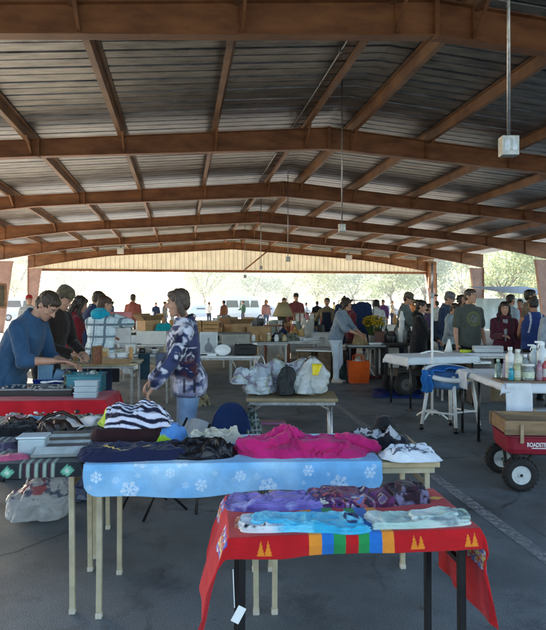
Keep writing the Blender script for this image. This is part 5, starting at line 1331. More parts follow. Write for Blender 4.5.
# wooden crates on a shelf
t3 = plain_table('dark low shelf table with wooden crates and jars behind the fleece jacket woman', 209, 11.6, .95, .5, rz=-.15, top=mat('dark shelf', (.06, .05, .045), rough=.5))
for k, (x, lb) in enumerate(((-.30, 'left'), (.04, 'right'))):
    o = thing('wooden_crate', lb + ' one of two small honey coloured wooden crates behind the framed picture', 'crate', loc(t3, x, .02, .7465 + .20), -.15, 'small wooden crates')
    WC = mat('honey wood', (.45, .24, .09), rough=.6, var=.3, stretch=(1, 6, 6))
    for z in (.04, .12, .20): M().box((0, -.11, z), (.32, .012, .065)).box((0, .11, z), (.32, .012, .065)).box((-.154, 0, z), (.012, .205, .065)).box((.154, 0, z), (.012, .205, .065)).build('slat_ring', WC, o)
    M().box((0, 0, .006), (.296, .205, .01)).build('crate_floor', WC, o)
    for xx in (-.13, .13): M().box((xx, -.098, .12), (.02, .012, .24)).build('corner_post', WC, o)
o = thing('shelf_box', 'grey flat crate under the honey coloured crates', 'crate', loc(t3, -.12, .02, .7465), -.15)
M().box((0, 0, .098), (.78, .30, .196)).build('crate_body', mat('dark grey crate', (.26, .25, .23), rough=.7, var=.4), o, bevel=.006)
for k in range(5): M().box((-.3 + .15 * k, -.152, .1), (.07, .004, .10)).build('slot', BLACKC, o)
heap('teal_cloth', 'small turquoise cloth right in front of the woman in the fleece jacket', 'cloth', cw(164, 11.3, 1.0), 0, .3, .2, .2, 84, cloth('turquoise cloth', (.01, .32, .36)), flat=0, wob=.2)
o = carton('open cardboard box with torn flaps left of the fleece jacket woman', cw(149, 11.4, .998), .6, .34, .30, .20)
tX = plain_table('table with cardboard box and clutter left of the fleece jacket woman', 153, 11.4, 1.3, .6, h_=.74, rz=-.1)
o = thing('plywood_plinth', 'white covered plinth under the cardboard box left of the fleece jacket woman', 'plinth', cw(153, 11.4, .7415), -.1)
M().box((0, 0, .128), (.56, .42, .255)).build('plinth_body', mat('white plinth cloth', (.74, .72, .68), rough=.8, var=.12, vs=9), o, bevel=.01)
# lamp on table, brown side table, sunlit goods
t4 = plain_table('long cluttered table carrying the lamp with the tan shade', 284, 12.6, 1.5, .7, rz=-.15)
z4 = .7465
def obj4(x, y): return loc(t4, x, y, z4)
o = thing('table_lamp', 'table lamp with a tan cone shade and dark base standing in the middle distance', 'lamp', obj4(-.02, .0), 0)
M().lathe([(.11, 0), (.13, .02), (.14, .10), (.10, .18), (.05, .22), (.03, .25)], n=20).build('lamp_base', mat('dark blue glazed base', (.03, .035, .08), rough=.3), o, smooth=True)
M().tube((0, 0, .24), (0, 0, .52), .014).build('stem', METAL_B, o, smooth=True)
q = M().loft([((0, 0, .50), (.23, 0, 0), (0, .23, 0)), ((0, 0, .80), (.10, 0, 0), (0, .10, 0))], 28, cap=False).build('lamp_shade', mat('tan lamp shade', (.48, .38, .20), rough=.8, var=.15, thin=.35), o, smooth=True); solid(q, .004)
p = cw(277, 13.4, 0); o = thing('side_table', 'reddish brown small side table left of the lamp, standing in the sun', 'table', p, -.1)
RW = mat('reddish wood', (.24, .07, .035), rough=.4, var=.3, stretch=(1, 5, 5))
M().box((0, 0, 1.02), (.60, .40, .035)).build('tabletop', RW, o, bevel=.006)
for x in (-.26, .26):
    for y in (-.16, .16): M().lathe([(.018, 0), (.02, .3), (.032, .5), (.02, .6), (.032, 1.0)], (x, y, 0), 10).build('leg', RW, o, smooth=True)
heap('grey_bundle', 'grey and green patterned blanket bundle below the lamp', 'blanket', obj4(.05, -.24), 0, .52, .34, .24, 85, None, dye((.22, .22, .18), (.10, .11, .08), (.42, .42, .36), 14, 3), flat=0, wob=.15, fold=1.1)
heap('blue_bundle', 'dark blue cloth piled at the foot of the lamp', 'cloth', obj4(-.10, -.10), 0, .36, .24, .17, 86, cloth('dark blue pile', (.03, .035, .09)), flat=0, wob=.15)
heap('white_sheet_pile', 'white sheets of paper sliding off the table right of the lamp', 'paper', obj4(.50, -.15), .3, .42, .3, .06, 87, PAPER, flat=1, wob=.15, p_exp=4)
for k, (x, y, s_, c_, lb) in enumerate(((.22, .12, .17, (.60, .28, .06), 'orange brown vase'), (.36, .05, .14, (.65, .42, .14), 'straw yellow jug'), (.48, .16, .20, (.55, .50, .42), 'cream jar'), (-.45, .05, .16, (.30, .16, .10), 'brown pot'), (-.58, -.1, .14, (.62, .6, .56), 'white bowl'), (-.34, -.16, .12, (.10, .09, .09), 'black pot'))):
    o = thing('vase', lb + ' on the lamp table', 'vase', obj4(x, y), 0, 'pots and vases on the lamp table')
    M().lathe([(s_ * .35, 0), (s_ * .55, s_ * .3), (s_ * .6, s_ * .8), (s_ * .42, s_ * 1.2), (s_ * .3, s_ * 1.45), (s_ * .38, s_ * 1.6), (s_ * .33, s_ * 1.6), (s_ * .25, s_ * 1.4)], n=18).build('vessel', mat(lb, c_, rough=.35, var=.3), o, smooth=True)
o = thing('red_stick', 'small bright red handled tool leaning right of the lamp', 'tool', obj4(.10, .05), 0)
M().bar((0, 0, 0), (.10, 0, .36), .035).build('handle', mat('red paint', (.45, .03, .03), rough=.4), o)
M().box((.11, 0, .37), (.07, .06, .06)).build('head', mat('steel', (.5, .5, .5), metal=.8, rough=.4), o)
def goods(t_, w_, d_, where, n_, seed, z=.7465, avoid=()):
    r_ = random.Random(seed)
    K = [('cream', (.6, .57, .50)), ('white', (.74, .74, .72)), ('white', (.74, .74, .72)), ('amber', (.50, .26, .09)), ('pale blue', (.35, .48, .58)), ('red', (.45, .04, .04)), ('black', (.03, .03, .03)), ('straw', (.55, .45, .26))]
    for j in range(n_):
        x = -w_ / 2 + .08 + j * (w_ - .16) / max(n_ - 1, 1); y = r_.uniform(-d_ / 2 + .08, -d_ / 2 + .20)
        cn, col = r_.choice(K); kd = r_.choice(('jar', 'carton', 'bowl', 'figurine')); h_ = r_.uniform(.08, .20)
        if any(abs(x - q) < .10 for q in avoid): continue
        o = thing(kd, '%s %s in the small goods %s' % (cn, kd, where), kd, loc(t_, x, y, z), r_.random() * .6, '%s %s goods %s' % (cn, kd, where)); mt = mat('small goods ' + cn, col, rough=.4, var=.25, vs=18)
        if kd == 'jar': M().lathe([(.035, 0), (.05, h_ * .2), (.048, h_ * .7), (.03, h_ * .84)], n=14).build('vessel', mt, o, smooth=True); M().lathe([(.034, h_ * .84), (.034, h_), (.001, h_)], n=12).build('lid', mat('small goods ' + r_.choice(K)[0], r_.choice(K)[1]), o)
        elif kd == 'carton': M().box((0, 0, h_ / 2), (.13, .08, h_)).build('carton_body', mt, o, bevel=.003); M().box((0, -.0412, h_ * .5), (.09, .002, h_ * .5)).build('label', mat('small goods ' + r_.choice(K)[0], r_.choice(K)[1]), o)
        elif kd == 'bowl': M().lathe([(.03, 0), (.04, .01), (.075, h_ * .5), (.078, h_ * .5), (.06, h_ * .3), (.001, .02)], n=18).build('bowl_body', mt, o, smooth=True); M().ball((0, 0, h_ * .45), (.05, .05, .03), 10, 6).build('contents', mat('small goods ' + r_.choice(K)[0], r_.choice(K)[1]), o, smooth=True)
        else: M().lathe([(.04, 0), (.042, .012), (.022, .02), (.034, h_ * .45), (.018, h_ * .62), (.026, h_ * .74), (.001, h_)], n=14).build('figure_body', mt, o, smooth=True); M().lathe([(.045, -.0), (.045, .014), (.001, .014)], n=14).build('stand', METAL_B, o)
goods(t4, 1.5, .7, 'along the front of the lamp table', 15, 31, avoid=(.05, .5))
goods(t2, 1.9, .75, 'before the cardboard boxes', 12, 32, avoid=(-.4, -.2, 0, .02))
goods(t1, 1.15, .62, 'behind the black suitcase', 5, 33, avoid=(-.3, -.2, 0, .35))
goods(tX, 1.3, .6, 'left of the fleece jacket woman', 11, 34)
goods(tmag, 1.05, .62, 'on the magazine table', 9, 36, z=.8015, avoid=(-.02,))
r_ = random.Random(44)
for k in range(9):
    o = M().box((0, 0, .0022), (.20, .27, .0044)).build('loose_paper', mat('loose paper %d' % (k % 3), ((.74, .74, .72), (.62, .66, .66), (.70, .64, .52))[k % 3], rough=.6, var=.2, vs=14), None, loc=loc(tmag, -.42 + .105 * k, r_.uniform(-.08, .12), .8012 + .0046 * (k % 3)), rz=r_.uniform(-.6, .6)); tag(o, ('white', 'pale grey', 'cream')[k % 3] + ' loose paper sheet spread on the magazine table', 'paper', ('white', 'pale grey', 'cream')[k % 3] + ' loose papers on the magazine table')
goods(tb_long, 1.55, .7, 'on the long white table', 9, 35)
for k, (px, zc, w_, h_, c_, lb) in enumerate(((308, 14.8, .5, .42, (.58, .33, .10), 'orange brown crate in the sun right of the lamp'), (318, 15.6, .35, .62, (.66, .64, .60), 'white upright box behind the orange brown crate'), (265, 15.5, .6, .75, (.72, .72, .70), 'white painted cabinet standing in the sun behind the cardboard boxes'), (300, 16.5, .55, .85, (.74, .72, .68), 'tall cream cabinet in the sun left of the bib overalls'))):
    o = thing('cabinet', lb, 'cabinet', cw(px, zc, 0), -.1, 'boxes and cabinets in the sun')
    cm_ = mat(lb, c_, rough=.6, var=.2)
    M().box((0, 0, h_ / 2), (w_, .4, h_)).build('cabinet_body', cm_, o, bevel=.008)
    for s_ in (-1, 1): M().box((s_ * w_ * .245, -.206, h_ / 2), (w_ * .46, .012, h_ * .88)).build('door_panel', cm_, o, bevel=.004); M().ball((s_ * .03, -.22, h_ * .55), .012, 8, 6).build('knob', METAL_B, o)
put_people()
# ================================================================== right hand side
# small grey table with the orange tote
tg = table('small grey topped black legged table in front of the grey shirted person', cw(366, 11.7, 0), -.15, .80, .55, .71, METAL_B, mat('grey stone top', (.36, .38, .37), rough=.4, var=.2), leg=.04)
o = thing('tote_bag', 'bright orange tote bag standing on the floor under the small grey table', 'bag', cw(358, 11.35, 0), -.1)
def wob_box(w_, d_, h_, seed): return bagshape(w_, d_, h_, seed, (.78, .13, .02), handles=True)
b_ = M(); b_.loft([((0, 0, 0), (.24, .16, 0), (-.24, .16, 0)), ((0, 0, .2), (.26, .18, 0), (-.26, .18, 0)), ((0, 0, .42), (.265, .15, 0), (-.265, .15, 0)), ((0, 0, .42), (.25, .14, 0), (-.25, .14, 0)), ((0, 0, .02), (.22, .14, 0), (-.22, .14, 0))], 4)
b_.v = [(v[0] * .76, v[1] * .8, v[2]) for v in b_.v]
ORG = cloth('orange tote fabric', (.70, .10, .012), vs=4)
b_.build('bag_body', ORG, o, bevel=.015)
for y in (-.12, .12): M().path([(-.09, y, .40), (-.08, y * .9, .50), (0, y * .8, .54), (.08, y * .9, .50), (.09, y, .40)], .010, 8).build('handle', ORG, o, smooth=True)
heap('contents', '', '', (0, 0, .34), 0, .3, .2, .16, 91, cloth('white packing', (.6, .6, .58)), flat=0, wob=.15, parent=o)
o = thing('dark_bag', 'black and green plastic bag slumped on the floor left of the orange tote', 'bag', cw(345, 11.5, 0), .2)
bagshape(.30, .26, .46, 92, (.012, .03, .03)).build_bag('bag_body', o, mat('black bag cloth'))
heap('floor_mat', 'dull red rug folded on the floor right of the orange tote', 'rug', cw(380, 12.1, .002), -.1, .62, .36, .05, 93, cloth('dull red rug', (.16, .03, .035)), flat=1, p_exp=5, wob=.06)
o = M().path([(-.1, 0, .30), (-.03, 0, .2), (.06, 0, .05), (.12, 0, .025)], .02, 8).build('white_pipe', WHITEP, None, smooth=True, loc=cw(371, 12.0, 0)); tag(o, 'short white pipe leaning under the small grey table', 'pipe')
# paper and box on the small table
heap('kraft_bag', 'tan paper bag lying open on the small grey table', 'bag', loc(tg, -.12, .0, .711), .4, .34, .24, .24, 94, mat('kraft paper', (.36, .25, .12), rough=.8, var=.2), flat=0, wob=.15, fold=.7)
for k, (x, lb) in enumerate(((.15, 'flat white tray'), (.28, 'flat grey tray'))):
    o = thing('tray', lb + ' on the right of the small grey table', 'tray', loc(tg, x, -.12 + .1 * k, .711), -.2)
    M().box((0, 0, .01), (.22, .16, .02)).build('tray_floor', mat(lb, (.6, .62, .62) if k == 0 else (.35, .36, .37), rough=.4), o, bevel=.004); M().box((0, -.075, .027), (.22, .01, .014)).box((0, .075, .027), (.22, .01, .014)).build('tray_rim', WHITEP, o)
# hanging coats on a rail
p = cw(356, 14.2, 0); o = thing('clothes_rail', 'steel clothes rail carrying the dark navy coats', 'clothes rail', p, -.15)
M().tube((-.42, 0, 1.60), (.42, 0, 1.60), .012).build('rail', METAL_G, o, smooth=True)
for x in (-.42, .42): M().tube((x, 0, 0), (x, 0, 1.60), .012).build('post', METAL_G, o, smooth=True); M().bar((x, -.25, .02), (x, .25, .02), .03).build('foot', METAL_G, o)
rail = o
for k, (x, w_, lb, c_) in enumerate(((-.27, .30, 'left dark navy coat hanging on the rail', (.018, .026, .06)), (.13, .30, 'right dark navy coat hanging on the rail', (.014, .03, .085)))):
    q = loc(rail, x, 0, 0); o = thing('hanging_coat', lb, 'coat', q, -.15 + .05 * k, 'coats on the rail')
    m = M(); m.loft([(Vector((0, 0, z)), (a_, 0, 0), (0, d_, 0)) for z, a_, d_ in ((.55, .20, .11), (.9, .19, .10), (1.25, .185, .10), (1.45, .19, .09), (1.53, .12, .06), (1.56, .05, .04))], 20)
    for s_ in (-1, 1): sphere_chain(m, [(s_ * .17, 0, 1.46), (s_ * .215, -.02, 1.2), (s_ * .215, -.04, .88)], [.06, .058, .05])
    me = fuse(m, .014, 2, 'coat_body'); wrinkle(me, .02, (9, 9, 3), 50 + k); mk('coat_body', me, cloth('coat navy %d' % k, c_), o, smooth=True)
    M().path([(-.12, 0, 1.53), (0, 0, 1.575), (.12, 0, 1.53)], .008, 6).path([(0, 0, 1.575), (0, .01, 1.60), (.012, 0, 1.618)], .004, 6).build('hanger', METAL_G, o)
# bouquet of yellow flowers
p = cw(374, 12.6, 0); o = thing('stool', 'white plastic stool under the yellow flowers', 'stool', p, 0)
M().lathe([(.19, .55), (.20, .575), (.19, .59), (.01, .592)], n=20).build('seat', WHITEP, o, smooth=True)
for a in range(4):
    c_, s_ = math.cos(a * 1.571 + .7), math.sin(a * 1.571 + .7); M().tube((c_ * .2, s_ * .2, 0), (c_ * .14, s_ * .14, .56), .018, n=8).build('leg', WHITEP, o, smooth=True)
o = thing('flower_bouquet', 'bunch of yellow flowers in a pale bucket behind the small grey table', 'flowers', cw(374, 12.6, .592), 0)
M().lathe([(.09, 0), (.12, .24), (.125, .25), (.115, .25), (.085, .012)], n=18).build('bucket', mat('pale bucket', (.45, .47, .45), rough=.5), o, smooth=True)
rj = random.Random(3); fl = M(); lf = M(); st = M()
for k in range(300):
    a = rj.random() * 6.28; r_ = .20 * rj.random() ** .5; z = .62 - 1.6 * r_ * r_ + rj.uniform(-.12, .06)
    c_ = Vector((r_ * math.cos(a) * 1.25, r_ * math.sin(a), z)); n_ = Vector((c_.x, c_.y - .1, .25 + rj.random() * .3)).normalized()
    u = n_.orthogonal().normalized(); v_ = n_.cross(u)
    tgt = fl if rj.random() < .78 else lf
    R_ = rj.uniform(.024, .040)
    for q in range(5):
        t0 = q * 1.2566; d_ = u * math.cos(t0) + v_ * math.sin(t0); e_ = d_.cross(n_)
        tgt.add([c_, c_ + d_ * R_ * .6 + e_ * R_ * .35 + n_ * .004, c_ + d_ * R_ * 1.2 + n_ * .010, c_ + d_ * R_ * .6 - e_ * R_ * .35 + n_ * .004], [(0, 1, 2, 3)])
    if k % 4 == 0: st.tube((c_.x * .3, c_.y * .3, .2), c_ * .98, .004, n=5)
fl.build('blossoms', mat('yellow petals', (.75, .50, .02), rough=.6, var=.2, thin=.25), o); lf.build('leaves', mat('flower leaves', (.10, .15, .03), rough=.6, var=.4, thin=.2), o); st.build('stems', mat('stems', (.08, .13, .03), rough=.7), o)
# reddish bench / chest
tk = thing('wooden_chest', 'reddish brown wooden chest standing tilted on a low stand right of the flowers', 'chest', cw(391, 11.9, 0), -.42)
RB_ = mat('reddish brown board', (.19, .07, .045), rough=.5, var=.3, stretch=(1, 5, 5))
M().box((0, 0, .84), (.62, .30, .20)).build('chest_body', RB_, tk, bevel=.006); M().box((0, 0, .948), (.65, .33, .022)).build('lid', RB_, tk, bevel=.005)
M().box((0, 0, .69), (.66, .34, .10)).build('stand_top', mat('dark stand', (.05, .035, .03), rough=.5), tk)
for x in (-.28, .28):
    for y in (-.12, .12): M().bar((x, y, 0), (x, y, .645), .04).build('leg', mat('dark stand'), tk)
# bright goods on a sunlit board behind
o = thing('cooler', 'white cooler box in a patch of sun below the reddish chest', 'cooler', cw(389, 13.2, 0), -.2)
M().box((0, 0, .31), (.55, .36, .42)).build('cooler_body', WHITEP, o, bevel=.02); M().box((0, 0, .545), (.57, .38, .05)).build('lid', WHITEP, o, bevel=.012); M().box((0, 0, .05), (.5, .32, .10)).build('base', METAL_G, o)
# dark clutter (tools, black rack) in front of the cap man
tq = table('dark table of black tools and pots left of the black coated person', cw(402, 11.6, 0), -.15, .75, .5, .76, METAL_B, mat('dark table board'), leg=.035)
rj = random.Random(8)
for k in range(12):
    x, y = -.33 + .06 * k, rj.uniform(-.16, .14); h_ = rj.uniform(.16, .34); w_ = rj.uniform(.035, .06)
    col, lb = rj.choice((((.02, .02, .022), 'black'), ((.05, .045, .04), 'dark brown'), ((.55, .55, .54), 'white'), ((.22, .22, .22), 'grey')))
    o = thing('canister', lb + ' canister among the pots left of the black coat', 'canister', loc(tq, x, y, .761), 0, lb + ' canisters on the dark table')
    M().lathe([(w_, 0), (w_, h_ * .7), (w_ * .6, h_ * .8), (w_ * .35, h_ * .82)], n=14).build('canister_body', mat('canister ' + lb, col, rough=.4), o, smooth=True); M().lathe([(w_ * .38, h_ * .82), (w_ * .38, h_), (.001, h_)], n=12).build('cap', mat('canister ' + lb), o)
o = thing('white_figurine', 'white cone shaped plastic figurine on the dark table beside the olive capped man', 'figurine', loc(tq, -.02, -.05, .761), 0)
M().lathe([(.07, .0), (.075, .25), (.05, .30), (.05, .42), (.065, .45), (.04, .50), (.025, .60), (.001, .62)], n=16).build('figure_body', WHITEP, o, smooth=True)
# white covered table with black legs
cwt = cw(402, 8.5, 0)
E1, E2 = cw(388, 9.0, 0), cw(412, 8.3, 0)
# long side runs to the right
ux = (cw(470, 8.55, 0) - E2).normalized(); rw = math.atan2(ux.y, ux.x)
uy = Vector((-ux.y, ux.x, 0))
cwt = E2 + ux * .50 + uy * .33
tw_ = table('black legged table under a white cloth, behind the white pole', cwt, rw, 1.08, .66, .745, METAL_B, TANTOP, leg=.03, square=False, inset=(.04, .04), brace=True)
m, uv, nn = drape(1.12, .70, f=.10, b=.05, l=.13, r=.06, res=.025, seed=77, wave=.02)
o = m.build('white_cloth', cloth('white sheet', (.66, .70, .74), vs=4, var=.15), None, smooth=True, loc=(cwt.x, cwt.y, .748), rz=rw); solid(o, .003); tag(o, 'white sheet with a low hem over the black legged table behind the white pole', 'tablecloth')
o = thing('cart', 'garden cart with a thick black tyre below the white covered table', 'cart', cw(399, 9.9, 0), rw)
def wheel(parent, c, r, wd, axis='Y', rim=(.7, .7, .68), hubm=None, name='wheel'):
    m = M(); n = 28; rings = []
    prof = [(r * .55, -wd * .42), (r * .78, -wd * .5), (r * .94, -wd * .40), (r, -wd * .15), (r, wd * .15), (r * .94, wd * .40), (r * .78, wd * .5), (r * .55, wd * .42)]
    for rr_, t in prof: rings.append((Vector(c) + Vector((0, t, 0)), (rr_, 0, 0), (0, 0, rr_)))
    ty = m.loft(rings, n, cap=False).build('wheel', RUBBER, parent, smooth=True)
    tr = M()
    for k in range(24):
        a = 2 * math.pi * k / 24; d_ = Vector((math.cos(a), 0, math.sin(a))); tr.box(Vector(c) + d_ * r * 1.0, (.018 * r / .13, wd * .62, .010), mat=Matrix.Rotation(math.pi / 2 - a, 3, 'Y'))
    tr.build('tread', RUBBER, ty)
    rm = M(); rm.loft([(Vector(c) + Vector((0, t, 0)), (q, 0, 0), (0, 0, q)) for q, t in ((r * .57, -wd * .40), (r * .54, -wd * .44), (r * .48, -wd * .40), (r * .40, -wd * .22), (r * .20, -wd * .24), (r * .17, -wd * .46), (r * .10, -wd * .47))], n)
    rm.loft([(Vector(c) + Vector((0, t, 0)), (q, 0, 0), (0, 0, q)) for q, t in ((r * .57, wd * .40), (r * .48, wd * .40), (r * .40, wd * .22), (r * .15, wd * .3))], n)
    rm.build('rim', mat('wheel rim %.2f' % rim[0], rim, rough=.4, var=.2, vs=30), ty, smooth=False)
    M().loft([(Vector(c) + Vector((0, -wd * .475, 0)), (r * .095, 0, 0), (0, 0, r * .095)), (Vector(c) + Vector((0, -wd * .52, 0)), (r * .08, 0, 0), (0, 0, r * .08))], 14).build('hub', METAL_B, ty)
    return ty
wheel(o, (0, -.22, .19), .19, .12, rim=(.05, .05, .05)); wheel(o, (.0, .22, .19), .19, .12, rim=(.05, .05, .05))
M().box((.25, 0, .36), (.75, .36, .12)).build('cart_tray', METAL_B, o, bevel=.01); M().tube((0, -.2, .19), (0, .2, .19), .014).build('axle', METAL_G, o); M().bar((.55, -.15, 0), (.55, -.15, .3), .03).build('stand_leg', METAL_G, o); M().bar((.55, .15, 0), (.55, .15, .3), .03).build('stand_leg', METAL_G, o)
# blue tarp on the floor
P0, P1, P2, P3 = at(372, 389), at(372, 398), at(426, 399), at(424, 391)
m = M(); P = []; nx, ny = 44, 24
for i in range(nx):
    for j in range(ny):
        u, v = i / (nx - 1), j / (ny - 1); p = (P1.lerp(P2, u)).lerp(P0.lerp(P3, u), v); q = np.array([[p.x * 6, p.y * 6, 0]])
        e = min(u, 1 - u, v, 1 - v); p.z = .006 + .07 * float(ridge(q, 3, 2)[0] - .35) * min(1, e * 6 + .15); p.z = max(p.z, .004); P.append(p)
ctr = sum((Vector(p) for p in P), Vector()) / len(P); ctr.z = 0
m.grid([p - ctr for p in P], nx, ny); o = m.build('tarp', mat('dark blue tarp', (.012, .035, .17), rough=.4, var=.3, bump=.2), None, smooth=True, loc=ctr); solid(o, .004); tag(o, 'crumpled dark blue tarp lying flat on the floor below the white covered table', 'tarp')
# white pole stand
o = thing('pole_stand', 'tall white pole on a low tripod foot at the centre right', 'pole', cw(432, 7.75, 0), .2)
M().tube((0, 0, .05), (0, 0, 1.62), .016, n=12).build('lower_pole', WHITEP, o, smooth=True)
M().tube((0, 0, 1.62), (0, 0, 2.05), .012, n=10).build('upper_pole', METAL_G, o, smooth=True)
M().tube((0, 0, 1.585), (0, 0, 1.655), .027, n=14).build('collar', mat('grey collar', (.4, .4, .38), rough=.5), o, smooth=True); M().tube((.02, 0, 1.62), (.085, 0, 1.62), .011, n=8).build('clamp_knob', METAL_B, o, smooth=True)
M().path([(-.18, 0, .86), (-.06, 0, .885), (.06, 0, .885), (.18, 0, .86)], .012, 8).build('cross_arm', WHITEP, o, smooth=True)
for k in range(4):
    a = k * math.pi / 2 + .5; c_, s_ = math.cos(a), math.sin(a)
    M().path([(c_ * .02, s_ * .02, .11), (c_ * .12, s_ * .12, .085), (c_ * .22, s_ * .22, .02)], [.016, .014, .012], 8).build('foot', WHITEP, o, smooth=True)
# long table in front of the T-shirt man
tl_a, tl_b = cw(440, 9.15, 0), cw(556, 8.95, 0); ux = (tl_b - tl_a).normalized(); rt_ = math.atan2(ux.y, ux.x); uy = Vector((-ux.y, ux.x, 0)); wl = (tl_b - tl_a).length
cl = (tl_a + tl_b) / 2 + uy * .28
tlong = table('long white topped table in front of the man in the grey T-shirt', cl, rt_, wl, .56, .75, METAL_G, mat('pale grey top', (.55, .56, .60), rough=.4, var=.12), thick=.05, leg=.03)
zl = .7515
def onl_(px, y): 
    x = (cw(px, 9.05, 0) - cl).dot(ux); return loc(tlong, x, y, zl)
o = thing('long_box', 'long pale grey rounded box on the long table before the maroon jacket', 'box', onl_(490, -.14), rt_)
M().box((0, 0, .055), (.45, .15, .11)).build('box_body', mat('pale grey plastic', (.50, .52, .54), rough=.45, var=.12), o, bevel=.022, seg=4); M().box((0, -.0755, .075), (.43, .003, .008)).build('seam', mat('grey rim'), o)
o = thing('tape_roll', 'small fluorescent yellow green roll on the long table below the grey T-shirt', 'roll', onl_(466, -.18), 0)
M().lathe([(.035, 0), (.062, 0), (.066, .02), (.062, .045), (.035, .045), (.035, 0)], n=20).build('roll_body', mat('lime plastic', (.50, .60, .04), rough=.4), o, smooth=True); M().ball((.09, .02, .022), (.045, .04, .022), 12, 8).build('loose_end', mat('lime plastic'), o, smooth=True)
o = thing('paper_bag', 'white folded paper on the long table beside the white pole', 'paper', onl_(452, -.05), .2); M().loft([((0, 0, 0), (.07, 0, 0), (0, .05, 0)), ((.01, 0, .12), (.04, 0, 0), (0, .03, 0)), ((.01, 0, .2), (.012, 0, 0), (0, .02, 0))], 10).build('paper_cone', PAPER, o, smooth=True)
heap('brown_sack', 'brown burlap sack under the long table', 'sack', cw(492, 9.3, .002), .1, .62, .36, .42, 97, cloth('burlap', (.17, .12, .07)), flat=0, wob=.1, fold=.8)
o = thing('wire_basket', 'white wire basket of things on the floor under the long table', 'basket', cw(478, 9.0, 0), 0); M().box((0, 0, .3), (.3, .2, .6)).build('basket_body', mat('dark basket', (.08, .07, .065), rough=.7, var=.5), o, bevel=.02); M().box((0, 0, .62), (.32, .22, .04)).build('basket_rim', WHITEP, o, bevel=.01)
# ---- white stand with blue tub (baby bath seat)
o = thing('tub_stand', 'white folding stand with an oval ring and a blue plastic tub, before the white pole', 'stand', cw(449, 7.05, 0), .05)
BLU = mat('bright blue plastic', (.015, .13, .42), rough=.35, var=.2); BLL = mat('pale blue purple tub', (.14, .30, .58), rough=.25, var=.35, vs=9)
for (x0, y0, x1, y1) in ((-.31, .10, -.22, .06), (-.02, -.20, -.03, -.16), (.33, -.12, .24, -.08), (.16, .26, .12, .2)):
    lo = M().tube((x0, y0, .03), (x1, y1, .66), .021, n=10).build('leg', METAL_W, o, smooth=True); M().tube((x0, y0, 0), (x0 + (x1 - x0) * .09, y0, .065), .026, n=10).build('foot_cap', METAL_B, lo, smooth=True)
for (a_, b_) in (((-.29, .09, .22), (-.03, -.19, .22)), ((-.02, -.19, .24), (.31, -.11, .24)), ((.31, -.11, .22), (.15, .25, .22))): M().tube(a_, b_, .012, n=8).build('cross_bar', METAL_W, o, smooth=True)
pts = [(.30 * math.cos(t), .24 * math.sin(t), .68 + .06 * math.sin(t)) for t in np.linspace(0, 2 * math.pi, 33)]
M().path(pts, .030, 10).build('ring', WHITEP, o, smooth=True)
q = M().loft([((0, 0, .50), (.18, 0, 0), (0, .13, 0)), ((0, 0, .56), (.235, 0, 0), (0, .18, .03)), ((0, 0, .675), (.275, 0, 0), (0, .215, .06)), ((0, 0, .675), (.262, 0, 0), (0, .20, .06)), ((0, 0, .58), (.2, 0, 0), (0, .15, .03))], 28).build('tub', BLL, o, smooth=True)
P = []
for i in range(13):
    for j in range(6):
        t = math.pi * (.08 + .84 * i / 12); r_ = 1 - .13 * j; P.append((.26 * math.cos(t) * r_ + .05, .215 * math.sin(t) * r_, .690 + .05 * math.sin(t) - .02 * j / 5))
solid(M().grid(P, 13, 6).build('seat_pad', BLU, o, smooth=True), .02)
o2 = thing('blue_cloth_bag', 'bright blue cloth hanging over the left side of the tub stand', 'cloth', o.location, .05)
P = [(-.395 + .15 * i / 8 + .012 * math.sin(j * .9), -.10 + .035 * math.sin(i * 1.9) - .02 * (j / 12), .735 - .27 * j / 12 * (1 - .25 * abs(i / 8 - .4))) for i in range(9) for j in range(13)]
q = M().grid(P, 9, 13).build('cloth_sheet', cloth('bright blue cloth', (.03, .17, .46)), o2, smooth=True); solid(q, .014)
# ================================================================== table with bottles
T1, T2 = cw(459, 6.95, 0), cw(503, 5.62, 0)
hB_ = .735
ux = (cw(560, 5.55, 0) - T2).normalized(); uy = (T1 - T2); LNB = uy.length; uy.normalize(); ux = Vector((uy.y, -uy.x, 0)); rb = math.atan2(ux.y, ux.x); wB_ = .76
cb = T2 + uy * LNB / 2 + ux * wB_ / 2
tbm = table('black legged table crowded with bottles at the right edge', cb, rb, wB_, LNB, hB_, METAL_B, TANTOP, leg=.030, legs=[(-wB_ / 2 + .03, LNB / 2 - .05), (-wB_ / 2 + .06, LNB / 2 - .50), (wB_ / 2 - .05, LNB / 2 - .05), (-wB_ / 2 + .14, -LNB / 2 + .10), (wB_ / 2 - .10, -LNB / 2 + .10)], spreader=False, square=False)
m, uv, nn = drape(wB_ + .02, LNB + .02, f=.085, b=.05, l=.06, r=.04, res=.022, seed=31, wave=.02)
o = m.build('white_tablecloth', cloth('white sheet'), None, smooth=True, loc=(cb.x, cb.y, hB_ + .002), rz=rb); solid(o, .003); tag(o, 'white sheet with short hem over the bottle table', 'tablecloth')
m, uv, nn = drape(.24, .10, f=.34, b=0, l=0, r=0, res=.015, seed=38, wave=.03)
q = loc(tbm, -wB_ / 2 + .135, -LNB / 2 + .05 - .028, hB_ + .008); o = m.build('white_towel', cloth('white towel', (.70, .73, .76), vs=5, var=.12), None, smooth=True, loc=q, rz=rb); solid(o, .004); tag(o, 'white towel hanging low from the near left corner of the bottle table', 'towel')
m, uv, nn = drape(.34, .10, f=.20, b=0, l=0, r=0, res=.02, seed=39, wave=.03)
q = loc(tbm, -wB_ / 2 + .02, LNB / 2 - .25, hB_ + .008); o = m.build('white_rag', cloth('white towel'), None, smooth=True, loc=q, rz=rb - 1.57); solid(o, .004); tag(o, 'pale grey white cloth hanging from the far left side of the bottle table', 'cloth')
zz = hB_ + .0075
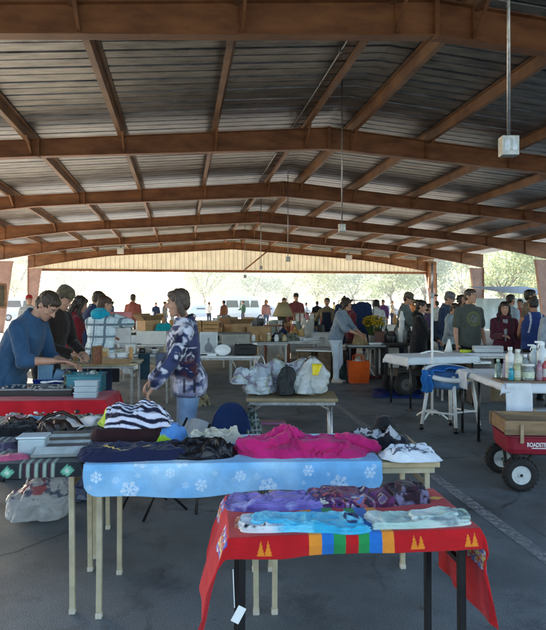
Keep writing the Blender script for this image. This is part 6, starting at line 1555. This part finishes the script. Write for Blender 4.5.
o = thing('wooden_board', 'long brown wooden board lying under the bottles', 'board', loc(tbm, .06, -LNB / 2 + .17, zz), rb); M().box((0, 0, .012), (.86, .30, .024)).build('board_slab', mat('dark board wood', (.20, .13, .08), rough=.6, var=.4, stretch=(1, 6, 6)), o, bevel=.004)
zz2 = zz + .0245
def bottle(label, x, y, r, h, col, cap, z=zz2, neck=.4, clear=False, spray=False, lab=None, group='bottles on the wooden board'):
    o = thing('bottle', label, 'bottle', loc(tbm, x, y, z), rb, group)
    mt = mat('bottle %s' % (col,), col, rough=.2, var=.1, bump=0, trans=.75 if clear else .1, spec=.5)
    M().lathe([(r * .92, 0), (r, .008), (r, h * .66), (r * .9, h * .74), (r * neck, h * .83), (r * neck, h * .88)], n=18).build('bottle_body', mt, o, smooth=True)
    cm_ = mat('cap %s' % (cap,), cap, rough=.35, var=.1)
    if spray: M().box((0, 0, h * .93), (r * .8, r * .6, h * .10)).box((-r * .7, 0, h * .98), (r * 1.5, r * .4, h * .05)).bar((-r * .55, 0, h * .95), (-r * .9, 0, h * .82), r * .2).build('spray_head', cm_, o, bevel=.003)
    else: M().lathe([(r * neck * 1.25, h * .865), (r * neck * 1.25, h * .995), (r * neck * .9, h)], n=14).build('cap', cm_, o, smooth=True)
    if lab: M().lathe([(r * 1.012, h * .16), (r * 1.012, h * .52)], n=18); q = M().loft([((0, 0, h * .16), (r * 1.015, 0, 0), (0, r * 1.015, 0)), ((0, 0, h * .52), (r * 1.015, 0, 0), (0, r * 1.015, 0))], 18, cap=False).build('label', mat('label %s' % (lab,), lab, rough=.5, var=.35, vs=40), o, smooth=True)
    return o
def bpx(px, y):
    "local x on the bottle table that shows in column px, y in front of the near edge"
    lo, hi = -1.0, 2.0
    for _ in range(40):
        md = (lo + hi) / 2; p = loc(tbm, md, y, 0); zc = p.x * SY + p.y * CY; q = CX + F * (p.x * CY - p.y * SY) / zc
        if q < px: lo = md
        else: hi = md
    return lo
y0 = -LNB / 2
BL = [('pale green bottle with a mint cap, leftmost on the bottle table', 498, .42, .034, .20, (.45, .62, .56), (.50, .72, .62), dict(z=zz, clear=True)),
 ('slim lilac bottle beside the mint capped one', 504.5, .40, .024, .20, (.62, .50, .66), (.66, .55, .70), dict(z=zz)),
 ('tall white bottle with a white cap near the left of the wooden board', 510, .27, .045, .31, (.72, .72, .70), (.78, .78, .76), dict(lab=(.60, .62, .58))),
 ('cream bottle with wide shoulders just right of the tall white one', 517.5, .25, .048, .29, (.68, .66, .52), (.70, .68, .62), dict(lab=(.55, .55, .40))),
 ('small teal blue bottle at the front of the board', 511, .10, .026, .135, (.03, .32, .42), (.50, .66, .66), {}),
 ('olive green shampoo bottle at the front of the board', 517, .09, .034, .19, (.40, .42, .24), (.62, .62, .55), dict(lab=(.62, .64, .50))),
 ('clear squat jar with a white label in the middle of the board', 528, .09, .058, .16, (.75, .84, .80), (.72, .72, .68), dict(neck=.8, clear=True, lab=(.62, .70, .52))),
 ('clear tall bottle behind the squat jar', 525, .24, .036, .24, (.70, .80, .82), (.75, .76, .76), dict(clear=True)),
 ('pink bottle with a dark cap on the board', 539, .09, .032, .19, (.42, .22, .28), (.16, .12, .16), dict(lab=(.40, .30, .34))),
 ('white spray bottle with a trigger head, tallest on the bottle table', 542, .22, .05, .37, (.70, .76, .78), (.80, .82, .82), dict(spray=True)),
 ('pale blue spray bottle behind the clear bottles', 534, .33, .045, .33, (.55, .68, .76), (.75, .8, .82), dict(spray=True)),
 ('tall red labelled bottle at the right edge of the picture', 546, .08, .036, .22, (.55, .10, .12), (.70, .70, .70), dict(lab=(.7, .68, .66))),
 ('amber bottle behind the olive green one', 522, .36, .032, .22, (.40, .26, .08), (.60, .58, .5), dict(clear=True))]
for lb, px, dy, r_, h_, c1_, c2_, kw in BL: bottle(lb, bpx(px, y0 + dy), y0 + dy, r_, h_, c1_, c2_, **kw)
# chair beneath
o = thing('crate', 'dark crate with glassware under the bottle table', 'crate', loc(tbm, .12, -LNB / 2 + .45, 0), rb)
M().box((0, 0, .18), (.5, .4, .36)).build('crate_body', mat('dark basket'), o, bevel=.01); M().box((.05, -.05, .40), (.16, .12, .08)).build('glass_dish', mat('pale dish', (.45, .48, .52), rough=.3), o, bevel=.02); M().box((-.18, -.203, .2), (.10, .006, .12)).build('label', WHITEP, o)
# ================================================================== red wagon
wp = cw(510, 5.0, 0); rwg = -math.radians(14)
o = thing('pull_wagon', 'red pull wagon with wooden side boards, white lettering and fat black tyres', 'wagon', wp, rwg)
REDP = mat('red wagon paint', (.27, .018, .035), rough=.35, var=.2, vs=5, bump=.03)
BRD = mat('wagon side board', (.30, .19, .10), rough=.7, var=.5, vs=4, stretch=(1, 7, 7), bump=.2)
wl_, ww = .98, .46; x0 = -.095; zt0, zb0 = .42, .275
tr = M()
def rr(w_, d_, cx, n=8, r=.06):
    pts = []
    for (sx, sy, a0) in ((1, 1, 0), (-1, 1, 90), (-1, -1, 180), (1, -1, 270)):
        for k in range(n + 1):
            a = math.radians(a0 + 90 * k / n); pts.append((cx + sx * (w_ / 2 - r) + r * math.cos(a), sy * (d_ / 2 - r) + r * math.sin(a)))
    return pts
cxw = x0 + wl_ / 2
ringdef = [(wl_ - .10, ww - .10, zb0), (wl_ - .04, ww - .04, zb0 + .012), (wl_ - .015, ww - .015, zb0 + .05), (wl_, ww, zt0), (wl_ + .018, ww + .018, zt0 + .004), (wl_ + .018, ww + .018, zt0 + .012), (wl_ - .012, ww - .012, zt0 + .012), (wl_ - .03, ww - .03, zb0 + .05), (wl_ - .06, ww - .06, zb0 + .02)]
vs = []; n_ = None
for w_, d_, z in ringdef:
    p_ = rr(w_, d_, cxw); n_ = len(p_); vs += [(x, y, z) for x, y in p_]
fs = [(i * n_ + k, i * n_ + (k + 1) % n_, (i + 1) * n_ + (k + 1) % n_, (i + 1) * n_ + k) for i in range(len(ringdef) - 1) for k in range(n_)]
fs += [tuple(range(n_ - 1, -1, -1)), tuple((len(ringdef) - 1) * n_ + k for k in range(n_))]
tray = tr.add(vs, fs).build('tray', REDP, o, smooth=False, bevel=.003)
for y in (-ww / 2 + .008, ww / 2 - .008): M().box((cxw - .01, y, .500), (wl_ + .01, .022, .115)).build('side_board', BRD, o, bevel=.004)
for x in (x0 + .012, x0 + wl_ - .012): M().box((x, 0, .500), (.022, ww - .04, .115)).build('end_board', BRD, o, bevel=.004)
for x in (x0 + .115, x0 + .72):
    for y in (-ww / 2 - .012, ww / 2 + .012): M().box((x, y, .455), (.028, .014, .15)).build('stake', mat('stake wood', (.42, .30, .18), rough=.7, var=.3), o, bevel=.003)
def wtext(body, size, x, z):
    cu = bpy.data.curves.new('lettering', 'FONT'); cu.body = body; cu.size = size; cu.extrude = .0012; cu.offset = .0012
    q = bpy.data.objects.new('lettering_tmp', cu); COL.objects.link(q); dg = bpy.context.evaluated_depsgraph_get(); dg.update()
    me = bpy.data.meshes.new_from_object(q.evaluated_get(dg)); bpy.data.objects.remove(q)
    q = mk('lettering', me, mat('white lettering paint', (.75, .72, .72), rough=.5, var=.15, vs=60), tray); q.location = (x, -ww / 2 - .0035, z); q.rotation_euler = (math.radians(90) - .052, 0, 0); q.scale = (.72, 1, 1); return q
wtext('ROADSTER WAGON', .047, .062, .352)
ul = M(); ul.add([(.10, -ww / 2 + .0018, .343), (.27, -ww / 2 + .0018, .343), (.27, -ww / 2 + .0014, .336), (.10, -ww / 2 + .0014, .336)], [(0, 1, 2, 3)]); q = ul.build('underline', mat('white lettering paint'), tray); q.location = (0, -.0025, 0)
for x in (0, .78):
    for y in (-.255, .255): wheel(o, (x, y, .135), .135, .085, rim=(.52, .55, .55))
    M().tube((x, -.25, .135), (x, .25, .135), .010, n=10).build('axle', METAL_G, o)
    M().bar((x + .02, -.12, .14), (x + .17, -.12, .28), .022).bar((x + .02, .12, .14), (x + .17, .12, .28), .022).bar((x - .01, -.12, .13), (x - .01, .12, .13), .03).bar((x, -.12, .14), (x - .02, -.12, .28), .022).bar((x, .12, .14), (x - .02, .12, .28), .022).build('undercarriage', METAL_B, o)
M().bar((.34, 0, .05), (.34, 0, .28), .025).build('stand_leg', METAL_B, o)
# ================================================================== things outside, in the sun
def leafmat(name, c, c2):
    return mat(name, c, col2=c2, rough=.6, var=.3, vs=.6, bump=0, thin=.45, spec=.2)
def tree(label, px, zc, h, cr, seed, lm, n=2600):
    rng = np.random.RandomState(seed)
    o = thing('broadleaf_tree', label, 'tree', cw(px, zc, 0), 0, 'trees beyond the pavilion')
    m = M(); tops = []
    th = h * .30
    lean = rng.uniform(-.3, .3, 2)
    m.path([(0, 0, -.2), (lean[0] * .2, lean[1] * .2, th * .5), (lean[0], lean[1], th)], [.26 * h / 10, .2 * h / 10, .15 * h / 10], 10)
    for k in range(7):
        a = k * .9 + rng.rand(); r = cr * rng.uniform(.45, .85); z = h * rng.uniform(.35, .92)
        e = Vector((lean[0] + r * math.cos(a), lean[1] + r * math.sin(a), z)); s = Vector((lean[0], lean[1], th * rng.uniform(.75, 1)))
        md = s.lerp(e, .5) + Vector((0, 0, h * .05)); m.path([s, md, e], [.09 * h / 10, .06 * h / 10, .02], 7); tops += [e, md.lerp(e, .5)]
    m.build('trunk', mat('bark', (.16, .12, .09), rough=.9, var=.4, bump=.4, bs=12), o, smooth=True)
    tops += [Vector((lean[0] + rng.uniform(-.5, .5) * cr, lean[1] + rng.uniform(-.5, .5) * cr, h * rng.uniform(.25, .95))) for _ in range(16)]
    C = np.array([tuple(t) for t in tops]); R = rng.uniform(.26, .46, len(C)) * cr
    idx = rng.randint(0, len(C), n); d = rng.normal(size=(n, 3)); d /= np.linalg.norm(d, axis=1)[:, None]
    rad = R[idx] * rng.rand(n) ** .45
    P = C[idx] + d * rad[:, None] * np.array((1, 1, .75))
    P = P[P[:, 2] > h * .06]; n = len(P)
    u = rng.normal(size=(n, 3)); u /= np.linalg.norm(u, axis=1)[:, None]; w_ = rng.normal(size=(n, 3)); v = np.cross(u, w_); v /= np.linalg.norm(v, axis=1)[:, None]
    s = rng.uniform(.10, .24, n)[:, None] * (h / 9)
    V = np.stack([P - u * s, P + v * s * .55, P + u * s, P - v * s * .55], 1).reshape(-1, 3)
    me = bpy.data.meshes.new('crown'); me.from_pydata(V.tolist(), [], [(4 * i, 4 * i + 1, 4 * i + 2, 4 * i + 3) for i in range(n)])
    mk('crown', me, lm, o)
    return o
LA = leafmat('haze paled leaves', (.52, .55, .34), (.36, .41, .22)); LB = leafmat('pale yellow green leaves', (.60, .60, .36), (.42, .45, .25)); LC = leafmat('grey green leaves', (.48, .54, .40), (.34, .40, .28))  # leaf colours lightened to put distant haze and glare into them
specs = [(-60, 70, 9, 4.8, LA, 'rounded tree at the far left behind the columns'), (15, 78, 11, 5.2, LB, 'pale tree seen between the two left columns'), (75, 92, 10, 6, LC, 'hazy grey green tree left of the fleece jacket'), (205, 84, 9.5, 6, LA, 'tree above the head of the fleece jacket woman'), (255, 100, 11, 6.5, LC, 'hazy tree behind the white cabinets'),
         (318, 88, 10, 6.2, LB, 'yellow green tree above the bib overalls'), (355, 96, 10, 6.0, LC, 'hazy tree behind the hanging coats'), (392, 80, 10, 5.6, LA, 'leafy tree above the olive capped man'), (425, 86, 11, 5.4, LC, 'grey green tree left of the hanging post'), (462, 96, 11, 5.2, LB, 'pale tree behind the right column'),
         (505, 66, 10.5, 5.0, LA, 'tall tree between the two right columns'), (540, 74, 10.5, 5, LB, 'tree partly hidden by the rightmost column'), (585, 70, 11, 5, LA, 'tree beyond the right edge'), (140, 105, 10, 6.2, LB, 'distant tree behind the brick red shirt'), (288, 112, 12, 6.6, LA, 'distant tree behind the tall man in red'),
         (520, 92, 12, 6.5, LC, 'broad grey green tree behind the tall right tree'), (230, 118, 12, 7, LB, 'far broad tree right of the fleece jacket'), (372, 120, 12, 7, LB, 'far broad tree behind the yellow flowers'), (410, 110, 12, 7, LA, 'far broad tree behind the black hooded coat')]
for k, (px, zc, h, cr, lm, lb) in enumerate(specs): tree(lb, px, zc, h, cr, 100 + k, lm, n=5200)
# cars
def car(label, px, zc, rz, col, van=False, group='vehicles parked in the sun'):
    o = thing('parked_van' if van else 'parked_car', label, 'van' if van else 'car', cw(px, zc, 0), rz, group)
    L_, W_, Hh = (5.2, 2.0, 2.2) if van else (4.5, 1.78, 1.45)
    paintm = mat('car paint %s' % (col,), col, rough=.25, var=.05, bump=0, spec=.6)
    if van: sec = [(-2.6, .45, .9), (-2.55, .35, 2.1), (-1.5, .35, 2.2), (.9, .35, 2.2), (1.5, .35, 1.95), (2.05, .35, 1.15), (2.55, .4, .95), (2.6, .5, .8)]
    else: sec = [(-2.25, .45, .75), (-2.2, .35, .95), (-1.75, .3, 1.0), (-1.15, .3, 1.40), (-.3, .3, 1.45), (.35, .3, 1.40), (1.05, .3, 1.0), (1.9, .3, .88), (2.2, .35, .7), (2.25, .45, .6)]
    rings = []
    vs = []; nn = len(sec)
    for x, z0, z1 in sec:
        belt = min(z1, 1.0 if not van else 1.1); tw_ = W_ / 2 * (1 - .22 * max(0, z1 - belt) / .5 if not van else .93)
        tw_ = max(tw_, W_ / 2 * .74)
        vs += [(x, -W_ / 2 * .96, z0), (x, -W_ / 2, (z0 + belt) / 2), (x, -W_ / 2 * .97, belt), (x, -tw_ if z1 > belt else -W_ / 2 * .9, z1), (x, tw_ if z1 > belt else W_ / 2 * .9, z1), (x, W_ / 2 * .97, belt), (x, W_ / 2, (z0 + belt) / 2), (x, W_ / 2 * .96, z0)]
    fs = [(i * 8 + k, i * 8 + (k + 1) % 8, (i + 1) * 8 + (k + 1) % 8, (i + 1) * 8 + k) for i in range(nn - 1) for k in range(8)] + [tuple(range(7, -1, -1)), tuple((nn - 1) * 8 + k for k in range(8))]
    M().add(vs, fs).build('car_body', paintm, o, bevel=.04)
    gl = mat('car glass', (.06, .08, .09), rough=.08, var=.1, bump=0)
    for s_ in (-1, 1):
        for (xa, xb) in (((-1.05, -.32), (-.25, .42)) if not van else ((-1.9, -.7), (-.5, .5), (.65, 1.45))):
            zb, zt_ = (1.03, 1.33) if not van else (1.25, 1.85)
            yb, yt = W_ / 2 * .975, W_ / 2 * (.83 if not van else .955)
            M().add([(xa, s_ * yb, zb), (xb + .12, s_ * yb, zb), (xb, s_ * yt, zt_), (xa + .08, s_ * yt, zt_)], [(0, 1, 2, 3)]).build('window', gl, o)
        for x in ((-1.4, 1.4) if not van else (-1.7, 1.75)):
            wheel(o, (x, s_ * (W_ / 2 - .09), .32), .32, .2, rim=(.5, .5, .5))
        M().box((L_ / 2 - .06, s_ * .62, .68 if not van else .8), (.08, .3, .14)).build('headlight', mat('headlight glass', (.8, .8, .78), rough=.1, bump=0), o, bevel=.02)
    return o
car('white van parked in the sun behind the cardboard boxes', 238, 52, .5, (.72, .72, .71), van=True)
car('pale silver car parked in the sun above the lamp', 268, 56, -.3, (.55, .57, .58))
car('pale blue car parked in the sun right of the fleece jacket woman', 205, 58, .2, (.42, .50, .58))
car('white car parked in the sun above the bib overalls', 322, 60, .15, (.70, .70, .69))
car('silver car parked in the sun left of the hanging coats', 345, 55, -.1, (.50, .52, .55))
car('dark grey car parked far off behind the yellow flowers', 385, 64, .1, (.20, .21, .23))
car('white van parked at the far left behind the blue shirted man', 28, 55, .3, (.72, .72, .72), van=True)
# canopy with blue tarp wall at the right
p = cw(524, 33, 0); o = thing('canopy_tent', 'white market canopy with a pale blue tarp wall between the two right columns', 'canopy', p, .1)
q = M().add([(-2.6, -1.5, 2.15), (2.6, -1.5, 1.8), (2.6, 1.5, 2.2), (-2.6, 1.5, 2.5), (0, 0, 2.5)], [(0, 1, 4), (1, 2, 4), (2, 3, 4), (3, 0, 4)]).build('canopy_roof', cloth('white canopy', (.72, .74, .76), thin=.3), o); solid(q, .02)
for x in (-2.5, 2.5):
    for y in (-1.4, 1.4): M().tube((x, y, 0), (x, y, 1.98 if x > 0 else 2.25), .03, n=8).build('pole', METAL_G, o)
P = [(-2.5 + 5 * i / 40, .9 + .05 * math.sin(i * 1.3), .1 + 1.75 * j / 6) for i in range(41) for j in range(7)]
M().grid(P, 41, 7).build('tarp_wall', mat('pale blue tarp', (.46, .60, .66), rough=.5, var=.25, vs=2, thin=.3), o, smooth=True)
# sunlit stalls beyond the pavilion: white draped tables with goods
rj = random.Random(21)
for k, (px, zc, w_, lb) in enumerate(((112, 17.5, 2.0, 'white draped stall table in the sun behind the plaid jacket'), (168, 24, 1.9, 'white draped stall table behind the fleece jacket woman'), (214, 20, 1.8, 'white draped stall table behind the wooden crates'), (305, 25, 1.9, 'white draped stall table behind the tall man in red'), (400, 22, 1.9, 'white draped stall table behind the reddish chest'), (232, 15.6, 2.3, 'white draped stall table behind the round clocks'), (292, 16.2, 2.2, 'white draped stall table behind the tan shaded lamp'), (196, 14.2, 1.4, 'white draped stall table left of the wooden crates'))):
    t_ = table(lb, cw(px, zc, 0), -.15 + .1 * (k % 2), w_, .75, .74, METAL_G, mat('white table top'), group='sunlit stall tables')
    m, uv, nn = drape(w_ + .03, .78, f=.55, b=.4, l=.5, r=.5, res=.05, seed=200 + k, wave=.05)
    c_ = cloth('bright white sheet', (.78, .77, .74), vs=3, var=.08); q = m.build('white_sheet', c_, None, smooth=True, loc=t_.location + Vector((0, 0, .743)), rz=t_.rotation_euler.z); solid(q, .004); tag(q, 'white sheet hanging over the ' + lb[6:].replace('draped ', ''), 'tablecloth', 'white sheets of the sunlit stalls')
    spot = ('behind the plaid jacket', 'behind the fleece jacket woman', 'behind the wooden crates', 'behind the tall man in red', 'behind the reddish chest', 'behind the round clocks', 'behind the tan shaded lamp', 'left of the wooden crates')[k]
    nj = 6 if k < 5 else 13
    for j in range(nj):
        x = -w_ / 2 + .12 + j * (w_ - .24) / (nj - 1); kind = rj.choice(('jar', 'box', 'pot')); h_ = rj.uniform(.14, .38); col, cn = rj.choice((((.6, .58, .54), 'cream'), ((.40, .24, .12), 'brown'), ((.05, .05, .05), 'black'), ((.30, .36, .30), 'grey green'), ((.55, .3, .12), 'amber'), ((.7, .7, .7), 'white')))
        o = thing(kind, cn + ' ' + kind + ' on the sunlit stall table ' + spot, kind, loc(t_, x, rj.uniform(-.2, .2), .7465 + .004), rj.random(), cn + ' ' + kind + ' goods on the stall ' + spot)
        mt = mat('goods ' + cn, col, rough=.5, var=.2)
        if kind == 'box': M().box((0, 0, h_ / 2), (rj.uniform(.15, .3), .18, h_)).build('box_body', mt, o, bevel=.006); M().box((0, 0, h_ + .006), (.13, .16, .01)).build('lid', mt, o)
        else: M().lathe([(.06, 0), (.085, h_ * .3), (.08, h_ * .7), (.045, h_ * .85), (.055, h_), (.04, h_)], n=14).build('vessel', mt, o, smooth=True); M().lathe([(.045, h_), (.05, h_ + .02), (.01, h_ + .03)], n=12).build('lid', mt, o)
# more sunlit stall goods: big white boards, hanging strips, covered boxes
for k, (px, zc, w_, lb) in enumerate(((96, 12.6, 1.4, 'white covered sunlit table right of the plaid jacket'), (136, 13.6, 1.5, 'white covered sunlit table below the brick red shirt'))):
    t_ = table(lb, cw(px + 12, zc, 0), -.2, w_, .7, .74, METAL_G, mat('white table top'), group='sunlit stall tables')
    m, uv, nn = drape(w_ + .03, .73, f=.6, b=.4, l=.5, r=.5, res=.05, seed=220 + k, wave=.05)
    q = m.build('white_sheet', cloth('bright white sheet'), None, smooth=True, loc=t_.location + Vector((0, 0, .743)), rz=-.2); solid(q, .004); tag(q, 'white sheet down to the floor on the ' + lb[14:], 'tablecloth', 'white sheets of the sunlit stalls')
    for j in range(5):
        col, cn = ((.30, .16, .07), 'brown') if j % 3 == 0 else (((.08, .09, .06), 'dark olive') if j % 3 == 1 else ((.55, .50, .40), 'straw'))
        heap('bundle', cn + ' cloth bundle on the ' + lb, 'bundle', loc(t_, -w_ / 2 + .2 + j * (w_ - .4) / 4, -.05, .7475), j, .26, .24, .10 + .05 * (j % 2), 300 + k * 10 + j, cloth('bundle ' + cn, col), flat=0, wob=.2, group=cn + ' bundles on the ' + lb)
o = thing('drying_rack', 'wooden rack hung with white, pink and red strips of cloth left of the bib overalls', 'rack', cw(311, 17.5, 0), -.1)
M().bar((-.5, 0, 1.25), (.5, 0, 1.25), .03).build('rail', WOOD, o)
for x in (-.5, .5): M().bar((x, 0, .02), (x, 0, 1.235), .04).build('post', WOOD, o); M().bar((x, -.25, .015), (x, .25, .015), .03).build('foot', WOOD, o)
for j, c_ in enumerate(((.75, .74, .72), (.72, .70, .70), (.62, .25, .28), (.75, .74, .72), (.70, .60, .58), (.60, .12, .10), (.72, .72, .72))):
    P = [(-.46 + j * .145 + .11 * i / 4, .025 * math.sin(i * 1.7 + j) - .02, 1.235 - .85 * q / 6) for i in range(5) for q in range(7)]
    solid(M().grid(P, 5, 7).build('cloth_strip', cloth('strip %.2f %.2f' % c_[:2], c_), o, smooth=True), .004)
for k, (px, zc, rz, l_, lb) in enumerate(((316, 11.7, .5, .75, 'left'), (331, 12.2, .35, .70, 'right'))):
    o = thing('board', lb + ' one of two long white boards propped low on crates right of the lamp', 'board', cw(px, zc, 0), -rz, 'white boards on crates')
    M().box((0, 0, .60), (l_, .30, .025), mat=Matrix.Rotation(.06, 3, 'X')).build('board_panel', mat('white painted board', (.78, .77, .74), rough=.5, var=.08), o, bevel=.004)
    for x in (-.2, .2): M().box((x, 0, .288), (.26, .24, .576)).build('crate', mat('dim wood crate', (.14, .09, .05), rough=.8, var=.5, vs=9), o, bevel=.006)
# framed board fixed on the left column and small red hat
p = cw(-5, 17, 0); o = thing('framed_board', 'dark framed board standing at the far left edge beside the column', 'board', p, .1)
M().box((0, 0, 1.45), (.06, .05, 1.0)).build('board_post', WOOD, o); M().box((0, -.03, 1.75), (.56, .05, .62)).build('board_panel', mat('dim print board', (.10, .09, .06), rough=.6, var=.6, vs=6), o)
m = M().box((0, -.06, 2.08), (.64, .05, .06)).box((0, -.06, 1.42), (.64, .05, .06)).box((-.3, -.06, 1.75), (.06, .05, .6)).box((.3, -.06, 1.75), (.06, .05, .6)); m.build('board_frame', WOOD, o); M().box((0, 0, .48), (.10, .10, .96)).build('base_post', WOOD, o)
person('far person with a red hat and white coat behind the blue shirted man', 29, 15.5, 1.72, face=40, top=('coat', cloth('white coat', (.6, .6, .6))), bottom=('trousers', DENIM), hair=('short', (.03, .02, .015)), hat=((.5, .03, .04), False), vox=.02)

FP = [(156, 38, 'navy top', (.03, .05, .12), 'left of the fleece jacket'), (165, 34, 'grey top', (.25, .26, .27), 'nearest the fleece jacket'), (209, 44, 'white top', (.62, .62, .62), 'just right of the fleece jacket'), (224, 34, 'rust top', (.22, .10, .06), 'above the wooden crates'), (243, 46, 'dark green top', (.04, .09, .06), 'above the cardboard boxes'), (266, 36, 'pink top', (.42, .24, .26), 'left of the lamp shade'),
      (306, 42, 'pale blue top', (.30, .40, .52), 'right of the tall man'), (317, 31, 'black top', (.02, .02, .022), 'just left of the bib overalls'), (334, 46, 'yellow top', (.42, .34, .14), 'above the grey shirted person'), (383, 29, 'purple top', (.16, .07, .22), 'right of the yellow flowers'), (392, 42, 'beige top', (.45, .38, .28), 'left of the olive capped man'), (413, 36, 'orange top', (.36, .17, .08), 'behind the olive cap'), (437, 24, 'white striped top', (.6, .6, .6), 'right beside the white pole'), (112, 30, 'dark blue top', (.04, .06, .14), 'above the pink box'), (62, 26, 'brown top', (.12, .07, .04), 'behind the camouflage cap')]
for k, (px, zc, tn, c_, wh) in enumerate(FP):
    person('far shopper in %s in the bright lot %s' % (('an ' if tn[0] == 'o' else 'a ') + tn, wh), px, zc, 1.62 + .03 * (k % 6), face=(k * 77) % 360, top=('top', cloth('shopper ' + tn, c_)), bottom=('trousers', DENIM if k % 2 else DENIM_D), hair=(('short', 'bun', 'bob')[k % 3], ((.03, .02, .012), (.012, .01, .009), (.10, .06, .035))[k % 3]), vox=.026, R=None if k % 2 else (.1, .35, 1.1), Lh=None)
# dusty sunlit haze hanging over the lot beyond the pavilion
hz = bpy.data.materials.new('sunlit haze'); hz.use_nodes = True; N, L = hz.node_tree.nodes, hz.node_tree.links
N.remove(N['Principled BSDF']); vs_ = N.new('ShaderNodeVolumeScatter'); vs_.inputs['Density'].default_value = .0033; vs_.inputs['Anisotropy'].default_value = .5; vs_.inputs['Color'].default_value = (1, 1, 1, 1)
L.new(vs_.outputs[0], N['Material Output'].inputs['Volume'])
struct(M().box((10, 86, 8), (220, 80, 16)).build('haze', hz))
SC.cycles.volume_bounces = 1
